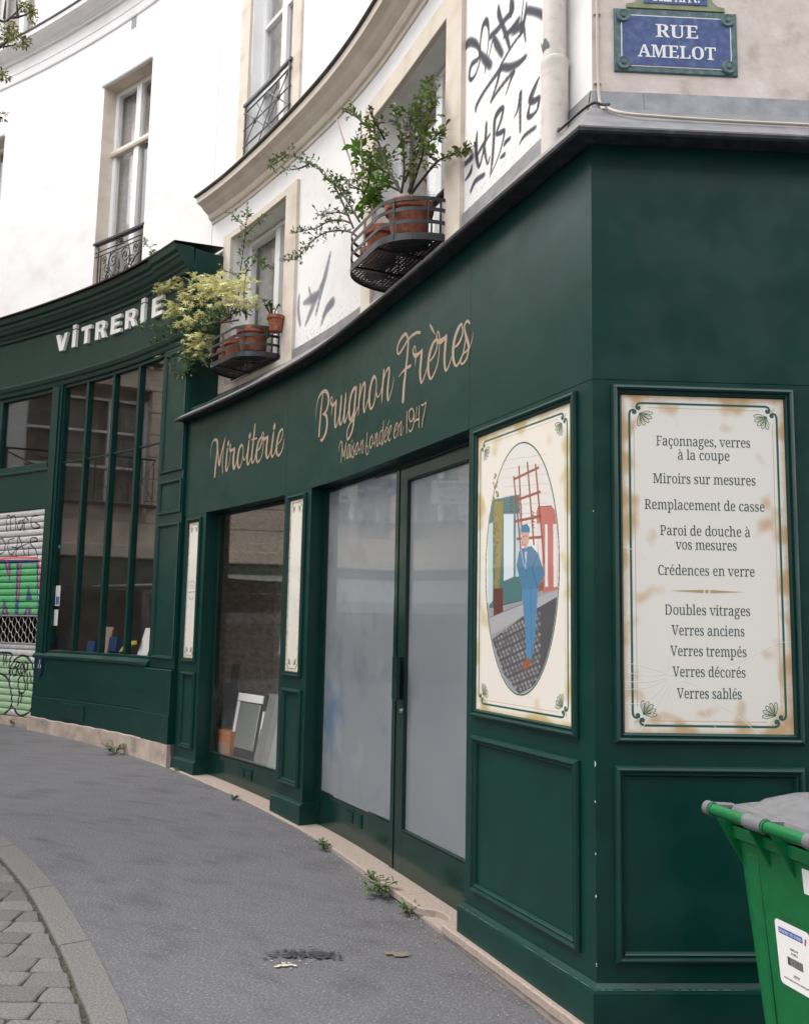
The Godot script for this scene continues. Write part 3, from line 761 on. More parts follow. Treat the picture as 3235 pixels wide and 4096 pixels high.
	mat("leaf", lin(1, 1, 1), 0.5, {"tinted": true, "back": Color(0.4, 0.45, 0.2)})
	mats["leaf"].uv1_triplanar = false
	mat("maple_leaf", lin(1, 1, 1), 0.5, {"tinted": true, "back": Color(0.8, 0.8, 0.72)})
	mats["maple_leaf"].uv1_triplanar = false
	mat("cane", lin(0.36, 0.28, 0.22), 0.8)
	mat("bin_green", Color(), 0.38, {"stops": [[0.2, lin(0.0015, 0.115, 0.031)], [0.8, lin(0.003, 0.14, 0.041)]], "freq": 0.02, "scale": 1.5, "seed": 71, "rough_range": [0.32, 0.5], "bump": 0.02, "bump_freq": 0.2})
	mat("bin_grey", Color(), 0.42, {"stops": [[0.2, lin(0.115, 0.118, 0.128)], [0.8, lin(0.16, 0.163, 0.175)]], "freq": 0.02, "scale": 1.5, "seed": 73, "rough_range": [0.35, 0.5], "bump": 0.03, "bump_freq": 0.2})
	mat("rubber", lin(0.015, 0.015, 0.016), 0.7)
	mat("ink_green", lin(0.012, 0.072, 0.062), 0.4)
	mat("ink_blue_green", lin(0.022, 0.060, 0.072), 0.4)
	mat("ink_gold", lin(0.42, 0.30, 0.16), 0.5)
	mat("ink_black", lin(0.02, 0.02, 0.022), 0.5)
	mat("paper_white", lin(0.78, 0.77, 0.76), 0.7)
	mat("plate_white", lin(0.72, 0.71, 0.70), 0.5)
	mat("plate_blue", Color(), 0.55, {"stops": [[0.15, lin(0.022, 0.046, 0.155)], [0.5, lin(0.034, 0.066, 0.20)], [0.85, lin(0.07, 0.115, 0.25)]], "freq": 0.015, "scale": 2.5, "seed": 75, "oct": 6})
	mat("plate_rim", Color(), 0.6, {"stops": [[0.15, lin(0.042, 0.085, 0.092)], [0.5, lin(0.065, 0.12, 0.125)], [0.9, lin(0.15, 0.21, 0.215)]], "freq": 0.015, "scale": 2.5, "seed": 77, "oct": 6})
	mat("plate_olive", Color(), 0.6, {"stops": [[0.2, lin(0.17, 0.20, 0.10)], [0.8, lin(0.24, 0.27, 0.15)]], "scale": 2.5, "seed": 79})
	mat("cable_cream", lin(0.50, 0.43, 0.37), 0.6)
	mat("cable_black", lin(0.025, 0.03, 0.038), 0.5)
	mat("pipe_cream", Color(), 0.6, {"stops": [[0.06, lin(0.46, 0.40, 0.36)], [0.3, lin(0.58, 0.53, 0.485)], [0.9, lin(0.64, 0.595, 0.55)]], "freq": 0.015, "scale": 1.6, "seed": 81, "bump": 0.05})
	mat("ashlar", Color(), 0.92, {"stops": [[0.1, lin(0.50, 0.415, 0.335)], [0.5, lin(0.60, 0.505, 0.415)], [0.9, lin(0.67, 0.575, 0.485)]], "freq": 0.01, "scale": 0.4, "seed": 83})
	mat("awning_green", lin(0.05, 0.085, 0.06), 0.9)
	mat("house_render", Color(), 0.9, {"stops": [[0.1, lin(0.15, 0.13, 0.12)], [0.9, lin(0.21, 0.19, 0.175)]], "scale": 0.4, "seed": 87})
	mat("shop_room", lin(0.24, 0.22, 0.20), 0.8)
	mat("tinted_pane", lin(0.10, 0.11, 0.11), 0.05)

# ================================================================ the ground
func gp(x: float, z: float, up := 0.0) -> Vector3:
	return Vector3(x, ground_y(x, z) + up, z)

const KERB_IN := [[-0.62, -2.6], [-0.958, -3.553], [-1.104, -3.843], [-1.234, -4.096], [-1.385, -4.363], [-1.791, -5.051], [-2.241, -5.70], [-2.492, -5.998], [-3.1, -6.68], [-3.9, -7.45], [-4.9, -8.2], [-6.2, -9.0]]

func kerb_line() -> Array:
	var p := []
	for q in KERB_IN:
		p.append(Vector3(q[0], 0, q[1]))
	return spline(p, 10)

func build_ground() -> void:
	var k := kerb_line()
	# asphalt of the pavement: a fine sheet near, a coarse one beyond
	var m := Shape.new()
	m.tinted = true
	var f := noise(91, 0.9, 4)
	var f2 := noise(92, 6.0, 3)
	var f3 := noise(93, 2.6, 4)
	var step := 0.06
	var kx := PackedFloat32Array()
	var lines := []
	# rows of constant z from -11.6 to 1.2; each row runs from the kerb to past the shopfront
	var z0 := -12.4
	var rows := int((1.6 - z0) / step)
	for i in rows + 1:
		var z := z0 + i * step
		var xl := -6.8
		for j in k.size() - 1:
			var a: Vector3 = k[j]
			var b: Vector3 = k[j + 1]
			if (a.z - z) * (b.z - z) <= 0.0 and a.z != b.z:
				xl = lerpf(a.x, b.x, (z - a.z) / (b.z - a.z))
		if z > k[0].z:
			xl = k[0].x + (z - k[0].z) * 0.36
		if z < k[-1].z:
			xl = k[-1].x - (k[-1].z - z) * 1.4
		xl += f2.get_noise_2d(z * 3.0, 4.0) * 0.006 - 0.012
		kx.append(xl)
	var cols := 70
	for i in rows:
		var za := z0 + i * step
		var zb := za + step
		for j in cols:
			var u0 := float(j) / cols
			var u1 := float(j + 1) / cols
			var q := [Vector2(lerpf(kx[i], 3.2, u0), za), Vector2(lerpf(kx[i], 3.2, u1), za), Vector2(lerpf(kx[i + 1], 3.2, u1), zb), Vector2(lerpf(kx[i + 1], 3.2, u0), zb)]
			var p := []
			var cs := []
			for e in q:
				p.append(gp(e.x, e.y, f.get_noise_2d(e.x * 1.2, e.y * 1.2) * 0.003 + f2.get_noise_2d(e.x, e.y) * 0.0012))
				var t := 0.98 + f.get_noise_2d(e.x * 2.0 + 9.0, e.y * 2.0) * 0.12 + f2.get_noise_2d(e.x * 1.6, e.y + 40.0) * 0.26 + smoothstep(0.12, 0.45, f3.get_noise_2d(e.x, e.y * 0.7)) * 0.22 - smoothstep(0.15, 0.4, f3.get_noise_2d(e.x + 30.0, e.y * 0.8)) * 0.20
				cs.append(Color(t, t, t * 1.01))
			var up := Vector3.UP
			m.tri(p[0], p[1], p[2], up, up, up)
			var keep := m.c.size()
			m.tri(p[0], p[2], p[3], up, up, up)
			for e in 6:
				var vert := m.v[keep - 3 + e]
				for g in 4:
					if vert == p[g]:
						m.c[keep - 3 + e] = cs[g]
	setting("pavement", m, mats.asphalt)
	# the rest of the street, one sheet under everything
	var road := Shape.new()
	road.tinted = true
	road.tint = Color(0.8, 0.8, 0.8)
	var big := 130.0
	road.quad(gp(-big, -big, -0.13), gp(big, -big, -0.13), gp(big, big, -0.13), gp(-big, big, -0.13))
	setting("road", road, mats.asphalt)
	# kerb stones, one after another along the curve
	var ks := Node3D.new()
	ks.name = numbered("kerb")
	add_child(ks)
	ks.set_meta("kind", "structure")
	var dist := [0.0]
	for i in range(1, k.size()):
		dist.append(dist[-1] + k[i].distance_to(k[i - 1]))
	var cuts := [0.0]
	# joints read off the photograph where they show, then about every metre
	var shown := [Vector2(-1.368, -4.327), Vector2(-1.804, -5.079), Vector2(-2.292, -5.761)]
	for q in shown:
		var best := 0
		for i in k.size():
			if Vector2(k[i].x, k[i].z).distance_to(q) < Vector2(k[best].x, k[best].z).distance_to(q):
				best = i
		cuts.append(dist[best])
	while cuts[-1] + 1.0 < dist[-1]:
		cuts.append(cuts[-1] + 0.95)
	for i in cuts.size() - 1:
		var a: float = cuts[i] + 0.004
		var b: float = cuts[i + 1] - 0.004
		var sh := Shape.new()
		sh.tinted = true
		var tone := rng.randf_range(0.66, 0.76)
		sh.tint = Color(tone, tone, tone)
		var n := maxi(2, int((b - a) / 0.12))
		var prev := []
		for j in n + 1:
			var d := lerpf(a, b, float(j) / n)
			var e := 0
			while e < dist.size() - 2 and dist[e + 1] < d:
				e += 1
			var c: Vector3 = k[e].lerp(k[e + 1], (d - dist[e]) / (dist[e + 1] - dist[e]))
			var t: Vector3 = (k[e + 1] - k[e]).normalized()
			var l := Vector3(t.z, 0, -t.x)
			if l.x > 0:
				l = -l
			var wide := 0.132
			var r := []
			for q in [[0.0, -0.12], [0.002, 0.002], [0.006, 0.006], [wide - 0.012, 0.004], [wide - 0.003, -0.004], [wide, -0.012], [wide, -0.14]]:
				var w: Vector3 = c + l * q[0]
				r.append(gp(w.x, w.z, q[1]))
			if j > 0:
				for q in r.size() - 1:
					sh.quad(prev[q], prev[q + 1], r[q + 1], r[q])
			if j == 0 or j == n:
				for q in range(1, r.size() - 1):
					sh.flat3(r[0], r[q], r[q + 1])
			prev = r
		part(ks, "kerb_stone", sh, mats.granite_kerb)
	# setts of the roadway, laid in rows across
	var st := Node3D.new()
	st.name = numbered("cobbled_road")
	add_child(st)
	st.set_meta("kind", "structure")
	var bed := Shape.new()
	for i in 40:
		var za := -9.6 + i * 0.2
		var xa := edge_x(k, za)
		var xb := edge_x(k, za + 0.2)
		bed.quad(gp(-9.0, za, -0.030), gp(xa + 0.02, za, -0.014), gp(xb + 0.02, za + 0.2, -0.014), gp(-9.0, za + 0.2, -0.030))
	part(st, "joint_fill", bed, mats.joint_dirt)
	var zz := -6.62
	var row := 0
	while zz < -3.0:
		var pitch := 0.139 + rng.randf_range(-0.006, 0.006)
		var x := edge_x(k, zz + pitch * 0.5) - 0.016 - rng.randf_range(0.0, 0.016)
		var firsts := 0.11 if row % 2 == 0 else 0.19
		var count := 0
		while x > -5.0 and count < 11:
			var wide := (firsts if count == 0 else 0.205) + rng.randf_range(-0.02, 0.02)
			var sh := Shape.new()
			sh.tinted = true
			var tone := rng.randf_range(0.54, 0.74)
			sh.tint = Color(tone, tone, tone * 1.01)
			var slant := 0.0
			if count == 0:
				slant = clampf((edge_x(k, zz + pitch) - edge_x(k, zz)) * 0.9, -0.12, 0.12)
			sett(sh, x - wide + 0.002, x - 0.002, zz + 0.002, zz + pitch - 0.002, slant)
			part(st, "sett", sh, mats.granite_kerb)
			x -= wide
			count += 1
		zz += pitch
		row += 1

func edge_x(k: Array, z: float) -> float:
	for j in k.size() - 1:
		var a: Vector3 = k[j]
		var b: Vector3 = k[j + 1]
		if (a.z - z) * (b.z - z) <= 0.0 and a.z != b.z:
			var t := (b - a).normalized()
			return lerpf(a.x, b.x, (z - a.z) / (b.z - a.z)) - 0.132 / maxf(absf(t.z), 0.3)
	if z > k[0].z:
		return k[0].x + (z - k[0].z) * 0.36 - 0.14
	return k[-1].x - (k[-1].z - z) * 1.4 - 0.14

# one worn granite sett: a domed top with uneven, rounded edges
func sett(m: Shape, x0: float, x1: float, z0: float, z1: float, slant := 0.0) -> void:
	var o := []
	var rr := 0.014
	for q in [[x1 - rr, z1 - rr, 0.0], [x0 + rr, z1 - rr, 0.5], [x0 + rr, z0 + rr, 1.0], [x1 - rr, z0 + rr, 1.5]]:
		var jog := Vector2(rng.randf_range(-0.007, 0.004), rng.randf_range(-0.004, 0.004))
		for i in 3:
			var an: float = PI * q[2] + i * PI * 0.25
			o.append(Vector2(q[0] + cos(an) * rr, q[1] + sin(an) * rr) + jog)
		var nx: Array = [[x0, z1], [x0, z0], [x1, z0], [x1, z1]][int(q[2] * 2.0)]
		o.append(Vector2((q[0] + nx[0]) * 0.5 if int(q[2] * 2.0) % 2 == 0 else nx[0], (q[1] + nx[1]) * 0.5 if int(q[2] * 2.0) % 2 == 1 else nx[1]) + Vector2(rng.randf_range(-0.003, 0.003), rng.randf_range(-0.003, 0.003)))
	var n := o.size()
	for i in n:
		o[i].x += slant * clampf((o[i].x - x0) / (x1 - x0), 0.0, 1.0) * ((o[i].y - z0) / (z1 - z0) - 0.5)
	var c := Vector2((x0 + x1) * 0.5, (z0 + z1) * 0.5)
	var tilt := Vector2(rng.randf_range(-0.02, 0.02), rng.randf_range(-0.02, 0.02))
	var rings := []
	for q in [[1.0, -0.05], [1.0, -0.014], [0.975, -0.006], [0.90, -0.002], [0.45, 0.0]]:
		var r := []
		for e in o:
			var w: Vector2 = c + (e - c) * q[0]
			r.append(gp(w.x, w.y, q[1] + (w - c).dot(tilt)))
		rings.append(r)
	for j in rings.size() - 1:
		for i in n:
			m.quad(rings[j][i], rings[j][(i + 1) % n], rings[j + 1][(i + 1) % n], rings[j + 1][i])
	for i in range(1, n - 1):
		m.flat3(rings[-1][0], rings[-1][i], rings[-1][i + 1])

# ================================================================ the mirror-maker's shopfront on the corner
const PANEL := [Vector2(0, 0), Vector2(0, 0.010), Vector2(0.006, 0.020), Vector2(0.014, 0.024), Vector2(0.020, 0.020), Vector2(0.024, 0.012), Vector2(0.027, 0.012), Vector2(0.031, 0.017), Vector2(0.035, 0.012), Vector2(0.040, 0.002)]

func step_y(s: float) -> float:
	var p := at2(s)
	return maxf(0.213 + 0.0175 * s, ground_y(p.x, p.y) + 0.008)

func louvre(parent: Node3D, s0: float, s1: float, y0: float, y1: float, n: float, material: Material) -> void:
	var m := Shape.new()
	ring(m, s0, s1, y0, y1, [Vector2(0, n), Vector2(0, n + 0.006), Vector2(0.006, n + 0.008), Vector2(0.008, n + 0.003)])
	var o := part(parent, "vent_grille", m, material)
	for half in [0, 1]:
		var a := lerpf(s0, s1, half * 0.5) + 0.012
		var b := lerpf(s0, s1, half * 0.5 + 0.5) - 0.008
		for i in 7:
			var y := lerpf(y0 + 0.012, y1 - 0.016, i / 6.0)
			var q := Shape.new()
			sweep(q, stations(a, b), [Vector2(y, n + 0.001), Vector2(y - 0.003, n + 0.009), Vector2(y + 0.001, n + 0.010), Vector2(y + 0.006, n + 0.001)])
			part(o, "slat", q, material)

func build_main_shop() -> void:
	var t := thing("corner_shopfront", "dark green mirror shop front with gold script lettering wrapping the street corner", "shopfront", fp(0, 0.1, 0))
	var g: Material = mats.green_paint
	var e: Material = mats.green_enamel
	# fascia boards with fine seams
	for q in [[-2.6, 0.0], [0.0, 1.0265], [1.0295, 3.7055], [3.7085, 5.595]]:
		var m := Shape.new()
		fbox(m, q[0], q[1], 2.56, 3.56, -0.13, 0.0, false, 0.0015)
		part(t, "fascia_board", m, g)
	var back := Shape.new()
	sheet(back, 0.02, 5.59, 2.57, 3.5, [], -0.006, false)
	part(t, "seam_backing", back, g)
	# piers with their plinths and panels
	var spans := [[-2.6, 0.0, 0.35, 0.10], [0.0, 1.026, 0.352, 0.0], [3.27, 3.71, 0.405, 0.0], [5.155, 5.575, 0.44, 0.0]]
	for q in spans:
		var m := Shape.new()
		fbox(m, q[0], q[1], q[2], 2.5595, -0.13, 0.0, false, 0.002)
		var pier := part(t, "pier", m, g)
		var pl := Shape.new()
		var lo: float = step_y((q[0] + q[1]) * 0.5) - 0.004 if q[0] >= 0.0 else 0.0
		var a: float = q[0] - (0.022 if q[0] > 0.0 else 0.0)
		var b: float = q[1] + (0.022 if q[1] > 0.0 and q[1] < 5.5 else 0.0)
		if q[0] == 0.0:
			lo = 0.222
		var prof := [Vector2(lo - 0.02, -0.13), Vector2(lo - 0.02, 0.028), Vector2(q[2] - 0.018, 0.028), Vector2(q[2] - 0.008, 0.024), Vector2(q[2] - 0.004, 0.016), Vector2(q[2] + 0.010, 0.004), Vector2(q[2] + 0.012, -0.13)]
		sweep(pl, stations(a, b), prof, false, false)
		for s in [a, b]:
			if s != 0.0:
				for i in range(1, 6):
					pl.flat3(fp(s, prof[0].x, prof[0].y), fp(s, prof[i].x, prof[i].y), fp(s, prof[i + 1].x if i < 6 else prof[0].x, prof[i + 1].y))
		part(pier, "plinth", pl, g)
	# mouldings round the sign boards and the lower panels: [s0, s1, y0, y1]
	for q in [[-0.782, -0.070, 1.193, 2.541], [0.100, 0.964, 1.197, 2.536], [3.343, 3.645, 1.238, 2.537], [5.233, 5.508, 1.262, 2.525]]:
		var m := Shape.new()
		ring(m, q[0], q[1], q[2], q[3], PANEL)
		part(t, "sign_moulding", m, g)
	for q in [[-0.778, -0.067, 0.427, 1.114], [-1.62, -0.91, 0.427, 1.114], [0.095, 0.952, 0.432, 1.117], [3.328, 3.633, 0.497, 1.156], [5.216, 5.49, 0.535, 1.180]]:
		var m := Shape.new()
		ring(m, q[0], q[1], q[2], q[3], PANEL)
		part(t, "panel_moulding", m, g)
	# step stones
	var cut := [0.0, 0.93, 1.62, 2.42, 3.26, 4.1, 4.9, 5.54]
	for i in cut.size() - 1:
		var m := Shape.new()
		var a: float = cut[i] + (0.0012 if i > 0 else 0.0)
		var b: float = cut[i + 1] - 0.0012
		var ss := stations(a, b, 0.04)
		var last := []
		for s in ss:
			var y := step_y(s)
			var chip := 0.0
			if s > 1.16 and s < 1.40:
				chip = 0.085 * sqrt(maxf(0.0, 1.0 - ((s - 1.28) / 0.115) ** 2.0))
			var wob := sin(s * 37.0) * 0.0015 + sin(s * 91.0) * 0.001
			var r := [fp(s, y, -0.14), fp(s, y, 0.045 - chip), fp(s, y - 0.005, 0.052 - chip + wob), fp(s, y - 0.034, 0.053 - chip + wob), fp(s, y - 0.038, 0.040), fp(s, y - 0.25, 0.038)]
			if last:
				for j in r.size() - 1:
					m.quad(last[j], last[j + 1], r[j + 1], r[j])
			if s == ss[0] or s == ss[-1]:
				for j in range(1, r.size() - 1):
					m.flat3(r[0], r[j], r[j + 1])
			last = r
		part(t, "step_stone", m, mats.step_stone)
	# display window
	var w := Shape.new()
	fbox(w, 3.70, 3.745, step_y(3.7), 2.60, -0.16, -0.105)
	fbox(w, 5.11, 5.16, step_y(5.1), 2.60, -0.16, -0.105)
	fbox(w, 3.745, 5.11, 2.535, 2.60, -0.16, -0.105)
	var win := part(t, "display_window", w, e)
	var kp := Shape.new()
	fbox(kp, 3.745, 5.11, 0.27, 0.52, -0.16, -0.112)
	part(win, "kick_panel", kp, e)
	var bead := Shape.new()
	ring(bead, 3.745, 5.11, 0.52, 2.535, [Vector2(0, -0.112), Vector2(0.002, -0.106), Vector2(0.010, -0.106), Vector2(0.012, -0.116)])
	part(win, "glazing_bead", bead, mats.green_seal)
	var gl := Shape.new()
	fbox(gl, 3.75, 5.105, 0.525, 2.53, -0.124, -0.118, false, 0.0, 2.0)
	part(win, "glass_pane", gl, mats.glass)
	louvre(win, 4.33, 4.58, 0.395, 0.475, -0.112, g)
	var fold := Shape.new()
	fbox(fold, 3.745, 5.11, 0.398, 0.4005, -0.112, -0.1112)
	part(win, "panel_joint", fold, e)
	# entrance: a fixed light and a door leaf
	var d := Shape.new()
	fbox(d, 3.22, 3.275, step_y(3.2), 2.60, -0.16, -0.100)
	fbox(d, 2.085, 2.13, step_y(2.1), 2.60, -0.16, -0.100)
	fbox(d, 2.13, 3.22, 2.535, 2.60, -0.16, -0.100)
	var fx := part(t, "fixed_light", d, e)
	var fk := Shape.new()
	fbox(fk, 2.13, 3.22, 0.235, 0.49, -0.16, -0.108)
	part(fx, "kick_panel", fk, e)
	var fg := Shape.new()
	fbox(fg, 2.13, 3.22, 0.49, 2.535, -0.122, -0.114, false, 0.0, 2.0, [3.22, 2.13, 2.535, 0.49])
	part(fx, "frosted_pane", fg, mats.frosted_film)
	var fb := Shape.new()
	ring(fb, 2.13, 3.22, 0.49, 2.535, [Vector2(0, -0.108), Vector2(0.002, -0.104), Vector2(0.009, -0.104), Vector2(0.011, -0.114)])
	part(fx, "glazing_bead", fb, mats.green_seal)
	louvre(fx, 2.555, 2.80, 0.372, 0.455, -0.108, g)
	var dl := Shape.new()
	fbox(dl, 1.975, 2.072, 0.232, 2.53, -0.15, -0.104)
	fbox(dl, 1.03, 1.14, 0.232, 2.53, -0.15, -0.104)
	fbox(dl, 1.14, 1.975, 2.452, 2.53, -0.15, -0.104)
	fbox(dl, 1.14, 1.975, 0.232, 0.478, -0.15, -0.1045)
	var leaf := part(t, "door", dl, e)
	var dg := Shape.new()
	fbox(dg, 1.14, 1.975, 0.478, 2.452, -0.130, -0.122, false, 0.0, 2.0)
	part(leaf, "frosted_pane", dg, mats.frosted)
	var db := Shape.new()
	ring(db, 1.14, 1.975, 0.478, 2.452, [Vector2(0, -0.104), Vector2(0.002, -0.100), Vector2(0.008, -0.100), Vector2(0.011, -0.122)])
	part(leaf, "glazing_bead", db, mats.green_seal)
	var hd := Shape.new()
	fbox(hd, 1.955, 2.015, 1.192, 1.432, -0.062, -0.046, false, 0.004)
	fbox(hd, 1.995, 2.015, 1.192, 1.432, -0.104, -0.062, false, 0.003)
	part(leaf, "handle", hd, e)
	var lk := Shape.new()
	lk.lathe(Transform3D(Basis(along3(2.0), out3(2.0), Vector3.UP), fp(2.0, 1.13, -0.104)), [Vector2(0.0, 0.012), Vector2(0.010, 0.010), Vector2(0.013, 0.0)], 12)
	part(leaf, "lock", lk, mats.grille_steel)
	var th := Shape.new()
	fbox(th, 1.026, 2.085, 2.532, 2.62, -0.16, -0.098)
	part(t, "door_head", th, e)
	# header slots behind the fascia, so the openings are closed above
	var lt := Shape.new()
	for q in [[1.026, 3.27], [3.71, 5.155]]:
		fbox(lt, q[0], q[1], 2.60, 2.66, -0.5, -0.02)
	part(t, "lintel", lt, g)
	# gold script
	for q in [["lettering", MIROITERIE, "gold script reading Miroiterie"], ["lettering", BRUGNON, "gold script reading Brugnon"], ["lettering", FRERES, "gold script reading Frères"], ["lettering", MAISON, "small gold script reading Maison fondée en 1947"]]:
		var m := Shape.new()
		lettering(m, q[1], 0.0006, 0.72 if q[1] == MAISON else 0.88)
		part(t, q[0], m, mats.gold_paint, q[2])
	# paint knocked off the corner edge
	var chip := Shape.new()
	var ck := RandomNumberGenerator.new()
	ck.seed = 12
	for q in [[2.05, 3], [1.118, 13], [0.982, 4], [0.80, 3], [0.655, 6], [0.42, 5]]:
		for i in 3:
			var hh: float = q[1] * 0.001 * ck.randf_range(0.4, 1.0)
			var yc: float = q[0] + ck.randf_range(-0.004, 0.004)
			chip.flat3(fp(ck.randf_range(0.001, 0.005), yc, 0.0008), fp(0.0, yc + hh, 0.0010), fp(0.0, yc - hh * 0.6, 0.0010))
			chip.flat3(fp(-ck.randf_range(0.001, 0.003), yc, 0.0008), fp(0.0, yc + hh, 0.0010), fp(0.0, yc - hh * 0.6, 0.0010))
	part(t, "chipped_paint", chip, mats.plate_white)
	# worn plinth edges and flecks where the undercoat shows
	var wk := RandomNumberGenerator.new()
	wk.seed = 88
	var worn := Shape.new()
	for q in [[-1.6, -0.01, 0.355], [0.01, 1.04, 0.357], [3.25, 3.73, 0.410], [5.13, 5.57, 0.445]]:
		var s: float = q[0]
		while s < q[1]:
			var len_ := wk.randf_range(0.004, 0.05)
			if wk.randf() < 0.75:
				worn.quad(fp(s, q[2] - 0.0105, 0.0268), fp(minf(s + len_, q[1]), q[2] - 0.0105, 0.0268), fp(minf(s + len_, q[1]), q[2] - 0.0085, 0.0250), fp(s, q[2] - 0.0085, 0.0250))
			s += len_ + wk.randf_range(0.0, 0.02)
	for i in 150:
		var band: Array = [[0.02, 1.0, 0.40, 1.2, 0.0012], [-1.4, -0.03, 0.38, 1.2, 0.0012], [0.02, 1.0, 0.24, 0.33, 0.0288], [3.30, 3.68, 0.45, 1.2, 0.0012], [1.2, 3.2, 0.26, 0.46, -0.1035], [0.02, 3.6, 2.62, 3.3, 0.0008]][wk.randi() % 6]
		var sc := wk.randf_range(band[0], band[1])
		var yc := wk.randf_range(band[2], band[3])
		var r := wk.randf_range(0.0006, 0.0022)
		var tall := wk.randf_range(0.8, 2.6)
		worn.quad(fp(sc - r, yc, band[4]), fp(sc, yc + r * tall, band[4]), fp(sc + r * 0.8, yc, band[4]), fp(sc, yc - r * tall * 0.7, band[4]))
	part(t, "worn_paint", worn, mat("undercoat", lin(0.060, 0.105, 0.094), 0.8))
	# drip edge and zinc apron up to the wall
	var dr := Shape.new()
	var ss := stations(-2.6, 5.66, 0.12)
	apron(dr, ss, [[3.575, 0.0, 0], [3.487, 0.004, 0], [3.484, 0.088, 0], [3.478, 0.098, 0], [3.484, 0.108, 0], [3.496, 0.110, 0], [3.506, 0.104, 0], [3.512, 0.092, 0]])
	part(t, "drip_edge", dr, mats.drip_metal)
	var za := Shape.new()
	apron(za, ss, [[3.512, 0.092, 0], [3.78, 0.016, 1], [3.785, 0.010, 1]])
	part(t, "zinc_apron", za, mats.zinc)
	var cuts := [-2.6, -1.05, -0.30, 0.2, 0.9, 2.0, 3.4, 4.5, 5.66]
	for i in cuts.size() - 1:
		var zb := Shape.new()
		apron(zb, stations(cuts[i], cuts[i + 1] + 0.012, 0.1), [[3.762, 0.024 + 0.002 * (i % 2), 1], [3.86, 0.008 + 0.002 * (i % 2), 1], [3.862, 0.0, 1]])
		part(t, "zinc_upstand", zb, mats.zinc)

# strips along the front whose points may hang from the wall (last value 1) or from the shopfront (0)
func apron(m: Shape, ss: Array, prof: Array) -> void:
	for i in ss.size() - 1:
		for j in prof.size() - 1:
			var p := []
			for q in [[ss[i], prof[j]], [ss[i + 1], prof[j]], [ss[i + 1], prof[j + 1]], [ss[i], prof[j + 1]]]:
				p.append(apron_at(q[0], q[1]))
			m.quad(p[0], p[1], p[2], p[3])

func apron_at(s: float, q: Array) -> Vector3:
	var y: float = q[0] + lerpf(0.03, -0.05, clampf((s - 0.6) / 5.0, 0.0, 1.0))
	if q[2] == 0:
		return fp(s, y, q[1])
	if s == 0.0 or (s > 0.0 and s < 0.2):
		var c := wall_corner()
		return Vector3(c.x, q[0] + 0.03, c.y) + Vector3(-0.5, 0, 0.86) * q[1]
	if s < 0.0 and s > -0.06:
		s = -0.06
	return fp(s, y if s > 0.0 else q[0] + 0.03, q[1] + wall_n(s))

func wall_corner() -> Vector2:
	return at2(0.2) + out2(0.2) * wall_n(0.2)

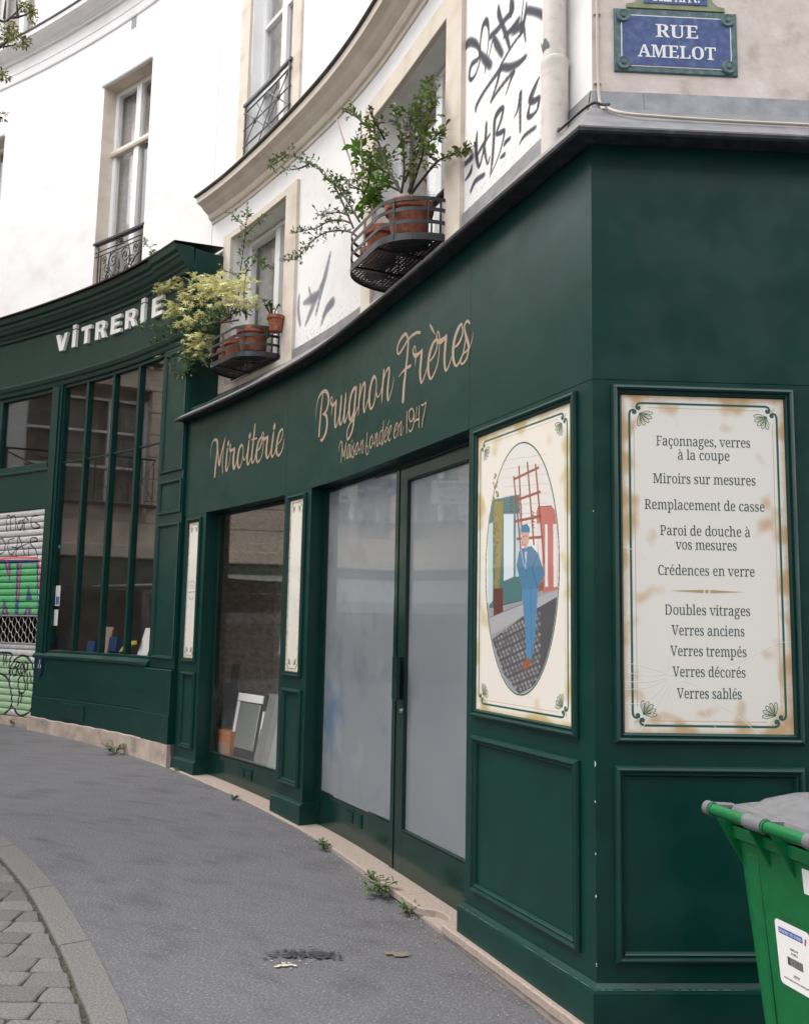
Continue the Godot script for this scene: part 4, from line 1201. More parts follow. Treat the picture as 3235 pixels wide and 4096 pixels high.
# ================================================================ the glazier's shopfront beside it
func build_left_shop() -> void:
	var t := thing("glazier_shopfront", "teal green glazier's shop front with tall mullioned window and raised white letters", "shopfront", fp(7.0, 0.4, 0))
	var g: Material = mats.green_paint
	var far := 12.6
	# fascia and its mouldings
	var m := Shape.new()
	fbox(m, 5.60, far, 4.30, 4.92, -0.30, 0.02, false, 0.002)
	part(t, "fascia_board", m, g)
	var c := Shape.new()
	var corn := [Vector2(4.86, 0.02), Vector2(4.868, 0.045), Vector2(4.895, 0.05), Vector2(4.915, 0.075), Vector2(4.93, 0.08), Vector2(4.95, 0.115), Vector2(4.985, 0.135), Vector2(5.0, 0.15), Vector2(5.03, 0.155), Vector2(5.045, 0.185), Vector2(5.085, 0.195), Vector2(5.10, 0.20), Vector2(5.11, 0.0), Vector2(4.9, -0.01)]
	sweep(c, stations(6.16, far), corn, false)
	var lift := []
	for q in corn:
		lift.append(Vector2(q.x - 0.004, q.y + 0.028))
	sweep(c, stations(5.60, 6.16), lift, false)
	part(t, "cornice", c, g)
	var lead := Shape.new()
	sweep(lead, stations(5.59, far), [Vector2(5.10, 0.232), Vector2(5.114, 0.236), Vector2(5.118, 0.22), Vector2(5.19, -0.29)], false, false)
	part(t, "lead_cover", lead, mats.drip_metal)
	var ret := Shape.new()
	fbox(ret, 5.585, 5.60, 3.42, 5.09, -0.30, 0.018)
	part(t, "return_panel", ret, g)
	var am := Shape.new()
	sweep(am, stations(5.60, far), [Vector2(4.20, -0.02), Vector2(4.205, 0.03), Vector2(4.225, 0.038), Vector2(4.232, 0.030), Vector2(4.25, 0.034), Vector2(4.265, 0.052), Vector2(4.285, 0.060), Vector2(4.30, 0.066), Vector2(4.312, 0.066), Vector2(4.318, 0.045), Vector2(4.33, 0.04), Vector2(4.335, 0.018), Vector2(4.335, -0.02)])
	part(t, "architrave", am, g)
	# pilaster with three panels
	var pl := Shape.new()
	fbox(pl, 5.602, 6.115, 1.19, 4.205, -0.05, 0.024, false, 0.003)
	var pil := part(t, "pilaster", pl, g)
	for q in [[2.99, 4.15], [2.598, 2.914], [1.272, 2.51]]:
		var p := Shape.new()
		ring(p, 5.625, 6.07, q[0], q[1], [Vector2(0, 0.024), Vector2(0, 0.034), Vector2(0.008, 0.042), Vector2(0.016, 0.042), Vector2(0.022, 0.034), Vector2(0.027, 0.036), Vector2(0.034, 0.026)])
		part(pil, "panel_moulding", p, g)
	var base := Shape.new()
	fbox(base, 5.602, 6.14, 0.54, 1.185, -0.05, 0.052, false, 0.008)
	part(pil, "pedestal", base, g)
	# stall riser in two boards, with a sill
	var r1 := Shape.new()
	fbox(r1, 6.14, 8.29, 0.795, 1.20, -0.05, 0.036, false, 0.003)
	part(t, "riser_board", r1, g)
	var r2 := Shape.new()
	fbox(r2, 6.14, 8.285, 0.553, 0.791, -0.05, 0.044, false, 0.004)
	part(t, "riser_board", r2, g)
	var r3 := Shape.new()
	fbox(r3, 5.602, 6.14, 0.545, 0.785, 0.05, 0.058, false, 0.003)
	part(t, "riser_board", r3, g)
	var sill := Shape.new()
	sweep(sill, stations(6.10, 8.31), [Vector2(1.20, 0.03), Vector2(1.20, 0.048), Vector2(1.212, 0.054), Vector2(1.230, 0.052), Vector2(1.238, 0.042), Vector2(1.262, 0.02), Vector2(1.264, -0.04)])
	part(t, "sill", sill, g)
	# perforated vent plate
	var v := Shape.new()
	fbox(v, 7.27, 7.69, 0.598, 0.757, 0.044, 0.052, false, 0.002)
	var plate := part(t, "vent_plate", v, mats.green_paint)
	for j in 3:
		for i in 11:
			var s := 7.34 + i * 0.0285 + (0.008 if j == 1 else 0.0)
			var hole := Shape.new()
			hole.lathe(Transform3D(Basis(along3(s), out3(s), Vector3.UP), fp(s, 0.65 + j * 0.03, 0.0525)), [Vector2(0.0, 0.0), Vector2(0.009, 0.0), Vector2(0.0095, -0.004)], 10)
			part(plate, "vent_hole", hole, mats.rubber)
	# big window: outer frame, three mullions, eight panes with a thin putty line between upper and lower
	var fr := Shape.new()
	fbox(fr, 6.115, 6.155, 1.262, 4.205, -0.06, 0.008, false, 0.004)
	fbox(fr, 8.075, 8.105, 1.262, 4.205, -0.06, 0.008, false, 0.004)
	fbox(fr, 6.155, 8.075, 4.165, 4.205, -0.06, 0.010, false, 0.004)
	fbox(fr, 6.155, 8.075, 1.262, 1.288, -0.06, 0.010, false, 0.004)
	var win := part(t, "shop_window", fr, g)
	for s in [6.632, 7.130, 7.633]:
		var q := Shape.new()
		fbox(q, s - 0.020, s + 0.020, 1.288, 4.165, -0.05, 0.012, false, 0.007)
		part(win, "mullion", q, g)
	var edges := [6.155, 6.612, 6.652, 7.110, 7.150, 7.613, 7.653, 8.075]
	for i in 4:
		var a: float = edges[i * 2]
		var b: float = edges[i * 2 + 1]
		for q in [[1.288, 3.325], [3.332, 4.165]]:
			var p := Shape.new()
			fbox(p, a, b, q[0], q[1], -0.026, -0.020, false, 0.0, 3.0)
			part(win, "pane", p, mats.glass)
		var tr := Shape.new()
		fbox(tr, a, b, 3.320, 3.337, -0.034, -0.010, false, 0.002)
		part(win, "glazing_bar", tr, g)
	# post, transom window, cover panel and roller shutter bay
	var po := Shape.new()
	fbox(po, 8.105, 8.30, 1.262, 4.205, -0.08, 0.028, false, 0.004)
	fbox(po, 8.15, 8.185, 1.262, 4.205, 0.02, 0.040, false, 0.006)
	fbox(po, 8.29, 8.305, 0.56, 1.262, -0.08, 0.028)
	part(t, "door_post", po, g)
	var uw := Shape.new()
	fbox(uw, 8.30, 8.345, 3.30, 4.205, -0.06, 0.0)
	fbox(uw, 9.33, 9.40, 3.30, 4.205, -0.06, 0.0)
	fbox(uw, 8.345, 9.33, 4.16, 4.205, -0.06, 0.0)
	fbox(uw, 8.345, 9.33, 3.30, 3.36, -0.06, 0.012)
	var up := part(t, "transom_window", uw, g)
	var ug := Shape.new()
	fbox(ug, 8.345, 9.33, 3.36, 4.16, -0.043, -0.037, false, 0.0, 3.0)
	part(up, "pane", ug, mats.glass)
	var cp := Shape.new()
	fbox(cp, 8.302, far, 2.84, 3.295, -0.06, 0.006, false, 0.004)
	fbox(cp, 8.302, far, 3.262, 3.298, -0.06, 0.022, false, 0.006)
	part(t, "cover_panel", cp, g)
	var rest := Shape.new()
	fbox(rest, 9.40, far, 3.30, 4.205, -0.06, -0.01)
	fbox(rest, 10.5, far, 0.5, 2.84, -0.06, 0.0)
	part(t, "side_boarding", rest, g)
	# stone base
	var cuts := [5.60, 6.9, 8.315]
	for i in 2:
		var b := Shape.new()
		var last := []
		var ss := stations(cuts[i] + 0.001, cuts[i + 1] - 0.001, 0.06)
		for s in ss:
			var top: float = 0.55 + (0.03 if s < 8.0 else 0.045) * (s - 6.5) * 0.4 + sin(s * 23.0) * 0.003
			var p := at2(s)
			var lo := ground_y(p.x, p.y) - 0.05
			var wob := sin(s * 14.0) * 0.002 + sin(s * 51.0) * 0.0015
			var r := [fp(s, top, 0.03), fp(s, top, 0.050 + wob), fp(s, top - 0.008, 0.056 + wob), fp(s, lo, 0.060 + wob)]
			if last:
				for j in 3:
					b.quad(last[j], last[j + 1], r[j + 1], r[j])
			last = r
			if s == ss[0] or s == ss[-1]:
				b.flat3(fp(s, lo, 0.0), r[2], r[3])
				b.flat3(fp(s, lo, 0.0), r[0], r[2])
				b.flat3(r[0], r[1], r[2])
		part(t, "base_stone", b, mats.base_stone)
	var th := Shape.new()
	var l2 := []
	for s in stations(8.31, 10.6, 0.1):
		var p := at2(s)
		var r := [fp(s, 0.548, -0.08), fp(s, 0.545, 0.02), fp(s, ground_y(p.x, p.y) - 0.05, 0.024)]
		if l2:
			for j in 2:
				th.quad(l2[j], l2[j + 1], r[j + 1], r[j])
		l2 = r
	part(t, "threshold", th, mats.base_stone)
	# raised white letters
	var spots := [["V", 8.262, 8.03], ["I", 7.945, 7.862], ["T", 7.762, 7.568], ["R", 7.486, 7.285], ["E", 7.186, 6.99], ["R", 6.905, 6.688], ["I", 6.61, 6.515], ["E", 6.37, 6.16]]
	for q in spots:
		raised_letter(t, q[0], q[1], q[2])
	# roller shutter, its slats sprayed over, with an open grille band
	var sh := thing("roller_shutter", "grey roller shutter sprayed with graffiti and an open lattice band", "shutter", fp(9.0, 0.55, 0.0))
	mats["shutter_print"] = mat("shutter_print", Color(), 0.5, {"tex": shutter_print(), "metal": 0.1})
	mats["shutter_print"].texture_repeat = false
	var uvb := [9.45, 8.30, 2.84, 0.54]
	var y := 1.655
	while y < 2.83:
		slat(sh, y, uvb)
		y += 0.074
	y = 0.552
	while y < 1.33:
		slat(sh, y, uvb)
		y += 0.0725
	var gd := Shape.new()
	fbox(gd, 8.303, 8.318, 0.55, 2.84, -0.03, 0.012)
	part(sh, "guide_rail", gd, mats.grille_steel)
	var lb := Shape.new()
	fbox(lb, 8.32, 10.5, 1.325, 1.352, -0.03, 0.004)
	fbox(lb, 8.32, 10.5, 1.640, 1.657, -0.03, 0.002)
	part(sh, "rail", lb, mats.grille_steel)
	for j in 5:
		var p := []
		var r := []
		for i in 160:
			var s := 8.322 + i * 0.013
			p.append(fp(s, 1.378 + j * 0.0575 + (0.028 if j % 2 else -0.028) * clampf(1.6 * sin(TAU * (s - 8.3) / 0.135), -1.0, 1.0), -0.012 + 0.003 * (j % 2)))
			r.append(0.0055)
		var q := Shape.new()
		q.tube(p, r, 5)
		part(sh, "lattice_bar", q, mats.grille_steel)

func slat(sh: Node3D, y: float, uvb: Array) -> void:
	var m := Shape.new()
	var h := 0.0715
	sweep(m, stations(8.315, 10.5, 0.12), [Vector2(y, -0.014), Vector2(y + 0.006, -0.004), Vector2(y + 0.016, 0.002), Vector2(y + 0.036, 0.004), Vector2(y + 0.056, 0.001), Vector2(y + 0.066, -0.004), Vector2(y + h, -0.012)], false, false, uvb)
	part(sh, "slat", m, mats.shutter_print)

func raised_letter(t: Node3D, ch: String, sl: float, sr: float) -> void:
	var y0 := 4.595
	var h := 0.195
	var w := sl - sr
	var outlines := []
	match ch:
		"V":
			outlines = [[0, 1, 0.3, 1, 0.52, 0.32, 0.72, 1, 1, 1, 0.68, 0, 0.36, 0]]
		"I":
			outlines = [[0.1, 0.0, 0.9, 0.0, 0.95, 1.0, 0.15, 1.0], [0.15, 1.08, 0.95, 1.08, 0.95, 1.3, 0.15, 1.3]]
		"T":
			outlines = [[0.33, 0, 0.66, 0, 0.68, 0.78, 1, 0.78, 1, 1, 0, 1, 0, 0.78, 0.35, 0.78]]
		"E":
			outlines = [[0, 0, 1, 0, 1, 0.2, 0.36, 0.2, 0.36, 0.42, 0.9, 0.42, 0.9, 0.6, 0.36, 0.6, 0.36, 0.81, 1, 0.81, 1, 1, 0, 1]]
		"R":
			outlines = [[0, 0, 0.32, 0, 0.32, 0.38, 0.5, 0.38, 0.68, 0, 1, 0, 0.78, 0.43, 0.92, 0.55, 0.96, 0.72, 0.9, 0.9, 0.76, 0.98, 0.6, 1, 0, 1, 0, 0.55, 0.32, 0.55, 0.32, 0.82, 0.55, 0.82, 0.64, 0.76, 0.64, 0.62, 0.55, 0.55, 0, 0.5499]]
	var m := Shape.new()
	for o in outlines:
		var p := PackedVector2Array()
		for i in range(0, o.size(), 2):
			p.append(Vector2(o[i], o[i + 1]))
		var idx := Geometry2D.triangulate_polygon(p)
		var f := []
		var b := []
		for q in p:
			f.append(fp(sl - q.x * w, y0 + q.y * h, 0.054))
			b.append(fp(sl - q.x * w, y0 + q.y * h, 0.0215))
		for i in range(0, idx.size(), 3):
			m.flat3(f[idx[i]], f[idx[i + 1]], f[idx[i + 2]])
		for i in p.size():
			var k := (i + 1) % p.size()
			m.quad(f[i], f[k], b[k], b[i])
	part(t, "raised_letter", m, mats.white_letter, "white raised letter %s" % ch)

func shutter_print() -> ImageTexture:
	var w := 520
	var h := 1040
	var p := Print.new(w, h, lin(0.50, 0.50, 0.51))
	var f := noise(201, 0.02, 4)
	p.speckle(lin(0.66, 0.66, 0.67), f, 0.05, 3.0, 0.6)
	var k := Vector2(w, h) * 0.001
	for q in SHUT_BLUE:
		p.poly(pts(q, k), lin(0.05, 0.085, 0.20))
	for q in SHUT_GREEN:
		p.poly(pts(q, k), lin(0.10, 0.40, 0.16))
	for q in SHUT_HOLE:
		p.poly(pts(q, k), lin(0.05, 0.085, 0.20))
	for q in SHUT_PALE:
		p.poly(pts(q, k), lin(0.34, 0.50, 0.31))
	p.speckle(lin(0.5, 0.62, 0.5), noise(204, 0.015, 3), 0.25, 2.0, 0.25)
	for q in SHUT_RED:
		sprayed(p, q, k, 11.0, lin(0.62, 0.10, 0.12), 0.6)
	for q in SHUT_BLACK:
		sprayed(p, q, k, 6.5, lin(0.02, 0.02, 0.02), 0.5)
	for q in SHUT_BLACK_LOW:
		sprayed(p, q, k, 10.0, lin(0.015, 0.015, 0.015), 0.5)
	p.speckle(lin(0.12, 0.11, 0.10), noise(207, 0.03, 5), 0.38, 3.0, 0.5)
	return p.tex()

func pts(q: Array, k: Vector2) -> PackedVector2Array:
	var o := PackedVector2Array()
	for i in range(0, q.size(), 2):
		o.append(Vector2(q[i], q[i + 1]) * k)
	return o

func sprayed(p: Print, q: Array, k: Vector2, width: float, col: Color, soft: float) -> void:
	var a := []
	for e in pts(q, k):
		a.append(Vector3(e.x, e.y, 0))
	var sm := spline(a, 4)
	var o := []
	var w := []
	for e in sm:
		o.append(Vector2(e.x, e.y))
		w.append(width)
	p.line(o, w, col, soft)

# ================================================================ the walls above
func window_set(t: Node3D, q: Array, d: float, stiles: Array, bars: Array, curtain_from: float, curtain_to: float) -> void:
	# q: opening [s0, s1, y0, y1]; d: depth of the frame behind the wall face
	var fr := Shape.new()
	var w := 0.055
	fbox(fr, q[0], q[0] + w, q[2], q[3], d - 0.06, d, true)
	fbox(fr, q[1] - w, q[1], q[2], q[3], d - 0.06, d, true)
	fbox(fr, q[0] + w, q[1] - w, q[3] - w, q[3], d - 0.06, d, true)
	fbox(fr, q[0] + w, q[1] - w, q[2], q[2] + w, d - 0.06, d, true)
	var win := part(t, "window", fr, mats.white_frame)
	var xs := [q[0] + w]
	for s in stiles:
		var m := Shape.new()
		fbox(m, s - 0.045, s + 0.045, q[2] + w, q[3] - w, d - 0.055, d + 0.012, true)
		part(win, "stile", m, mats.white_frame)
		xs.append(s - 0.045)
		xs.append(s + 0.045)
	xs.append(q[1] - w)
	var ys := [q[2] + w]
	for b in bars:
		var m := Shape.new()
		fbox(m, q[0] + w, q[1] - w, b - 0.02, b + 0.02, d - 0.05, d + 0.006, true)
		part(win, "glazing_bar", m, mats.white_frame)
		ys.append(b - 0.02)
		ys.append(b + 0.02)
	ys.append(q[3] - w)
	for i in range(0, xs.size(), 2):
		for j in range(0, ys.size(), 2):
			var m := Shape.new()
			fbox(m, xs[i], xs[i + 1], ys[j], ys[j + 1], d - 0.036, d - 0.028, true, 0.0, 3.0)
			part(win, "pane", m, mats.glass)
	# a room behind, with a drawn curtain or blind
	var room := Shape.new()
	var r := [q[0] - 0.3, q[1] + 0.3, q[2] - 0.2, q[3] + 0.2]
	reveal(room, r, d - 0.07, d - 1.6)
	sheet(room, r[0], r[1], r[2], r[3], [], d - 1.6)
	part(t, "room_lining", room, mats.room_wall)
	var cu := Shape.new()
	var a := lerpf(q[0], q[1], curtain_from)
	var b := lerpf(q[0], q[1], curtain_to)
	var n := 40
	var last := []
	for i in n + 1:
		var s := lerpf(a, b, float(i) / n)
		var dd := d - 0.13 + 0.016 * sin(i * 1.3)
		var e := [fq(s, q[2] + 0.02, dd, true), fq(s, q[3] - 0.02, dd, true)]
		if last:
			cu.quad(last[0], e[0], e[1], last[1])
		last = e
	part(win, "curtain", cu, mats.curtain)

func surround(t: Node3D, o: Array, i: Array, proud: float) -> void:
	# flat plaster band round an opening: o outer, i inner rectangle
	for q in [[o[0], i[0], o[2], o[3]], [i[1], o[1], o[2], o[3]], [i[0], i[1], i[3], o[3]]]:
		var m := Shape.new()
		fbox(m, q[0], q[1], q[2], q[3], -0.01, proud, true, 0.004)
		part(t, "window_surround", m, mats.plaster_cream)

func build_upper_walls() -> void:
	var w1 := [4.37, 5.46, 3.70, 5.235]
	var w2 := [1.672, 2.83, 3.70, 5.175]
	var w3 := [4.375, 5.26, 5.98, 8.6]
	var t := thing("corner_building", "white plastered building with cream window surrounds above the corner shopfront", "building", fp(0.2, 3.8, wall_n(0.2)))
	var sprayed_zone := [0.62, 1.47, 3.80, 5.52]
	var tag_zone := [2.98, 4.16, 3.80, 5.30]
	var m := Shape.new()
	sheet(m, 0.2, 5.90, 3.72, 11.5, [w1, w2, w3, sprayed_zone, tag_zone])
	part(t, "wall", m, mats.plaster_white)
	var sp := Shape.new()
	sheet(sp, 0.62, 1.47, 3.80, 5.52, [], 0.0, true, [1.47, 0.62, 5.52, 3.80])
	mats["sprayed_plaster"] = mat("sprayed_plaster", Color(), 0.92, {"tex": wall_print(0.62, 1.47, 3.80, 5.52, GRAFFITI, lin(0.045, 0.05, 0.065), 0.78, 300)})
	mats["sprayed_plaster"].texture_repeat = false
	part(t, "sprayed_wall", sp, mats.sprayed_plaster, "white plaster with black sprayed graffiti tags")
	var tg := Shape.new()
	sheet(tg, 2.98, 4.16, 3.80, 5.30, [], 0.0, true, [4.16, 2.98, 5.30, 3.80])
	mats["tagged_plaster"] = mat("tagged_plaster", Color(), 0.92, {"tex": wall_print(2.98, 4.16, 3.80, 5.30, TAG, lin(0.16, 0.165, 0.19), 0.55, 310)})
	mats["tagged_plaster"].texture_repeat = false
	part(t, "sprayed_wall", tg, mats.tagged_plaster, "white plaster with a faint grey sprayed tag")
	# side-street face
	var rw := Shape.new()
	var c := wall_corner()
	var e := fp(-2.6, 0, -0.24)
	var yy := [3.72, 11.5]
	for i in 8:
		var a := Vector3(c.x, 0, c.y).lerp(e, i / 8.0)
		var b := Vector3(c.x, 0, c.y).lerp(e, (i + 1) / 8.0)
		rw.quad(Vector3(a.x, 3.72, a.z), Vector3(b.x, 3.72, b.z), Vector3(b.x, 11.5, b.z), Vector3(a.x, 11.5, a.z))
	part(t, "side_wall", rw, mats.plaster_corner, "greyish pink plaster wall above the side of the shop")
	# reveals
	for q in [w1, w2, w3]:
		var r := Shape.new()
		reveal(r, q, -0.011, -0.26)
		part(t, "window_reveal", r, mats.plaster_white)
	surround(t, [4.165, 5.60, 3.74, 5.30], w1, 0.028)
	surround(t, [1.465, 2.985, 3.74, 5.325], w2, 0.028)
	surround(t, [4.21, 5.44, 5.95, 8.75], w3, 0.022)
	window_set(t, w1, -0.17, [4.87], [], 0.55, 0.98)
	window_set(t, w2, -0.17, [2.16], [], 0.62, 0.98)
	window_set(t, w3, -0.12, [4.80], [6.62, 7.30, 7.98], 0.5, 0.97)
	for q in [w1, w2]:
		var sl := Shape.new()
		fbox(sl, q[0], q[1], 3.74, 3.80, -0.26, 0.03, true, 0.006)
		part(t, "window_sill", sl, mats.plaster_cream)
		var bx := Shape.new()
		fbox(bx, q[0] + 0.06, q[1] - 0.06, q[3] - 0.055, q[3] - 0.018, -0.168, -0.155, true, 0.003)
		part(t, "air_inlet", bx, mats.white_frame)
		for k in 2:
			var rl := Shape.new()
			var ya := 4.165 - k * 0.30
			var p := []
			var r := []
			for s in stations(q[0], q[1], 0.2):
				p.append(fq(s, ya, -0.04, true))
				r.append(0.024 if k == 0 else 0.010)
			rl.tube(p, r, 8)
			part(t, "guard_rail", rl, mats.black_iron)
		for i in 9:
			var b := Shape.new()
			var s: float = lerpf(q[0] + 0.06, q[1] - 0.06, i / 8.0)
			b.tube([fq(s, 3.86, -0.04, true), fq(s, 4.16, -0.04, true)], [0.007, 0.007], 6)
			part(t, "guard_bar", b, mats.black_iron)
	# cornice with a dark lead lip
	var co := Shape.new()
	sweep(co, stations(0.2, 5.88), [Vector2(5.515, -0.01), Vector2(5.518, 0.012), Vector2(5.545, 0.020), Vector2(5.552, 0.038), Vector2(5.570, 0.050), Vector2(5.60, 0.058), Vector2(5.612, 0.078), Vector2(5.635, 0.112), Vector2(5.662, 0.138), Vector2(5.672, 0.16), Vector2(5.68, 0.185), Vector2(5.735, 0.19), Vector2(5.74, -0.01)], true)
	part(t, "cornice", co, mats.plaster_cream)
	var lp := Shape.new()
	sweep(lp, stations(0.2, 5.90), [Vector2(5.738, 0.0), Vector2(5.738, 0.205), Vector2(5.748, 0.212), Vector2(5.765, 0.206), Vector2(5.80, 0.0)], true)
	part(t, "cornice_cover", lp, mats.slate_lip)
	# window guard with crossed bars above the cornice
	cross_guard(w3)
	# downpipe at the corner
	var dp := thing("downpipe", "cream painted downpipe with torn paint at the corner of the white wall", "pipe", fq(0.4, 3.7, 0.06, true))
	var pp := Shape.new()
	pp.tube([fq(0.402, 4.12, 0.065, true), fq(0.402, 11.5, 0.065, true)], [0.052, 0.052], 20)
	part(dp, "upper_pipe", pp, mats.pipe_cream)
	var pq := Shape.new()
	pq.lathe(Transform3D(Basis.IDENTITY, fq(0.402, 3.45, 0.065, true)), [Vector2(0.060, 0.0), Vector2(0.061, 0.62), Vector2(0.064, 0.66), Vector2(0.063, 0.675), Vector2(0.054, 0.685)], 20)
	part(dp, "cast_iron_foot", pq, mats.pipe_cream)
	var torn := Shape.new()
	var tp := fq(0.402, 4.17, 0.065, true)
	for i in 5:
		var a0 := 2.2 + i * 0.2
		var h0 := 0.02 + 0.03 * absf(sin(i * 2.1))
		var d0 := Vector3(cos(a0), 0, sin(a0))
		var d1 := Vector3(cos(a0 + 0.2), 0, sin(a0 + 0.2))
		torn.quad(tp + d0 * 0.053, tp + d1 * 0.053, tp + d1 * 0.062 + Vector3.UP * (0.02 + 0.03 * absf(sin((i + 1) * 2.1))), tp + d0 * 0.062 + Vector3.UP * h0)
	part(dp, "torn_paint", torn, mats.zinc)

	# ---------------- the building over the glazier's
	var l := thing("curved_building", "bright white curved building over the glazier's shop with deep set windows", "building", fp(8.0, 5.1, -0.30))
	var o1 := [7.235, 8.165, 5.15, 7.93]
	var o2 := [10.18, 11.1, 5.15, 7.93]
	var o3 := [9.75, 10.75, 9.05, 11.2]
	var lw := Shape.new()
	sheet(lw, 5.90, 14.0, 4.93, 11.5, [o1, o2, o3])
	part(l, "wall", lw, mats.plaster_white)
	var seam := Shape.new()
	fbox(seam, 5.885, 5.905, 5.0, 11.5, -0.03, 0.006, true)
	part(l, "party_seam", seam, mats.plaster_white)
	for q in [o1, o2, o3]:
		var r := Shape.new()
		reveal(r, q, 0.0, -0.36)
		part(l, "window_reveal", r, mats.plaster_cream)
	for q in [o1, o2]:
		var hd := Shape.new()
		sweep(hd, stations(q[0], q[1] + 0.03), [Vector2(7.925, -0.02), Vector2(7.925, 0.02), Vector2(7.94, 0.028), Vector2(7.965, 0.022), Vector2(7.97, -0.02)], true)
		part(l, "window_head", hd, mats.plaster_white)
	window_set(l, o1, -0.17, [7.70], [7.14], 0.52, 0.98)
	window_set(l, o2, -0.17, [10.64], [7.14], 0.3, 0.98)
	window_set(l, o3, -0.17, [10.25], [10.4], 0.3, 0.98)
	for q in [o1]:
		var tr := Shape.new()
		sweep(tr, stations(q[0], q[1]), [Vector2(7.10, -0.18), Vector2(7.10, -0.135), Vector2(7.125, -0.125), Vector2(7.15, -0.135), Vector2(7.18, -0.15), Vector2(7.18, -0.18)], true)
		part(l, "transom_moulding", tr, mats.plaster_cream)
	# string course and cornice
	var sc := Shape.new()
	sweep(sc, stations(5.92, 14.0), [Vector2(8.605, -0.01), Vector2(8.607, 0.014), Vector2(8.620, 0.022), Vector2(8.634, 0.022), Vector2(8.64, 0.008), Vector2(8.735, 0.008), Vector2(8.738, 0.016), Vector2(8.75, 0.018), Vector2(8.755, -0.01)], true)
	part(l, "string_course", sc, mats.plaster_white)
	var cc := Shape.new()
	sweep(cc, stations(5.92, 14.0), [Vector2(8.90, -0.01), Vector2(8.905, 0.03), Vector2(8.925, 0.04), Vector2(8.93, 0.06), Vector2(8.945, 0.065), Vector2(8.95, 0.11), Vector2(8.97, 0.16), Vector2(8.975, 0.22), Vector2(9.03, 0.225), Vector2(9.035, -0.01)], true)
	part(l, "cornice", cc, mats.plaster_white)
	var cl := Shape.new()
	sweep(cl, stations(5.92, 14.0), [Vector2(9.03, 0.0), Vector2(9.03, 0.238), Vector2(9.05, 0.24), Vector2(9.065, 0.22), Vector2(9.09, 0.0)], true)
	part(l, "cornice_cover", cl, mats.slate_lip)
	var vg := Shape.new()
	for i in 9:
		for j in 3:
			fbox(vg, 7.60 + j * 0.034, 7.625 + j * 0.034, 8.47 + i * 0.016, 8.476 + i * 0.016, 0.0, 0.004, true, 0.0)
	part(l, "wall_vent", vg, mats.zinc)
	scroll_guard(o1)

func wall_print(s0: float, s1: float, y0: float, y1: float, strokes: Array, col: Color, strength: float, seed_: int) -> ImageTexture:
	var w := 440
	var h := int(w * (y1 - y0) / (s1 - s0))
	var p := Print.new(w, h, lin(0.77, 0.755, 0.755))
	p.speckle(lin(0.70, 0.68, 0.68), noise(seed_, 0.012, 5), 0.05, 2.0, 0.55)
	p.speckle(lin(0.80, 0.79, 0.79), noise(seed_ + 1, 0.05, 4), 0.15, 2.0, 0.5)
	var k := w / (s1 - s0)
	for st in strokes:
		var o := []
		var wd := []
		for q in stroke_points(st, 4):
			o.append(Vector2((s1 - q.x) * k, (y1 - q.y) * k))
			wd.append(maxf(2.0, q.z * k * 0.66))
		p.line(o, wd, col, 0.95, strength)
	# flaking grime along the foot of the wall
	var f := noise(seed_ + 2, 0.07, 5)
	for y in range(int(h * 0.80), h):
		for x in w:
			var v := f.get_noise_2d(x, y) + (float(y) / h - 0.97) * 3.2
			if v > 0.0:
				p.dab(x, y, lin(0.46, 0.43, 0.40), minf(v * 1.6, 0.6))
	return p.tex()

func cross_guard(q: Array) -> void:
	var t := thing("window_guard", "grey iron window guard of crossed bars above the cornice", "railing", fq(4.8, 5.8, 0.04, true))
	var mt: Material = mats.grey_iron
	var d := 0.035
	var a: float = q[0] - 0.03
	var b: float = q[1] + 0.02
	var pt := func(s, y): return fq(s, y, d, true)
	for e in [[6.475, 0.03, 0.028], [6.40, 0.012, 0.012], [6.06, 0.012, 0.012], [5.90, 0.012, 0.012], [6.23, 0.010, 0.010]]:
		var m := Shape.new()
		fbox(m, a, b, e[0] - e[1] * 0.5, e[0] + e[1] * 0.5, d - e[2] * 0.5, d + e[2] * 0.5, true, 0.002)
		part(t, "rail", m, mt)
	for s in [a + 0.03, b - 0.03]:
		var m := Shape.new()
		fbox(m, s - 0.008, s + 0.008, 5.80, 6.47, d - 0.008, d + 0.008, true, 0.001)
		part(t, "post", m, mt)
	var mid := (a + b) * 0.5
	for e in [[a + 0.03, 6.40, mid, 6.06], [mid, 6.40, a + 0.03, 6.06], [mid, 6.40, b - 0.03, 6.06], [b - 0.03, 6.40, mid, 6.06], [a + 0.25, 6.40, mid + 0.2, 5.9], [b - 0.25, 6.40, mid - 0.2, 5.9]]:
		var m := Shape.new()
		m.bar(pt.call(e[0], e[1]), pt.call(e[2], e[3]), 0.012, 0.008, out3(mid))
		part(t, "cross_bar", m, mt)
	for s in [lerpf(a, mid, 0.5), lerpf(b, mid, 0.5)]:
		var m := Shape.new()
		m.lathe(Transform3D(Basis(along3(s), out3(s), Vector3.UP), pt.call(s, 6.23)), [Vector2(0, 0.02), Vector2(0.012, 0.018), Vector2(0.014, 0.010), Vector2(0.026, 0.012), Vector2(0.03, 0.004), Vector2(0.03, -0.006)], 14)
		part(t, "rosette", m, mt)

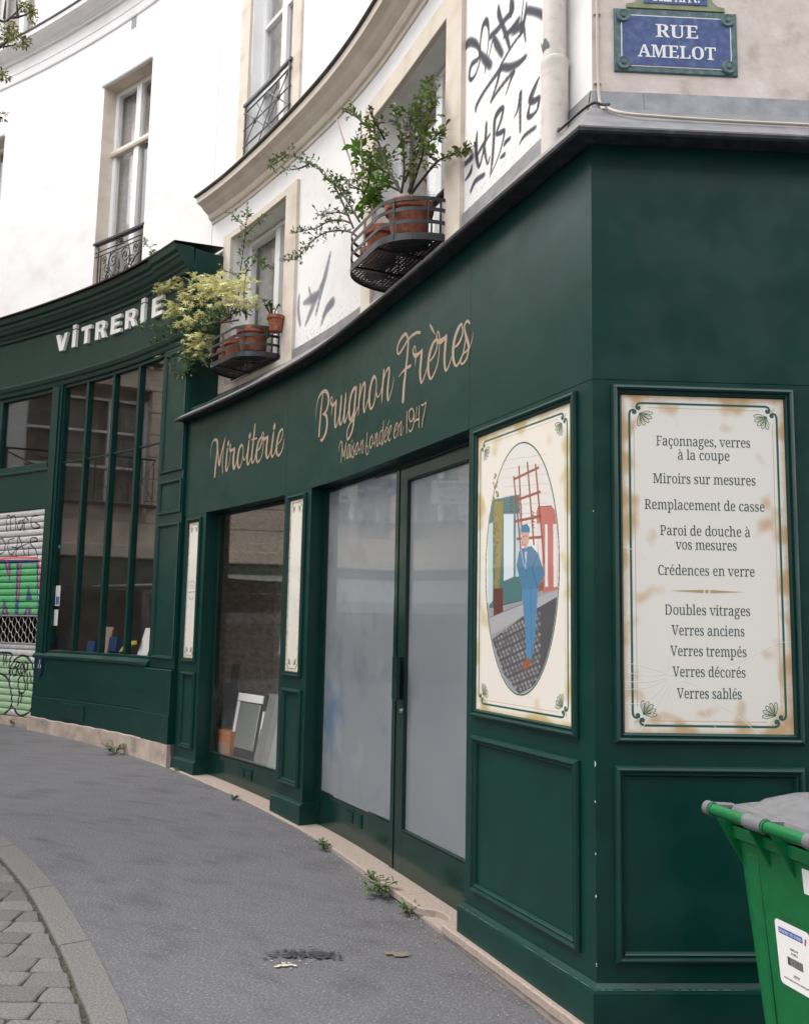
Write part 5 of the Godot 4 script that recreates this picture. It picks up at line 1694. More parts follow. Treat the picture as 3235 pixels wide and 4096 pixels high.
func scroll_guard(q: Array) -> void:
	var t := thing("window_guard", "black wrought iron window guard with scrolls above the glazier's cornice", "railing", fq(7.7, 5.3, 0.0, true))
	var mt: Material = mats.black_iron
	var a: float = q[0] + 0.01
	var b: float = q[1] - 0.03
	var d := -0.02
	var fl := func(u, v): return fq(lerpf(b, a, u), 5.20 + v * 0.76, d, true)   # u 0..1 from its left end, v 0..1 up
	var rail := Shape.new()
	fbox(rail, a - 0.02, b + 0.06, 5.945, 5.985, d - 0.025, d + 0.025, true, 0.008)
	part(t, "hand_rail", rail, mt)
	for v in [0.87, 0.80, 0.28, 0.20]:
		var m := Shape.new()
		m.tube([fl.call(-0.05, v), fl.call(0.5, v), fl.call(1.02, v)], [0.007, 0.007, 0.007], 6)
		part(t, "rail", m, mt)
	for u in [0.03, 0.09, 0.94, 1.0]:
		var m := Shape.new()
		m.tube([fl.call(u, 0.08 if u in [0.03, 1.0] else 0.28), fl.call(u, 0.97 if u in [0.03, 1.0] else 0.80)], [0.008, 0.008], 6)
		part(t, "post", m, mt)
	# S scrolls and C scrolls: centre u, v, radius, turns, start angle, hand
	var scrolls := [[0.36, 0.66, 0.11, 1.6, 0.6, 1], [0.62, 0.66, 0.11, 1.6, 2.54, -1], [0.30, 0.42, 0.09, 1.5, 3.6, -1], [0.68, 0.42, 0.09, 1.5, -0.5, 1], [0.16, 0.72, 0.055, 1.4, 4.4, 1], [0.84, 0.72, 0.055, 1.4, -1.3, -1], [0.16, 0.36, 0.055, 1.4, 1.8, -1], [0.84, 0.36, 0.055, 1.4, 1.3, 1], [0.44, 0.36, 0.07, 1.5, 2.2, 1], [0.55, 0.36, 0.07, 1.5, 0.9, -1], [0.22, 0.55, 0.075, 1.5, 5.2, 1], [0.77, 0.55, 0.075, 1.5, 4.2, -1], [0.10, 0.24, 0.045, 1.3, 1.0, 1], [0.91, 0.24, 0.045, 1.3, 2.1, -1]]
	for e in scrolls:
		var p := []
		var r := []
		for i in 34:
			var f := i / 33.0
			var an: float = e[4] + e[5] * TAU * e[3] * f
			var rad: float = e[2] * (1.0 - 0.82 * f)
			p.append(fl.call(e[0] + rad * cos(an), e[1] + rad * sin(an) * 1.18))
			r.append(0.0062 if i < 30 else 0.009)
		var m := Shape.new()
		m.tube(p, r, 6)
		part(t, "scroll", m, mt)
	for e in [[0.09, 0.62, 0.24, 0.48, 0.20, 0.24], [0.91, 0.62, 0.76, 0.48, 0.80, 0.24], [0.30, 0.80, 0.26, 0.55, 0.40, 0.30], [0.68, 0.80, 0.72, 0.55, 0.58, 0.30]]:
		var ctl := [fl.call(e[0], e[1]), fl.call(e[2], e[3]), fl.call(e[4], e[5])]
		var p := spline(ctl, 8)
		var r := []
		for i in p.size():
			r.append(0.0065)
		var m := Shape.new()
		m.tube(p, r, 6)
		part(t, "scroll", m, mt)
	for v in [[0.86, 0.07], [0.12, 0.06]]:
		var m := Shape.new()
		for i in 9:
			var an := PI * i / 8.0
			var c0: Vector3 = fl.call(0.49 + cos(an) * v[1], v[0] + sin(an) * v[1] * 1.4)
			m.lathe(Transform3D(Basis(along3(7.7), out3(7.7), Vector3.UP), c0), [Vector2(0, 0.012), Vector2(0.010, 0.006), Vector2(0.011, -0.004)], 7)
			m.tube([fl.call(0.49, v[0]), c0], [0.006, 0.004], 5)
		part(t, "palmette", m, mt)
	var sp := Shape.new()
	sp.lathe(Transform3D(Basis.IDENTITY, fl.call(0.49, 0.40)), [Vector2(0.0, 0.0), Vector2(0.012, 0.02), Vector2(0.006, 0.05), Vector2(0.014, 0.08), Vector2(0.010, 0.14), Vector2(0.004, 0.19)], 8)
	part(t, "spindle", sp, mt)

# ================================================================ street name plates
func build_street_signs() -> void:
	var w := wall_n(-1.0)
	var t := thing("street_sign", "blue painted street name plate reading RUE AMELOT on the corner wall", "street sign", fp(-0.43, 4.0, w))
	var m := Shape.new()
	fbox(m, -0.702, -0.164, 3.984, 4.278, w - 0.005, w + 0.010, false, 0.004)
	part(t, "plate", m, mats.plate_rim)
	var ln := Shape.new()
	fbox(ln, -0.676, -0.193, 4.010, 4.248, w + 0.009, w + 0.0115, false, 0.0)
	part(t, "white_line", ln, mats.plate_white)
	var bl := Shape.new()
	fbox(bl, -0.671, -0.198, 4.015, 4.243, w + 0.010, w + 0.0135, false, 0.0)
	part(t, "blue_field", bl, mats.plate_blue)
	var x := face(-0.4, 0, 0)
	for q in [["RUE", 0.344, 0.529, 4.148, 0.060], ["AMELOT", 0.264, 0.606, 4.053, 0.058]]:
		var tr := Transform3D(x.basis, fp(-q[1], q[3], w + 0.0140))
		letters(t, "inscription", q[0], tr, q[2] - q[1], q[4], mats.plate_white, true, true)
	for s in [-0.204, -0.662]:
		for y in [4.022, 4.240]:
			var b := Shape.new()
			b.lathe(Transform3D(Basis(along3(s), out3(s), Vector3.UP), fp(s, y, w + 0.010)), [Vector2(0, 0.012), Vector2(0.008, 0.011), Vector2(0.010, 0.007), Vector2(0.020, 0.008), Vector2(0.026, 0.010), Vector2(0.031, 0.005), Vector2(0.032, -0.002)], 20)
			part(t, "boss", b, mats.plate_rim)
	var a := thing("street_sign", "small blue district plate with olive rim above the street name plate", "street sign", fp(-0.43, 4.28, w))
	var pl := Shape.new()
	outline_plate(pl, [[0.219, 4.283], [0.652, 4.283], [0.652, 4.300], [0.622, 4.306], [0.598, 4.325], [0.592, 4.38], [0.56, 4.44], [0.50, 4.475], [0.435, 4.487], [0.37, 4.475], [0.31, 4.44], [0.278, 4.38], [0.272, 4.325], [0.248, 4.306], [0.219, 4.300]], w, w + 0.010)
	part(a, "plate", pl, mats.plate_olive)
	var pb := Shape.new()
	outline_plate(pb, [[0.295, 4.306], [0.575, 4.306], [0.570, 4.37], [0.54, 4.425], [0.49, 4.455], [0.435, 4.465], [0.38, 4.455], [0.33, 4.425], [0.30, 4.37]], w + 0.009, w + 0.013)
	part(a, "blue_field", pb, mats.plate_blue)
	letters(a, "inscription", "11ᵉ Arrt.", Transform3D(x.basis, fp(-0.332, 4.316, w + 0.0135)), 0.208, 0.052, mats.plate_white, true, true)

func outline_plate(m: Shape, o: Array, n0: float, n1: float) -> void:
	var p := PackedVector2Array()
	for q in o:
		p.append(Vector2(q[0], q[1]))
	var idx := Geometry2D.triangulate_polygon(p)
	for i in range(0, idx.size(), 3):
		m.flat3(fp(-p[idx[i]].x, p[idx[i]].y, n1), fp(-p[idx[i + 1]].x, p[idx[i + 1]].y, n1), fp(-p[idx[i + 2]].x, p[idx[i + 2]].y, n1))
	for i in p.size():
		var k := (i + 1) % p.size()
		m.quad(fp(-p[i].x, p[i].y, n0), fp(-p[k].x, p[k].y, n0), fp(-p[k].x, p[k].y, n1), fp(-p[i].x, p[i].y, n1))

# ================================================================ sign boards under glass
func board_print(wm: float, hm: float, px: int, seed_: int, inset: float, narrow: bool, brown: Color) -> Print:
	var h := int(px * hm / wm)
	var p := Print.new(px, h, lin(0.75, 0.71, 0.655))
	var k := px / wm
	var f := noise(seed_, 0.009 * 420.0 / px, 2)
	var g := noise(seed_ + 1, 0.05 * 420.0 / px, 4)
	for y in h:
		for x in px:
			var e := minf(minf(x, px - 1 - x), minf(y, h - 1 - y)) / k
			var v := 0.50 - e / (0.10 if not narrow else 0.05) + f.get_noise_2d(x, y) * 1.7 + g.get_noise_2d(x, y) * 0.12
			if v > 0.0:
				p.dab(x, y, brown, smoothstep(0.0, 1.3, v) * 0.85)
			if e < 0.022:
				p.dab(x, y, brown, (0.022 - e) * 22.0 + g.get_noise_2d(x, y) * 0.12)
	var ink := lin(0.012, 0.085, 0.065)
	var gold := lin(0.46, 0.33, 0.18)
	var a := inset * k
	var c := (0.052 if not narrow else 0.042) * k
	var lw := 0.0080 * k if not narrow else 0.004 * k
	for q in [[a + c, a, px - a - c, a], [a + c, h - a, px - a - c, h - a], [a, a + c, a, h - a - c], [px - a, a + c, px - a, h - a - c]]:
		p.line([Vector2(q[0], q[1]), Vector2(q[2], q[3])], [lw, lw], ink, 0.2)
	var b := a + (0.017 if not narrow else 0.010) * k
	for q in [[b + c, b, px - b - c, b], [b + c, h - b, px - b - c, h - b], [b, b + c, b, h - b - c], [px - b, b + c, px - b, h - b - c]]:
		p.line([Vector2(q[0], q[1]), Vector2(q[2], q[3])], [maxf(1.0, lw * 0.22), maxf(1.0, lw * 0.22)], gold, 0.2)
	var z := c / 52.0
	for sx in [0, 1]:
		for sy in [0, 1]:
			var o := Vector2(a if sx == 0 else px - a, a if sy == 0 else h - a)
			var d := Vector2(1 if sx == 0 else -1, 1 if sy == 0 else -1)
			for flip in [false, true]:
				var curl := []
				var wd := []
				for e in [[52, 0, 1.0], [40, 0.5, 1.0], [31, 5, 1.0], [27, 14, 1.0], [30, 23, 0.9], [37, 25, 0.8], [41, 20, 0.9], [38, 15, 1.1], [34, 17, 1.0]]:
					var q := Vector2(e[1], e[0]) if flip else Vector2(e[0], e[1])
					curl.append(o + q * z * d)
					wd.append(lw * e[2])
				p.line(curl, wd, ink, 0.2)
			# palmette
			var root := o + Vector2(40, 40) * z * d
			for i in 5:
				var an := -0.05 + i * 0.42
				var dir := Vector2(cos(an), sin(an))
				var tip := root + dir * 46.0 * z * d
				var side := Vector2(-dir.y, dir.x) * 8.0 * z * d
				var mid := root + dir * 30.0 * z * d
				p.line([root, mid + side, tip + side * 0.6, tip + dir * 4.0 * z * d, tip - side * 0.6, mid - side, root], [1.4, 1.6, 1.6, 1.6, 1.6, 1.6, 1.4], ink, 0.3, 0.9)
				p.line([root + dir * 12.0 * z * d, mid + dir * 8.0 * z * d], [2.0, 3.0], gold, 0.3)
			for i in 3:
				var an := 0.5 + i * 0.3
				var dir := Vector2(cos(an), sin(an)) * -1.0
				p.line([o + Vector2(22, 22) * z * d, o + Vector2(22, 22) * z * d + dir * (20.0 + 6.0 * (i % 2)) * z * d], [3.0, 1.0], gold.lerp(lin(0.75, 0.71, 0.655), 0.35), 0.4)
	return p

func board(t: Node3D, s0: float, s1: float, y0: float, y1: float, p: Print, n := 0.004) -> void:
	var called := "board_print_%d" % mats.size()
	var m := mat(called, Color(), 0.34, {"tex": p.tex(), "coat": 1.0, "coat_rough": 0.01})
	m.texture_repeat = false
	var sh := Shape.new()
	fbox(sh, s0, s1, y0, y1, -0.01, n, false, 0.0, 2.0, [s1, s0, y1, y0])
	part(t, "board", sh, m)

func build_sign_boards() -> void:
	# price list of services on the side-street face
	var t := thing("sign_board", "cream sign board listing glazing services in dark green print, its glass cracked", "sign board", fp(-0.43, 1.23, 0.0), "printed sign boards under glass")
	var p := board_print(0.635, 1.272, 420, 401, 0.030, false, lin(0.50, 0.31, 0.15))
	var k := 420.0 / 0.635
	for q in [[[0.111, 1.915], [0.155, 1.902], [0.203, 1.869], [0.229, 1.816], [0.255, 1.736], [0.274, 1.67], [0.282, 1.537], [0.271, 1.458]], [[0.271, 1.445], [0.352, 1.446], [0.44, 1.467], [0.556, 1.502], [0.64, 1.543], [0.695, 1.568], [0.743, 1.572]], [[0.113, 1.478], [0.136, 1.482], [0.197, 1.47], [0.271, 1.448]], [[0.113, 1.452], [0.19, 1.44], [0.264, 1.445]], [[0.112, 1.416], [0.196, 1.418], [0.264, 1.432]], [[0.112, 1.387], [0.196, 1.398], [0.27, 1.429]], [[0.111, 1.338], [0.175, 1.339], [0.222, 1.366], [0.27, 1.422]], [[0.16, 1.229], [0.201, 1.288], [0.256, 1.373], [0.277, 1.419]], [[0.311, 1.426], [0.363, 1.361], [0.423, 1.291], [0.462, 1.236]], [[0.317, 1.423], [0.378, 1.407], [0.444, 1.35], [0.531, 1.299], [0.61, 1.233]], [[0.284, 1.412], [0.262, 1.34], [0.248, 1.275]]]:
		var a := []
		var b := []
		for e in q:
			a.append(Vector3((e[0] - 0.110) * k, (2.50 - e[1]) * k, 0))
		var pts2 := []
		var pts3 := []
		for e in spline(a, 5):
			pts2.append(Vector2(e.x, e.y))
			pts3.append(Vector2(e.x + 0.6, e.y + 1.6))
			b.append(1.4)
		p.line(pts3, b, lin(0.46, 0.43, 0.40), 0.4, 0.55)
		p.line(pts2, b, lin(0.82, 0.81, 0.80), 0.3, 0.8)
	board(t, -0.745, -0.110, 1.228, 2.50, p)
	var x := face(-0.4, 0, 0)
	for q in [["Façonnages, verres", 0.243, 0.608, 2.307], ["à la coupe", 0.326, 0.526, 2.254], ["Miroirs sur mesures", 0.229, 0.625, 2.161], ["Remplacement de casse", 0.195, 0.657, 2.061], ["Paroi de douche à", 0.253, 0.598, 1.963], ["vos mesures", 0.311, 0.545, 1.910], ["Crédences en verre", 0.243, 0.611, 1.813], ["Doubles vitrages", 0.266, 0.590, 1.665], ["Verres anciens", 0.290, 0.566, 1.589], ["Verres trempés", 0.284, 0.572, 1.513], ["Verres décorés", 0.291, 0.566, 1.437], ["Verres sablés", 0.306, 0.549, 1.358]]:
		letters(t, "text_line", q[0], Transform3D(x.basis, fp(-q[1], q[3], 0.0044)), q[2] - q[1], 0.0375, mats.ink_blue_green, true, false, 0.0004)
	var orn := Shape.new()
	for q in [[0.287, 0.414], [0.567, 0.440]]:
		orn.flat3(fp(-q[0], 1.754, 0.0046), fp(-q[1], 1.760, 0.0046), fp(-q[1], 1.748, 0.0046))
	orn.lathe(Transform3D(Basis(along3(-0.4), out3(-0.4), Vector3.UP), fp(-0.427, 1.754, 0.0042)), [Vector2(0, 0.0006), Vector2(0.007, 0.0006), Vector2(0.007, 0)], 14)
	part(t, "rule", orn, mats.ink_gold)
	# the painted glazier with his carrying frame
	var g := thing("sign_board", "cream sign board with oval picture of a man in blue carrying a glass rack", "sign board", fp(0.53, 1.23, 0.0), "printed sign boards under glass")
	board(g, 0.139, 0.933, 1.232, 2.50, picture_print())
	# two narrow boards on the piers
	for q in [[5.258, 5.482, 1.302, 2.490, 421, "narrow cream sign board with a lettered badge on the pier beside the glazier's"], [3.383, 3.611, 1.273, 2.501, 431, "narrow cream bordered sign board without lettering between window and door"]]:
		var b := thing("sign_board", q[5], "sign board", fp((q[0] + q[1]) * 0.5, q[2], 0.0), "printed sign boards under glass")
		var pr := board_print(q[1] - q[0], q[3] - q[2], 150, q[4], 0.022, true, lin(0.50, 0.36, 0.20))
		board(b, q[0], q[1], q[2], q[3], pr)
		if q[4] == 421:
			var fx := face(5.37, 0, 0)
			letters(b, "text_line", "Entreprise Familiale", Transform3D(fx.basis, fp(5.462, 1.868, 0.0044)), 0.17, 0.011, mats.ink_blue_green, true, false, 0.0004)
			arc_text(b, "BRUGNON", 5.37, 1.885, 0.075, 0.016, 130.0, true)
			arc_text(b, "FRERES", 5.37, 1.880, 0.045, 0.013, 110.0, true)
			arc_text(b, "Depuis 1947", 5.37, 1.862, 0.062, 0.012, -120.0, false)

func arc_text(parent: Node3D, text: String, s: float, y: float, r: float, cap: float, sweep_deg: float, over: bool) -> void:
	for i in text.length():
		if text[i] == " ":
			continue
		var an := deg_to_rad(sweep_deg) * (0.5 - float(i) / (text.length() - 1))
		var fx := face(s, y, 0.0046)
		var up := fx.basis.y * cos(an) - fx.basis.x * sin(an)
		var rt := fx.basis.x * cos(an) + fx.basis.y * sin(an)
		var o := fx.origin + up * r if over else fx.origin - up * r
		letters(parent, "letter", text[i], Transform3D(Basis(rt, up, fx.basis.z), o - rt * cap * 0.4), cap * 0.8, cap, mats.ink_blue_green, true, false, 0.0004)

func picture_print() -> Print:
	var w := 440
	var p := board_print(0.794, 1.268, w, 411, 0.032, false, lin(0.50, 0.36, 0.14))
	var h := p.h
	var k := Vector2(w, h) * 0.001
	var c := Vector2((OVAL[0][0] + OVAL[1][0]) * 0.5, (OVAL[2][1] + OVAL[3][1]) * 0.5) * k
	var rx: float = (OVAL[1][0] - OVAL[0][0]) * 0.5 * k.x
	var ry: float = (OVAL[3][1] - OVAL[2][1]) * 0.5 * k.y
	var clip := [c.x, c.y, rx - 3.0, ry - 3.0]
	p.oval(c.x, c.y, rx + 1.5, ry + 1.5, lin(0.012, 0.085, 0.065))
	p.oval(c.x, c.y, rx - 2.0, ry - 2.0, lin(0.70, 0.68, 0.66))
	# stone houses at the back
	p.speckle(lin(0.60, 0.55, 0.53), noise(415, 0.02, 3), 0.35, 2.0, 0.0)
	for i in 9:
		var y := c.y - ry * 0.9 + i * ry * 0.075
		p.line([Vector2(c.x - rx * 0.5, y), Vector2(c.x + rx * 0.7, y + ry * 0.06)], [1.3, 1.3], lin(0.50, 0.36, 0.32), 0.3, 0.6)
	p.poly(PackedVector2Array([Vector2(0, c.y + ry * 0.30), Vector2(w, c.y + ry * 0.12), Vector2(w, h), Vector2(0, h)]), lin(0.30, 0.31, 0.33), clip)
	var cols := {"teal": lin(0.075, 0.17, 0.175), "pane1": lin(0.60, 0.68, 0.71), "pane2": lin(0.46, 0.56, 0.59), "pane3": lin(0.50, 0.60, 0.62), "ivy": lin(0.27, 0.22, 0.07), "box": lin(0.13, 0.045, 0.035), "red": lin(0.47, 0.16, 0.14), "rpane1": lin(0.66, 0.62, 0.62), "rpane2": lin(0.68, 0.66, 0.66), "rpane3": lin(0.68, 0.66, 0.66), "walk": lin(0.38, 0.385, 0.40), "road": lin(0.085, 0.086, 0.092)}
	for q in cols:
		p.poly(pts(PICTURE[q], k), cols[q], clip)
	for q in ["teal", "red", "walk", "pane1", "rpane2"]:
		var e := pts(PICTURE[q], k)
		for i in e.size() - 1:
			if ((e[i] - c) / Vector2(rx, ry)).length() < 0.97 and ((e[i + 1] - c) / Vector2(rx, ry)).length() < 0.97:
				p.line([e[i], e[i + 1]], [1.8, 1.8], cols[q] * 0.55, 0.3, 0.8)
	# cobbles, rows of pale domes
	var r2 := RandomNumberGenerator.new()
	r2.seed = 5
	var road := pts(PICTURE["road"], k)
	for j in 26:
		for i in 17:
			var q := Vector2(c.x - rx * 0.95 + i * 15.0 + (7.5 if j % 2 else 0.0), c.y + ry * 0.30 + j * 12.0 - i * 4.0)
			var d := (q - c) / Vector2(rx - 9.0, ry - 9.0)
			if Geometry2D.is_point_in_polygon(q, road) and d.length() < 1.0:
				var v := r2.randf_range(0.14, 0.30)
				p.oval(q.x, q.y, 5.6, 4.2, lin(v, v, v * 1.06))
	for i in 60:
		var f := r2.randf()
		var q := Vector2(lerpf(PICTURE["ivy"][0], PICTURE["ivy"][8], f) + r2.randf_range(-8, 50), lerpf(150, 575, f)) * k
		p.oval(q.x, q.y, 3.0, 4.0, lin(0.34, 0.25, 0.05) if i % 2 else lin(0.16, 0.13, 0.03))
	# wrought balconies
	for q in [[268, 0.215], [395, 0.25], [545, 0.285]]:
		var bx: float = c.x + (q[0] - 400) * 0.0022 * rx
		var by: float = h * q[1] + h * 0.035
		for i in 3:
			p.line([Vector2(bx, by + i * 14.0), Vector2(bx + 9, by + 5 + i * 14.0), Vector2(bx + 2, by + 10 + i * 14.0), Vector2(bx + 12, by + 12 + i * 14.0)], [1.8, 1.8, 1.8, 1.8], lin(0.05, 0.05, 0.06), 0.3)
	for q in RACK:
		var a := pts(q, k)
		p.line([a[0], a[1]], [6.0, 6.0], lin(0.22, 0.05, 0.035), 0.25)
		p.line([a[0] + Vector2(1.5, 0), a[1] + Vector2(1.5, 0)], [1.6, 1.6], lin(0.38, 0.12, 0.08), 0.3)
	var body := {"sack": lin(0.25, 0.11, 0.05), "legs": lin(0.085, 0.23, 0.40), "torso": lin(0.075, 0.19, 0.33), "shirt": lin(0.42, 0.50, 0.58), "face": lin(0.56, 0.36, 0.29), "cap": lin(0.04, 0.17, 0.33), "shoe": lin(0.27, 0.11, 0.06)}
	for q in body:
		p.poly(pts(PICTURE[q], k), body[q], clip)
	var tz := pts(PICTURE["torso"], k)
	var mid := Vector2.ZERO
	for q in tz:
		mid += q / tz.size()
	# seams and straps of the jacket, the arm line, the crease of the trousers
	p.line([tz[0], mid + Vector2(-12, 0), mid + Vector2(-10, 30)], [2.0, 2.0, 2.0], lin(0.025, 0.09, 0.18), 0.3)
	p.line([tz[2], mid + Vector2(14, 10), tz[4]], [2.0, 2.0, 2.0], lin(0.025, 0.09, 0.18), 0.3)
	p.line([tz[0] + Vector2(-6, 2), mid + Vector2(-22, 4)], [2.4, 2.0], lin(0.5, 0.55, 0.6), 0.3)
	var lg := pts(PICTURE["legs"], k)
	p.line([lg[0].lerp(lg[1], 0.55), lg[2].lerp(lg[5], 0.4), lg[3]], [1.6, 1.6, 1.6], lin(0.03, 0.11, 0.22), 0.3)
	var fc := pts(PICTURE["face"], k)
	var fm := Vector2.ZERO
	for q in fc:
		fm += q / fc.size()
	for q in [Vector2(-8, -8), Vector2(5, -8)]:
		p.oval(fm.x + q.x, fm.y + q.y, 2.4, 1.6, lin(0.06, 0.04, 0.04))
	p.line([fm + Vector2(-6, 12), fm + Vector2(4, 12)], [1.6, 1.6], lin(0.30, 0.10, 0.09), 0.3)
	p.line([fm + Vector2(-2, -6), fm + Vector2(-4, 4)], [1.4, 1.4], lin(0.36, 0.20, 0.16), 0.3)
	return p

# ================================================================ window boxes, pots and plants
func tray_front(u: float) -> float:   # 0..1 across the tray, share of its depth
	var q := absf(u * 2.0 - 1.0)
	if q < 0.40:
		return 1.0
	var e := (q - 0.40) / 0.60
	return sqrt(maxf(0.0, 1.0 - e * e))

func build_planters() -> void:
	window_box(1.655, 2.56, 3.80, 4.045, 0.15, "black metal window box holding clay pots of leafy shrubs")
	window_box(4.43, 5.27, 3.83, 4.083, 0.06, "black metal window box holding clay pots of pale maple and trailing stems")
	var grp := "clay pots in the window boxes"
	pot(1.86, -0.03, 3.825, 0.145, 0.235, "large weathered clay pot of leafy shrub beside the graffiti wall", grp)
	pot(2.20, -0.01, 3.825, 0.120, 0.215, "middle clay pot holding canes in the window box near the graffiti wall", grp)
	pot(2.43, -0.05, 3.825, 0.095, 0.18, "small clay pot with arching shrub at the end of the window box", grp)
	pot(4.62, -0.11, 3.855, 0.142, 0.235, "large clay pot in the window box with the pale maple", grp)
	pot(4.93, -0.11, 3.855, 0.115, 0.205, "middle clay pot under the pale yellow maple", grp)
	pot(5.15, -0.13, 3.855, 0.092, 0.18, "small clay pot at the glazier's end of the window box", grp)
	pot(4.37, -0.19, 4.02, 0.075, 0.135, "small plain clay pot with succulent hung at the window edge", grp)
	shrub("leafy_shrub", "dense green shrub with reddish young leaves growing from large clay pot", fp(1.86, 4.02, -0.03), SHRUB_A, -0.03, 0.16, 0.042, [lin3(0.12, 0.19, 0.05), lin3(0.20, 0.27, 0.085), lin3(0.22, 0.13, 0.075)], 1.7, 0.009)
	shrub("arching_shrub", "small leaved dark shrub with long arching branches reaching over the wall", fp(2.43, 3.98, -0.05), SHRUB_B, 0.03, 0.10, 0.030, [lin3(0.08, 0.15, 0.045), lin3(0.15, 0.22, 0.075), lin3(0.22, 0.28, 0.11)], 1.9, 0.008)
	shrub("raspberry_cane", "bright green toothed leaves on young canes between the shrubs", fp(2.20, 4.0, 0.0), SHRUB_G, 0.0, 0.06, 0.075, [lin3(0.16, 0.30, 0.045), lin3(0.12, 0.24, 0.04)], 1.0, 0.005)
	shrub("climbing_stem", "tall thin climbing stems with small leaves before the cream window surround", fp(4.75, 4.05, -0.06), STEMS_C, -0.06, 0.08, 0.038, [lin3(0.10, 0.19, 0.06), lin3(0.16, 0.25, 0.085), lin3(0.24, 0.22, 0.08)], 1.3, 0.006)
	shrub("trailing_shrub", "grey green trailing shrub with long narrow leaves hanging from the window box", fp(4.93, 4.0, 0.02), STEMS_D, 0.02, 0.12, 0.058, [lin3(0.14, 0.22, 0.09), lin3(0.20, 0.28, 0.13), lin3(0.11, 0.19, 0.07)], 2.6, 0.009, 0.28)
	maple()
	succulent()
	var k := 0
	for q in STAKES:
		var m := Shape.new()
		m.tube([fp(q[0] * 0.001, q[1] * 0.001, 0.0), fp(q[2] * 0.001, q[3] * 0.001, 0.0)], [0.006, 0.007], 6)
		single("bamboo_stake", m, mats.cane, ["leaning bamboo stake among the shrubs", "upright bamboo stake among the shrubs"][k], "stake", "bamboo stakes in the pots")
		k += 1

func lin3(r: float, g: float, b: float) -> Color:   # vertex colours are linear already
	return Color(r, g, b)

func window_box(s0: float, s1: float, y0: float, y1: float, nf: float, label: String) -> void:
	var t := thing("window_box", label, "planter", fp((s0 + s1) * 0.5, y0, 0.0), "black metal window boxes")
	var mt: Material = mats.black_iron
	var path := []
	var n := 44
	for i in n + 1:
		var an := PI * i / n
		var u := 0.5 - 0.5 * cos(an)
		var s := lerpf(s1, s0, u)
		var wn := wall_n(s) + 0.01
		path.append(Vector2(s, lerpf(wn, nf, tray_front(u))))
	for q in [[y0 - 0.012, y0 + 0.030], [y0 + 0.085, y0 + 0.107], [y0 + 0.160, y0 + 0.182], [y1 - 0.022, y1]]:
		var m := Shape.new()
		band(m, path, q[0], q[1], 0.004)
		part(t, "rail", m, mt)
	for i in [4, 12, 22, 33, 40]:
		var m := Shape.new()
		var a: Vector2 = path[i]
		m.bar(fp(a.x, y0, a.y), fp(a.x, y1, a.y), 0.026, 0.005, out3(a.x))
		part(t, "upright", m, mt)
	# perforated tray floor: rows of strips with square holes between them
	var fl := Shape.new()
	var cols := int((s1 - s0) / 0.026)
	for i in cols:
		var u := (i + 0.5) / cols
		var s := lerpf(s1, s0, u)
		fl.bar(fp(s, y0, wall_n(s) + 0.01), fp(s, y0, lerpf(wall_n(s) + 0.01, nf, tray_front(u))), 0.0145, 0.002, Vector3.UP, 0.0)
	var rows := 14
	for j in rows:
		var f := (j + 0.5) / rows
		var ok := []
		for i in 41:
			var u := i / 40.0
			if tray_front(u) >= f:
				ok.append(lerpf(s1, s0, u))
		for i in ok.size() - 1:
			var wn0 := lerpf(wall_n(ok[i]), nf, f)
			var wn1 := lerpf(wall_n(ok[i + 1]), nf, f)
			var hw := 0.0072
			fl.quad(fp(ok[i], y0 + 0.0018, wn0 - hw), fp(ok[i], y0 + 0.0018, wn0 + hw), fp(ok[i + 1], y0 + 0.0018, wn1 + hw), fp(ok[i + 1], y0 + 0.0018, wn1 - hw))
	part(t, "tray_floor", fl, mt)
	for f in [0.33, 0.68]:
		var m := Shape.new()
		var s := lerpf(s0, s1, f)
		m.bar(fp(s, y0 - 0.006, wall_n(s)), fp(s, y0 - 0.006, nf - 0.01), 0.03, 0.008, Vector3.UP)
		part(t, "support", m, mt)
	var lab := Transform3D(face(s1 - 0.25, 0, 0).basis, fp(s1 - 0.20, y0 - 0.004, nf + 0.003))
	letters(t, "inscription", "Le vert à soi", lab, 0.16, 0.018, mats.cable_cream, true, false, 0.0005)

func band(m: Shape, path: Array, y0: float, y1: float, thick: float) -> void:
	for i in path.size() - 1:
		var a: Vector2 = path[i]
		var b: Vector2 = path[i + 1]
		var pa := fp(a.x, 0, a.y)
		var pb := fp(b.x, 0, b.y)
		var side := (pb - pa).cross(Vector3.UP).normalized() * thick
		var u0 := Vector3.UP * y0
		var u1 := Vector3.UP * y1
		m.quad(pa + u0, pb + u0, pb + u1, pa + u1)
		m.quad(pa + side + u0, pb + side + u0, pb + side + u1, pa + side + u1)
		m.quad(pa + u0, pb + u0, pb + side + u0, pa + side + u0)
		m.quad(pa + u1, pb + u1, pb + side + u1, pa + side + u1)

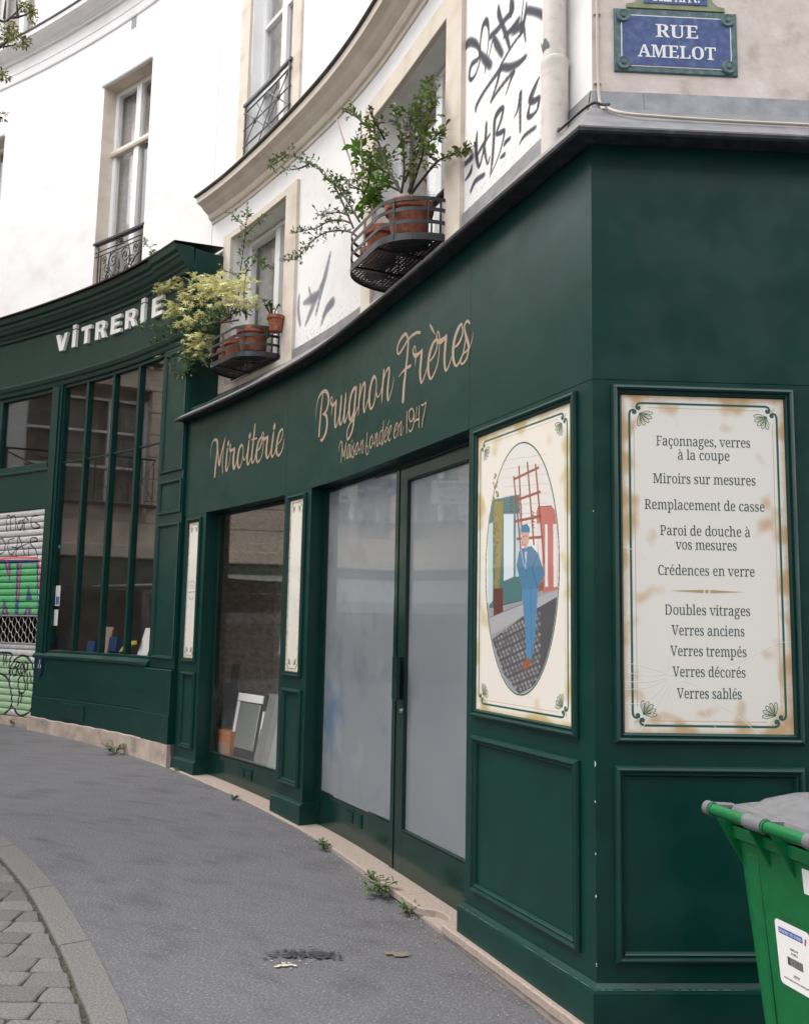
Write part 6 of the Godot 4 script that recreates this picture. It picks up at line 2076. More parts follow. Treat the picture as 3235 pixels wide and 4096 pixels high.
func pot(s: float, n: float, y: float, r: float, h: float, label: String, grp: String) -> void:
	var t := thing("flower_pot", label, "flower pot", fp(s, y, n), grp)
	var m := Shape.new()
	var x := Transform3D(Basis.IDENTITY, fp(s, y, n))
	m.lathe(x, [Vector2(0.0, 0.0), Vector2(r * 0.64, 0.0), Vector2(r * 0.67, 0.006), Vector2(r * 0.86, h * 0.74), Vector2(r * 0.90, h * 0.755), Vector2(r * 0.985, h * 0.77), Vector2(r, h * 0.80), Vector2(r * 1.01, h * 0.97), Vector2(r * 0.985, h), Vector2(r * 0.90, h), Vector2(r * 0.88, h * 0.86)], 32)
	part(t, "clay_body", m, mats.terracotta)
	var so := Shape.new()
	so.lathe(x, [Vector2(0.0, h * 0.90), Vector2(r * 0.5, h * 0.895), Vector2(r * 0.885, h * 0.87)], 16)
	part(t, "soil", so, mats.soil)
	if r > 0.13:
		var sa := Shape.new()
		sa.lathe(x, [Vector2(0.0, -0.006), Vector2(r * 0.80, -0.006), Vector2(r * 0.88, 0.022), Vector2(r * 0.85, 0.022), Vector2(r * 0.76, 0.0)], 24)
		part(t, "saucer", sa, mats.rubber)

func leaf(m: Shape, at: Vector3, dir: Vector3, up: Vector3, size: float, ratio := 0.5) -> void:
	var side := dir.cross(up).normalized()
	var nn := side.cross(dir).normalized()
	var w := size * ratio * 0.5
	var droop := nn * -size * 0.10
	var b := at
	var t := at + dir * size + droop * 2.0
	var c1 := at + dir * size * 0.36
	var c2 := at + dir * size * 0.70 + droop * 0.6
	var fold := nn * w * 0.35
	var l1 := c1 + side * w + fold
	var l2 := c2 + side * w * 0.72 + fold
	var r1 := c1 - side * w + fold
	var r2 := c2 - side * w * 0.72 + fold
	m.flat3(b, l1, c1)
	m.quad(c1, l1, l2, c2)
	m.flat3(c2, l2, t)
	m.flat3(b, c1, r1)
	m.quad(c1, c2, r2, r1)
	m.flat3(c2, t, r2)

func shrub(called: String, label: String, where: Vector3, branches: Array, n0: float, spread: float, size: float, cols: Array, dense: float, thick: float, ratio := 0.52) -> void:
	var t := thing(called, label, "plant", where)
	var st := Shape.new()
	var fo := Shape.new()
	fo.tinted = true
	for q in branches:
		var p := []
		var lean := rng.randf_range(-spread, spread) * 0.8
		var cnt: int = q.size() / 2
		for i in cnt:
			var f := float(i) / maxf(1.0, cnt - 1.0)
			p.append(fp(q[i * 2] * 0.001, q[i * 2 + 1] * 0.001, n0 + lean * f))
		var sm := spline(p, 6)
		var r := []
		for i in sm.size():
			r.append(lerpf(thick, thick * 0.22, float(i) / sm.size()))
		st.tube(sm, r, 5)
		for i in range(1, sm.size()):
			var f := float(i) / sm.size()
			if f < 0.14:
				continue
			var tan_: Vector3 = (sm[i] - sm[i - 1]).normalized()
			var tries := dense * (1.0 + f)
			while tries > 0.0:
				if rng.randf() > tries:
					break
				tries -= 1.0
				var d := (Vector3(rng.randf_range(-1, 1), rng.randf_range(-0.5, 1), rng.randf_range(-1, 1)).normalized() + tan_ * 0.5).normalized()
				if rng.randf() < 0.55:
					put_leaf(fo, sm[i], d, size * rng.randf_range(0.6, 1.15), cols, ratio)
				else:
					var len_ := rng.randf_range(0.02, 0.085)
					var e: Vector3 = sm[i] + d * len_
					st.tube([sm[i], e], [thick * 0.18, thick * 0.10], 4, false)
					for z in rng.randi_range(2, 5):
						var b: Vector3 = sm[i].lerp(e, rng.randf_range(0.35, 1.0))
						var d2 := (d + Vector3(rng.randf_range(-1, 1), rng.randf_range(-0.7, 0.8), rng.randf_range(-1, 1))).normalized()
						put_leaf(fo, b, d2, size * rng.randf_range(0.5, 1.1), cols, ratio)
	part(t, "stem", st, mats.twig)
	part(t, "foliage", fo, mats.leaf, "", "stuff")

func put_leaf(fo: Shape, at: Vector3, d: Vector3, size: float, cols: Array, ratio: float) -> void:
	var c: Color = cols[0].lerp(cols[1], rng.randf())
	if cols.size() > 2 and rng.randf() < 0.16:
		c = cols[2]
	fo.tint = c * rng.randf_range(0.75, 1.2)
	var up := (Vector3.UP + Vector3(rng.randf_range(-0.7, 0.7), 0, rng.randf_range(-0.7, 0.7))).normalized()
	if absf(up.dot(d)) > 0.95:
		up = Vector3.RIGHT
	leaf(fo, at, d, up, size, ratio)

func star_leaf(m: Shape, at: Vector3, dir: Vector3, up: Vector3, size: float) -> void:
	var side := dir.cross(up).normalized()
	var nn := side.cross(dir).normalized()
	var pts_ := []
	var lobes := [[-2.2, 0.42], [-1.45, 0.68], [-0.72, 0.92], [0.0, 1.0], [0.72, 0.92], [1.45, 0.68], [2.2, 0.42]]
	for i in lobes.size():
		var an: float = lobes[i][0]
		var r: float = lobes[i][1] * size
		pts_.append(at + (dir * cos(an) + side * sin(an)) * r - nn * r * r * 1.6)
		if i < lobes.size() - 1:
			var am: float = (an + lobes[i + 1][0]) * 0.5
			pts_.append(at + (dir * cos(am) + side * sin(am)) * size * 0.36)
	for i in pts_.size() - 1:
		m.flat3(at, pts_[i], pts_[i + 1])

func maple() -> void:
	var t := thing("maple", "pale yellow green maple with star shaped leaves in the window box", "plant", fp(4.93, 4.03, 0.0))
	var st := Shape.new()
	for q in STEMS_E:
		var p := []
		for i in range(0, q.size(), 2):
			p.append(fp(q[i] * 0.001, q[i + 1] * 0.001, 0.0))
		var sm := spline(p, 6)
		var r := []
		for i in sm.size():
			r.append(lerpf(0.006, 0.0015, float(i) / sm.size()))
		st.tube(sm, r, 5)
	part(t, "stem", st, mats.twig)
	var fo := Shape.new()
	fo.tinted = true
	for q in MAPLE:
		for i in int(34 + q[2] * 0.05):
			var a := rng.randf() * TAU
			var r := sqrt(rng.randf())
			var s: float = (q[0] + q[2] * r * cos(a)) * 0.001
			var y: float = (q[1] + q[3] * r * sin(a)) * 0.001
			var at := fp(s, y, rng.randf_range(-0.10, 0.12))
			var d := (Vector3(rng.randf_range(-1, 1), rng.randf_range(-0.6, 0.15), rng.randf_range(-1, 1))).normalized()
			fo.tint = lin3(0.66, 0.645, 0.33).lerp(lin3(0.80, 0.78, 0.52), rng.randf()) * rng.randf_range(0.8, 1.1)
			star_leaf(fo, at, d, (Vector3.UP + Vector3(rng.randf_range(-0.5, 0.5), 0, rng.randf_range(-0.5, 0.5))).normalized(), rng.randf_range(0.045, 0.080))
	part(t, "foliage", fo, mats.maple_leaf, "", "stuff")

func succulent() -> void:
	var base := fp(4.40, 4.14, -0.17)
	var t := thing("succulent", "small fleshy jade plant in the little clay pot", "plant", base)
	var st := Shape.new()
	var fo := Shape.new()
	fo.tinted = true
	for i in 7:
		var e := base + Vector3(rng.randf_range(-0.10, 0.05), rng.randf_range(0.05, 0.14), rng.randf_range(-0.05, 0.07))
		st.tube([base, base.lerp(e, 0.5) + Vector3.UP * 0.01, e], [0.006, 0.005, 0.004], 5)
		for j in 7:
			fo.tint = lin3(0.06, 0.15, 0.03) * rng.randf_range(0.8, 1.3)
			var d := Vector3(rng.randf_range(-1, 1), rng.randf_range(0.0, 1), rng.randf_range(-1, 1)).normalized()
			leaf(fo, e, d, Vector3.UP if absf(d.y) < 0.9 else Vector3.RIGHT, 0.035, 0.62)
	part(t, "stem", st, mats.twig)
	part(t, "foliage", fo, mats.leaf, "", "stuff")

# ================================================================ wheeled bin
func build_bin() -> void:
	var a := Vector3(0.252, 0, 0.968).normalized()     # along the handle bar, towards the viewer
	var o := Vector3(-0.968, 0, 0.252).normalized()    # out of the handle side
	var bar0 := Vector3(0.984, 1.048, -3.034)
	var half := 0.262
	var mid := bar0 + a * half
	var foot := ground_y(1.3, -2.8)
	var c := Vector3(mid.x, 0, mid.z) - o * 0.392
	var t := thing("wheeled_bin", "green wheeled refuse bin with grey lid and white city label", "bin", Vector3(c.x, foot, c.z))
	var rect := func(ha: float, ho: float, y: float, r: float, shift: float) -> Array:
		var p := []
		for q in [[1, 1, 0.0], [-1, 1, 0.5], [-1, -1, 1.0], [1, -1, 1.5]]:
			for i in 6:
				var an: float = PI * q[2] + i / 5.0 * PI * 0.5
				p.append(c + o * shift + Vector3.UP * y + a * (q[0] * (ha - r) + r * cos(an)) + o * (q[1] * (ho - r) + r * sin(an)))
		return p
	var skin := func(m: Shape, rings: Array) -> void:
		for j in rings.size() - 1:
			var n: int = rings[j].size()
			for i in n:
				var k := (i + 1) % n
				var e0: Vector3 = rings[j][i]
				var cen0 := Vector3.ZERO
				var na := Vector3(rings[j][i].x - c.x, 0, rings[j][i].z - c.z)
				m.quad(rings[j][i], rings[j][k], rings[j + 1][k], rings[j + 1][i])
	var b := Shape.new()
	var rings := []
	for q in [[0.205, 0.235, foot + 0.03, 0.05], [0.208, 0.24, foot + 0.06, 0.06], [0.250, 0.30, 0.80, 0.06], [0.256, 0.315, 0.955, 0.06], [0.262, 0.335, 0.965, 0.06], [0.264, 0.338, 0.998, 0.06], [0.254, 0.325, 1.0, 0.055]]:
		rings.append(rect.call(q[0], q[1], q[2], q[3], 0.0))
	skin.call(b, rings)
	var body := part(t, "body", b, mats.bin_green)
	# vertical ribs pressed into the handle side
	var rb := Shape.new()
	for e in [-0.155, 0.155]:
		rb.bar(c + o * 0.246 + a * e * 0.9 + Vector3.UP * (foot + 0.08), c + o * 0.312 + a * e + Vector3.UP * 0.93, 0.05, 0.012, o, 0.005)
	part(body, "rib", rb, mats.bin_green)
	# handle bar in two lengths with its brackets
	for q in [[0.022, 0.198], [0.288, 0.468]]:
		var h := Shape.new()
		h.tube([bar0 + a * q[0], bar0 + a * q[1]], [0.0175, 0.0175], 14)
		h.tube([bar0 + a * (q[0] + 0.001), bar0 + a * (q[0] + 0.008)], [0.0205, 0.0205], 14)
		h.tube([bar0 + a * (q[1] - 0.008), bar0 + a * (q[1] - 0.001)], [0.0205, 0.0205], 14)
		part(t, "handle_bar", h, mats.bin_green)
	for e in [0.03, 0.19, 0.30, 0.46]:
		var g := Shape.new()
		var p0: Vector3 = bar0 + a * e
		var p1 := p0 - o * 0.085 - Vector3.UP * 0.01
		var p2 := p0 - o * 0.100 - Vector3.UP * 0.17
		var p3 := p0 - Vector3.UP * 0.012
		var w: Vector3 = a * 0.005
		g.quad(p0 - w, p1 - w, p2 - w, p3 - w)
		g.quad(p0 + w, p1 + w, p2 + w, p3 + w)
		g.quad(p3 - w, p2 - w, p2 + w, p3 + w)
		g.quad(p0 - w, p0 + w, p1 + w, p1 - w)
		part(t, "bracket", g, mats.bin_green)
	# lid: a shallow dome with a raised panel, hinged on the bar
	var l := Shape.new()
	var lr := []
	for q in [[0.252, 0.325, 1.004, 0.05, -0.004], [0.268, 0.340, 1.010, 0.05, -0.004], [0.268, 0.342, 1.040, 0.05, -0.004], [0.258, 0.334, 1.058, 0.05, -0.006], [0.236, 0.312, 1.066, 0.06, -0.008], [0.224, 0.298, 1.062, 0.06, -0.010], [0.205, 0.272, 1.084, 0.06, -0.012], [0.16, 0.21, 1.106, 0.06, -0.014], [0.08, 0.11, 1.120, 0.05, -0.02], [0.012, 0.02, 1.123, 0.008, -0.02]]:
		lr.append(rect.call(q[0], q[1], q[2], q[3], q[4]))
	skin.call(l, lr)
	var lid := part(t, "lid", l, mats.bin_grey)
	for q in [[-0.006, 0.020], [0.200, 0.286], [0.470, 0.522]]:
		var h := Shape.new()
		h.tube([bar0 + a * q[0], bar0 + a * q[1]], [0.0225, 0.0225], 14)
		var m0: Vector3 = bar0 + a * (q[0] + q[1]) * 0.5
		h.bar(m0 + Vector3.UP * 0.010, m0 - o * 0.085 + Vector3.UP * 0.004, q[1] - q[0], 0.018, Vector3.UP, 0.004)
		part(lid, "hinge", h, mats.bin_grey)
	# wheels on the handle side
	for e in [-0.235, 0.235]:
		var wh := Shape.new()
		var wc: Vector3 = c + o * 0.22 + a * e + Vector3.UP * (foot + 0.10)
		wh.lathe(Transform3D(Basis(o, a, Vector3.UP), wc), [Vector2(0.0, -0.02), Vector2(0.07, -0.02), Vector2(0.098, -0.018), Vector2(0.10, 0.0), Vector2(0.098, 0.018), Vector2(0.07, 0.02), Vector2(0.0, 0.02)], 24)
		part(t, "wheel", wh, mats.rubber)
	# labels
	var tilt := (Vector3.UP * 0.155 + o * 0.0148).normalized()
	var fx := Basis(a, tilt, a.cross(tilt).normalized())
	var side_at := func(along: float, y: float) -> Vector3:
		var f := (y - 0.80) / 0.155
		var dep := lerpf(0.30, 0.315, f) if y > 0.8 else lerpf(0.24, 0.30, (y - foot - 0.06) / (0.80 - foot - 0.06))
		return c + o * (dep + 0.0016) + Vector3.UP * y + a * (along - half)
	var sp := Shape.new()
	var steep := (Vector3.UP * 0.64 + o * 0.06).normalized()
	round_card(sp, side_at.call(0.262, 0.672), a, steep, 0.155, 0.185, 0.014)
	var stick := part(t, "label", sp, mats.paper_white, "white city label with blue band and barcode")
	var hdx := Basis(a, steep, a.cross(steep).normalized())
	var origin: Vector3 = side_at.call(0.262, 0.672)
	var nz := hdx.z if hdx.z.dot(o) > 0.0 else -hdx.z
	var bd := Shape.new()
	var at := func(u: float, v: float, lift: float) -> Vector3: return origin + a * u + steep * v + nz * lift
	bd.quad(at.call(-0.062, 0.055, 0.0006), at.call(0.044, 0.055, 0.0006), at.call(0.044, 0.072, 0.0006), at.call(-0.062, 0.072, 0.0006))
	part(stick, "blue_band", bd, mat("label_blue", lin(0.02, 0.075, 0.38), 0.5))
	var rd := Shape.new()
	rd.quad(at.call(0.050, 0.052, 0.0006), at.call(0.056, 0.052, 0.0006), at.call(0.062, 0.072, 0.0006), at.call(0.056, 0.072, 0.0006))
	part(stick, "emblem", rd, mat("label_red", lin(0.55, 0.04, 0.06), 0.5))
	var bc := Shape.new()
	var u0 := -0.034
	while u0 < 0.034:
		var wd := rng.randf_range(0.0008, 0.0028)
		bc.quad(at.call(u0, -0.028, 0.0006), at.call(u0 + wd, -0.028, 0.0006), at.call(u0 + wd, -0.004, 0.0006), at.call(u0, -0.004, 0.0006))
		u0 += wd + rng.randf_range(0.0008, 0.002)
	part(stick, "barcode", bc, mats.ink_black)
	var tb := Basis(a, steep, nz)
	if tb.determinant() < 0.0:
		tb = Basis(a, steep, -nz)
	label_text(t, "MAIRIE DE PARIS", tb, at.call(-0.058, 0.059, 0.0008), 0.098, 0.0085, mats.paper_white, true)
	label_text(t, "AMELOT", tb, at.call(-0.018, 0.018, 0.0008), 0.036, 0.006, mats.ink_black, false)
	label_text(t, "PARIS", tb, at.call(-0.014, 0.006, 0.0008), 0.028, 0.006, mats.ink_black, false)
	label_text(t, "3975*", tb, at.call(-0.014, -0.058, 0.0008), 0.028, 0.008, mats.ink_black, false)
	label_text(t, "recommandez-vous sur dechets.paris.fr", tb, at.call(-0.060, -0.072, 0.0008), 0.120, 0.005, mats.ink_black, false)
	var s2 := Shape.new()
	round_card(s2, side_at.call(0.425, 0.908), a, tilt, 0.175, 0.070, 0.004)
	var st2 := part(t, "label", s2, mats.paper_white, "white barcode sticker under the rim")
	var o2: Vector3 = side_at.call(0.425, 0.908)
	var b2 := Shape.new()
	u0 = -0.055
	while u0 < 0.03:
		var wd := rng.randf_range(0.0008, 0.003)
		b2.quad(o2 + a * u0 - tilt * 0.010 + nz * 0.0006, o2 + a * (u0 + wd) - tilt * 0.010 + nz * 0.0006, o2 + a * (u0 + wd) + tilt * 0.014 + nz * 0.0006, o2 + a * u0 + tilt * 0.014 + nz * 0.0006)
		u0 += wd + rng.randf_range(0.0008, 0.002)
	part(st2, "barcode", b2, mats.ink_black)
	label_text(t, "0 2 1 0 5 3 1", tb, side_at.call(0.215, 0.775) , 0.085, 0.012, mat("stamp_brown", lin(0.045, 0.12, 0.035), 0.6), false)

func label_text(t: Node3D, text: String, b: Basis, where: Vector3, width: float, cap: float, m: Material, serif: bool) -> void:
	letters(t, "print", text, Transform3D(b, where), width, cap, m, serif, false, 0.0003)

func round_card(m: Shape, c: Vector3, ax: Vector3, ay: Vector3, w: float, h: float, r: float) -> void:
	var p := []
	for q in [[1, 1, 0.0], [-1, 1, 0.5], [-1, -1, 1.0], [1, -1, 1.5]]:
		for i in 5:
			var an: float = PI * q[2] + i / 4.0 * PI * 0.5
			p.append(c + ax * (q[0] * (w * 0.5 - r) + r * cos(an)) + ay * (q[1] * (h * 0.5 - r) + r * sin(an)))
	for i in range(1, p.size() - 1):
		m.flat3(p[0], p[i], p[i + 1])

# ================================================================ inside the shops
func room(called: String, s0: float, s1: float, y0: float, y1: float, n0: float, n1: float, wall: Material, floor_: Material) -> void:
	var m := Shape.new()
	for s in [s0, s1]:
		m.quad(fp(s, y0, n0), fp(s, y1, n0), fp(s, y1, n1), fp(s, y0, n1))
	sweep(m, stations(s0, s1, 0.3), [Vector2(y0, n1), Vector2(y1, n1)], false, false)
	sweep(m, stations(s0, s1, 0.3), [Vector2(y1, n0), Vector2(y1, n1)], false, false)
	setting("interior_wall", m, wall)
	var f := Shape.new()
	sweep(f, stations(s0, s1, 0.3), [Vector2(y0, n0), Vector2(y0, n1)], false, false)
	setting("interior_floor", f, floor_)

func leaning(s0: float, s1: float, y0: float, y1: float, n_foot: float, n_top: float, thick: float) -> Shape:
	var m := Shape.new()
	var a := fp(s0, y0, n_foot)
	var b := fp(s1, y0, n_foot)
	var up := fp(s0, y1, n_top) - a
	var x := (b - a)
	var z := x.cross(up).normalized()
	m.cbox(Transform3D(Basis(x.normalized(), up.normalized(), z), a + x * 0.5 + up * 0.5), Vector3(x.length(), up.length(), thick), 0.002)
	return m

func build_interiors() -> void:
	# the display bay: rubble wall behind, a deep room beyond to the right
	room("display_bay", 3.2, 5.55, 0.50, 2.62, -0.165, -0.95, mats.rubble_wall, mats.room_wall)
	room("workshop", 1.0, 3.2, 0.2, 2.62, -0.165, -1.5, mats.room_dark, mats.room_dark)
	var dk := Shape.new()
	fbox(dk, 3.22, 4.30, 0.51, 1.95, -0.93, -0.90)
	single("stock_cupboard", dk, mat("brown_board", lin(0.075, 0.045, 0.03), 0.7), "dark brown board standing at the back of the display window", "board")
	var m := leaning(4.50, 5.02, 0.51, 1.03, -0.24, -0.32, 0.012)
	var po := thing("poster_mirror", "black and white printed mirror leaning in the display window", "mirror", fp(4.75, 0.51, -0.24))
	part(po, "printed_board", m, mats.ink_black)
	part(po, "mirror_glass", leaning(4.585, 4.93, 0.58, 0.945, -0.2365, -0.295, 0.012), mat("mirror_grey", lin(0.42, 0.45, 0.43), 0.25, {"metal": 0.6}))
	part(po, "white_print", leaning(4.56, 5.0, 0.955, 1.02, -0.298, -0.308, 0.012), mats.paper_white)
	part(po, "white_print", leaning(4.955, 5.0, 0.53, 0.95, -0.232, -0.298, 0.010), mats.paper_white)
	part(po, "white_print", leaning(4.505, 4.53, 0.53, 0.9, -0.232, -0.290, 0.010), mats.paper_white)
	var bx := Shape.new()
	fbox(bx, 4.93, 5.20, 0.505, 0.70, -0.33, -0.20)
	var box := thing("cardboard_box", "orange taped cardboard box in the corner of the display window", "box", fp(5.06, 0.505, -0.26))
	part(box, "carton", bx, mat("carton", lin(0.42, 0.16, 0.045), 0.75))
	var tp := Shape.new()
	fbox(tp, 4.99, 5.15, 0.505, 0.60, -0.201, -0.198)
	part(box, "tape", tp, mat("tape", lin(0.36, 0.26, 0.20), 0.4))
	single("glass_sheet", leaning(5.10, 5.36, 0.70, 1.085, -0.30, -0.36, 0.008), mats.glass_green, "dark green glass sheet leaning behind the cardboard box", "glass sheet", "glass samples in the display window")
	single("glass_sheet", leaning(4.36, 4.52, 0.505, 1.045, -0.21, -0.33, 0.008), mat("hammered_glass", lin(0.20, 0.21, 0.21), 0.25, {"bump": 0.6, "bump_freq": 0.04, "scale": 3.0}), "hammered grey glass sample beside the printed mirror", "glass sheet", "glass samples in the display window")
	single("glass_sheet", leaning(4.24, 4.358, 0.505, 1.043, -0.20, -0.32, 0.008), mat("ribbed_glass", lin(0.25, 0.26, 0.26), 0.2, {"bump": 0.6, "bump_freq": 0.12, "scale": 3.0}), "finely textured grey glass sample at the right of the hammered sheet", "glass sheet", "glass samples in the display window")
	single("glass_sheet", leaning(4.05, 4.238, 0.505, 1.04, -0.19, -0.31, 0.008), mat("etched_glass", lin(0.30, 0.32, 0.31), 0.5), "plain etched glass sample by the pier", "glass sheet", "glass samples in the display window")
	single("glass_strip", leaning(5.38, 5.49, 0.52, 1.24, -0.42, -0.50, 0.02), mat("strip_green", lin(0.10, 0.12, 0.09), 0.4), "narrow greenish glass strip with taped white end", "glass strip")
	single("paper_notice", leaning(4.72, 4.90, 1.35, 1.51, -0.62, -0.63, 0.002), mats.paper_white, "white paper pinned at the back of the display window", "notice")
	# the glazier's
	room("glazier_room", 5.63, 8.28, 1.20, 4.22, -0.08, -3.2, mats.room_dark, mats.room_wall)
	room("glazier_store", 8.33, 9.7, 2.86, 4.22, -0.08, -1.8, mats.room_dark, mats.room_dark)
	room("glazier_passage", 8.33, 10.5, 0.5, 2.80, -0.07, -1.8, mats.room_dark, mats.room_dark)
	var rail := Shape.new()
	rail.tube([fp(5.8, 2.0, -0.6), fp(7.2, 2.0, -0.6), fp(8.25, 2.0, -0.6)], [0.014, 0.014, 0.014], 8)
	single("metal_rail", rail, mats.grille_steel, "steel rail across the inside of the tall shop window", "rail")
	single("wooden_board", leaning(7.30, 7.46, 1.205, 1.545, -0.18, -0.26, 0.02), mat("pale_board", lin(0.36, 0.25, 0.19), 0.7), "pale brown board standing inside the glazier's window", "board")
	single("white_card", leaning(6.53, 6.72, 1.205, 1.545, -0.16, -0.26, 0.004), mats.paper_white, "white card leaning beside the yellow foam", "card")
	single("blue_carton", leaning(7.53, 7.66, 1.205, 1.39, -0.2, -0.22, 0.06), mat("carton_blue", lin(0.02, 0.06, 0.17), 0.5), "small blue carton left of the pale brown board", "carton", "blue cartons in the glazier's window")
	single("blue_carton", leaning(7.13, 7.27, 1.205, 1.44, -0.2, -0.22, 0.06), mats.carton_blue, "taller blue carton right of the pale brown board", "carton", "blue cartons in the glazier's window")
	single("clear_sheet", leaning(6.80, 7.20, 1.205, 1.30, -0.14, -0.16, 0.008), mats.glass_green, "low clear glass offcut behind the yellow foam", "glass sheet")
	var yl := Shape.new()
	var yp := []
	for i in 13:
		var f := i / 12.0
		yp.append(fp(lerpf(7.08, 6.70, f * f * 0.7 + f * 0.3), 1.21 + 0.21 * sin(f * PI * 0.5), -0.16))
	for i in 12:
		var wd := Vector3.UP * lerpf(0.005, 0.02, 0.5)
		var d := out3(6.9) * -0.07
		yl.quad(yp[i], yp[i + 1], yp[i + 1] + d, yp[i] + d)
		yl.quad(yp[i] - wd * 3.0, yp[i + 1] - wd * 3.0, yp[i + 1], yp[i])
		yl.quad(yp[i] - wd * 3.0 + d, yp[i + 1] - wd * 3.0 + d, yp[i + 1] + d, yp[i] + d)
		yl.quad(yp[i] - wd * 3.0, yp[i + 1] - wd * 3.0, yp[i + 1] - wd * 3.0 + d, yp[i] - wd * 3.0 + d)
	single("foam_strip", yl, mat("yellow_foam", lin(0.60, 0.50, 0.12), 0.8), "curved yellow foam strip inside the glazier's window", "foam strip")
	single("dark_plaque", leaning(7.98, 8.26, 1.205, 1.43, -0.10, -0.12, 0.01), mat("plaque_dark", lin(0.015, 0.02, 0.028), 0.4), "dark lettered plaque in the lower corner of the glazier's window", "plaque")
	for q in [[6.35, 6.42, -1.2, 3.4, 0.30, "tall timber upright behind the white card in the workshop"], [6.75, 6.80, -1.5, 3.2, 0.34, "palest thin timber upright behind the yellow foam"], [7.1, 7.22, -1.8, 3.6, 0.24, "widest timber upright at the back of the glazier's workshop"], [7.5, 7.54, -1.3, 3.0, 0.28, "shortest thin timber upright behind the blue carton"]]:
		var st := Shape.new()
		fbox(st, q[0], q[1], 1.205, q[3], q[2] - 0.04, q[2])
		single("timber_upright", st, mat("timber_%d" % int(q[0] * 100), lin(q[4], q[4] * 0.80, q[4] * 0.62), 0.7), q[5], "timber", "timber uprights in the workshop")

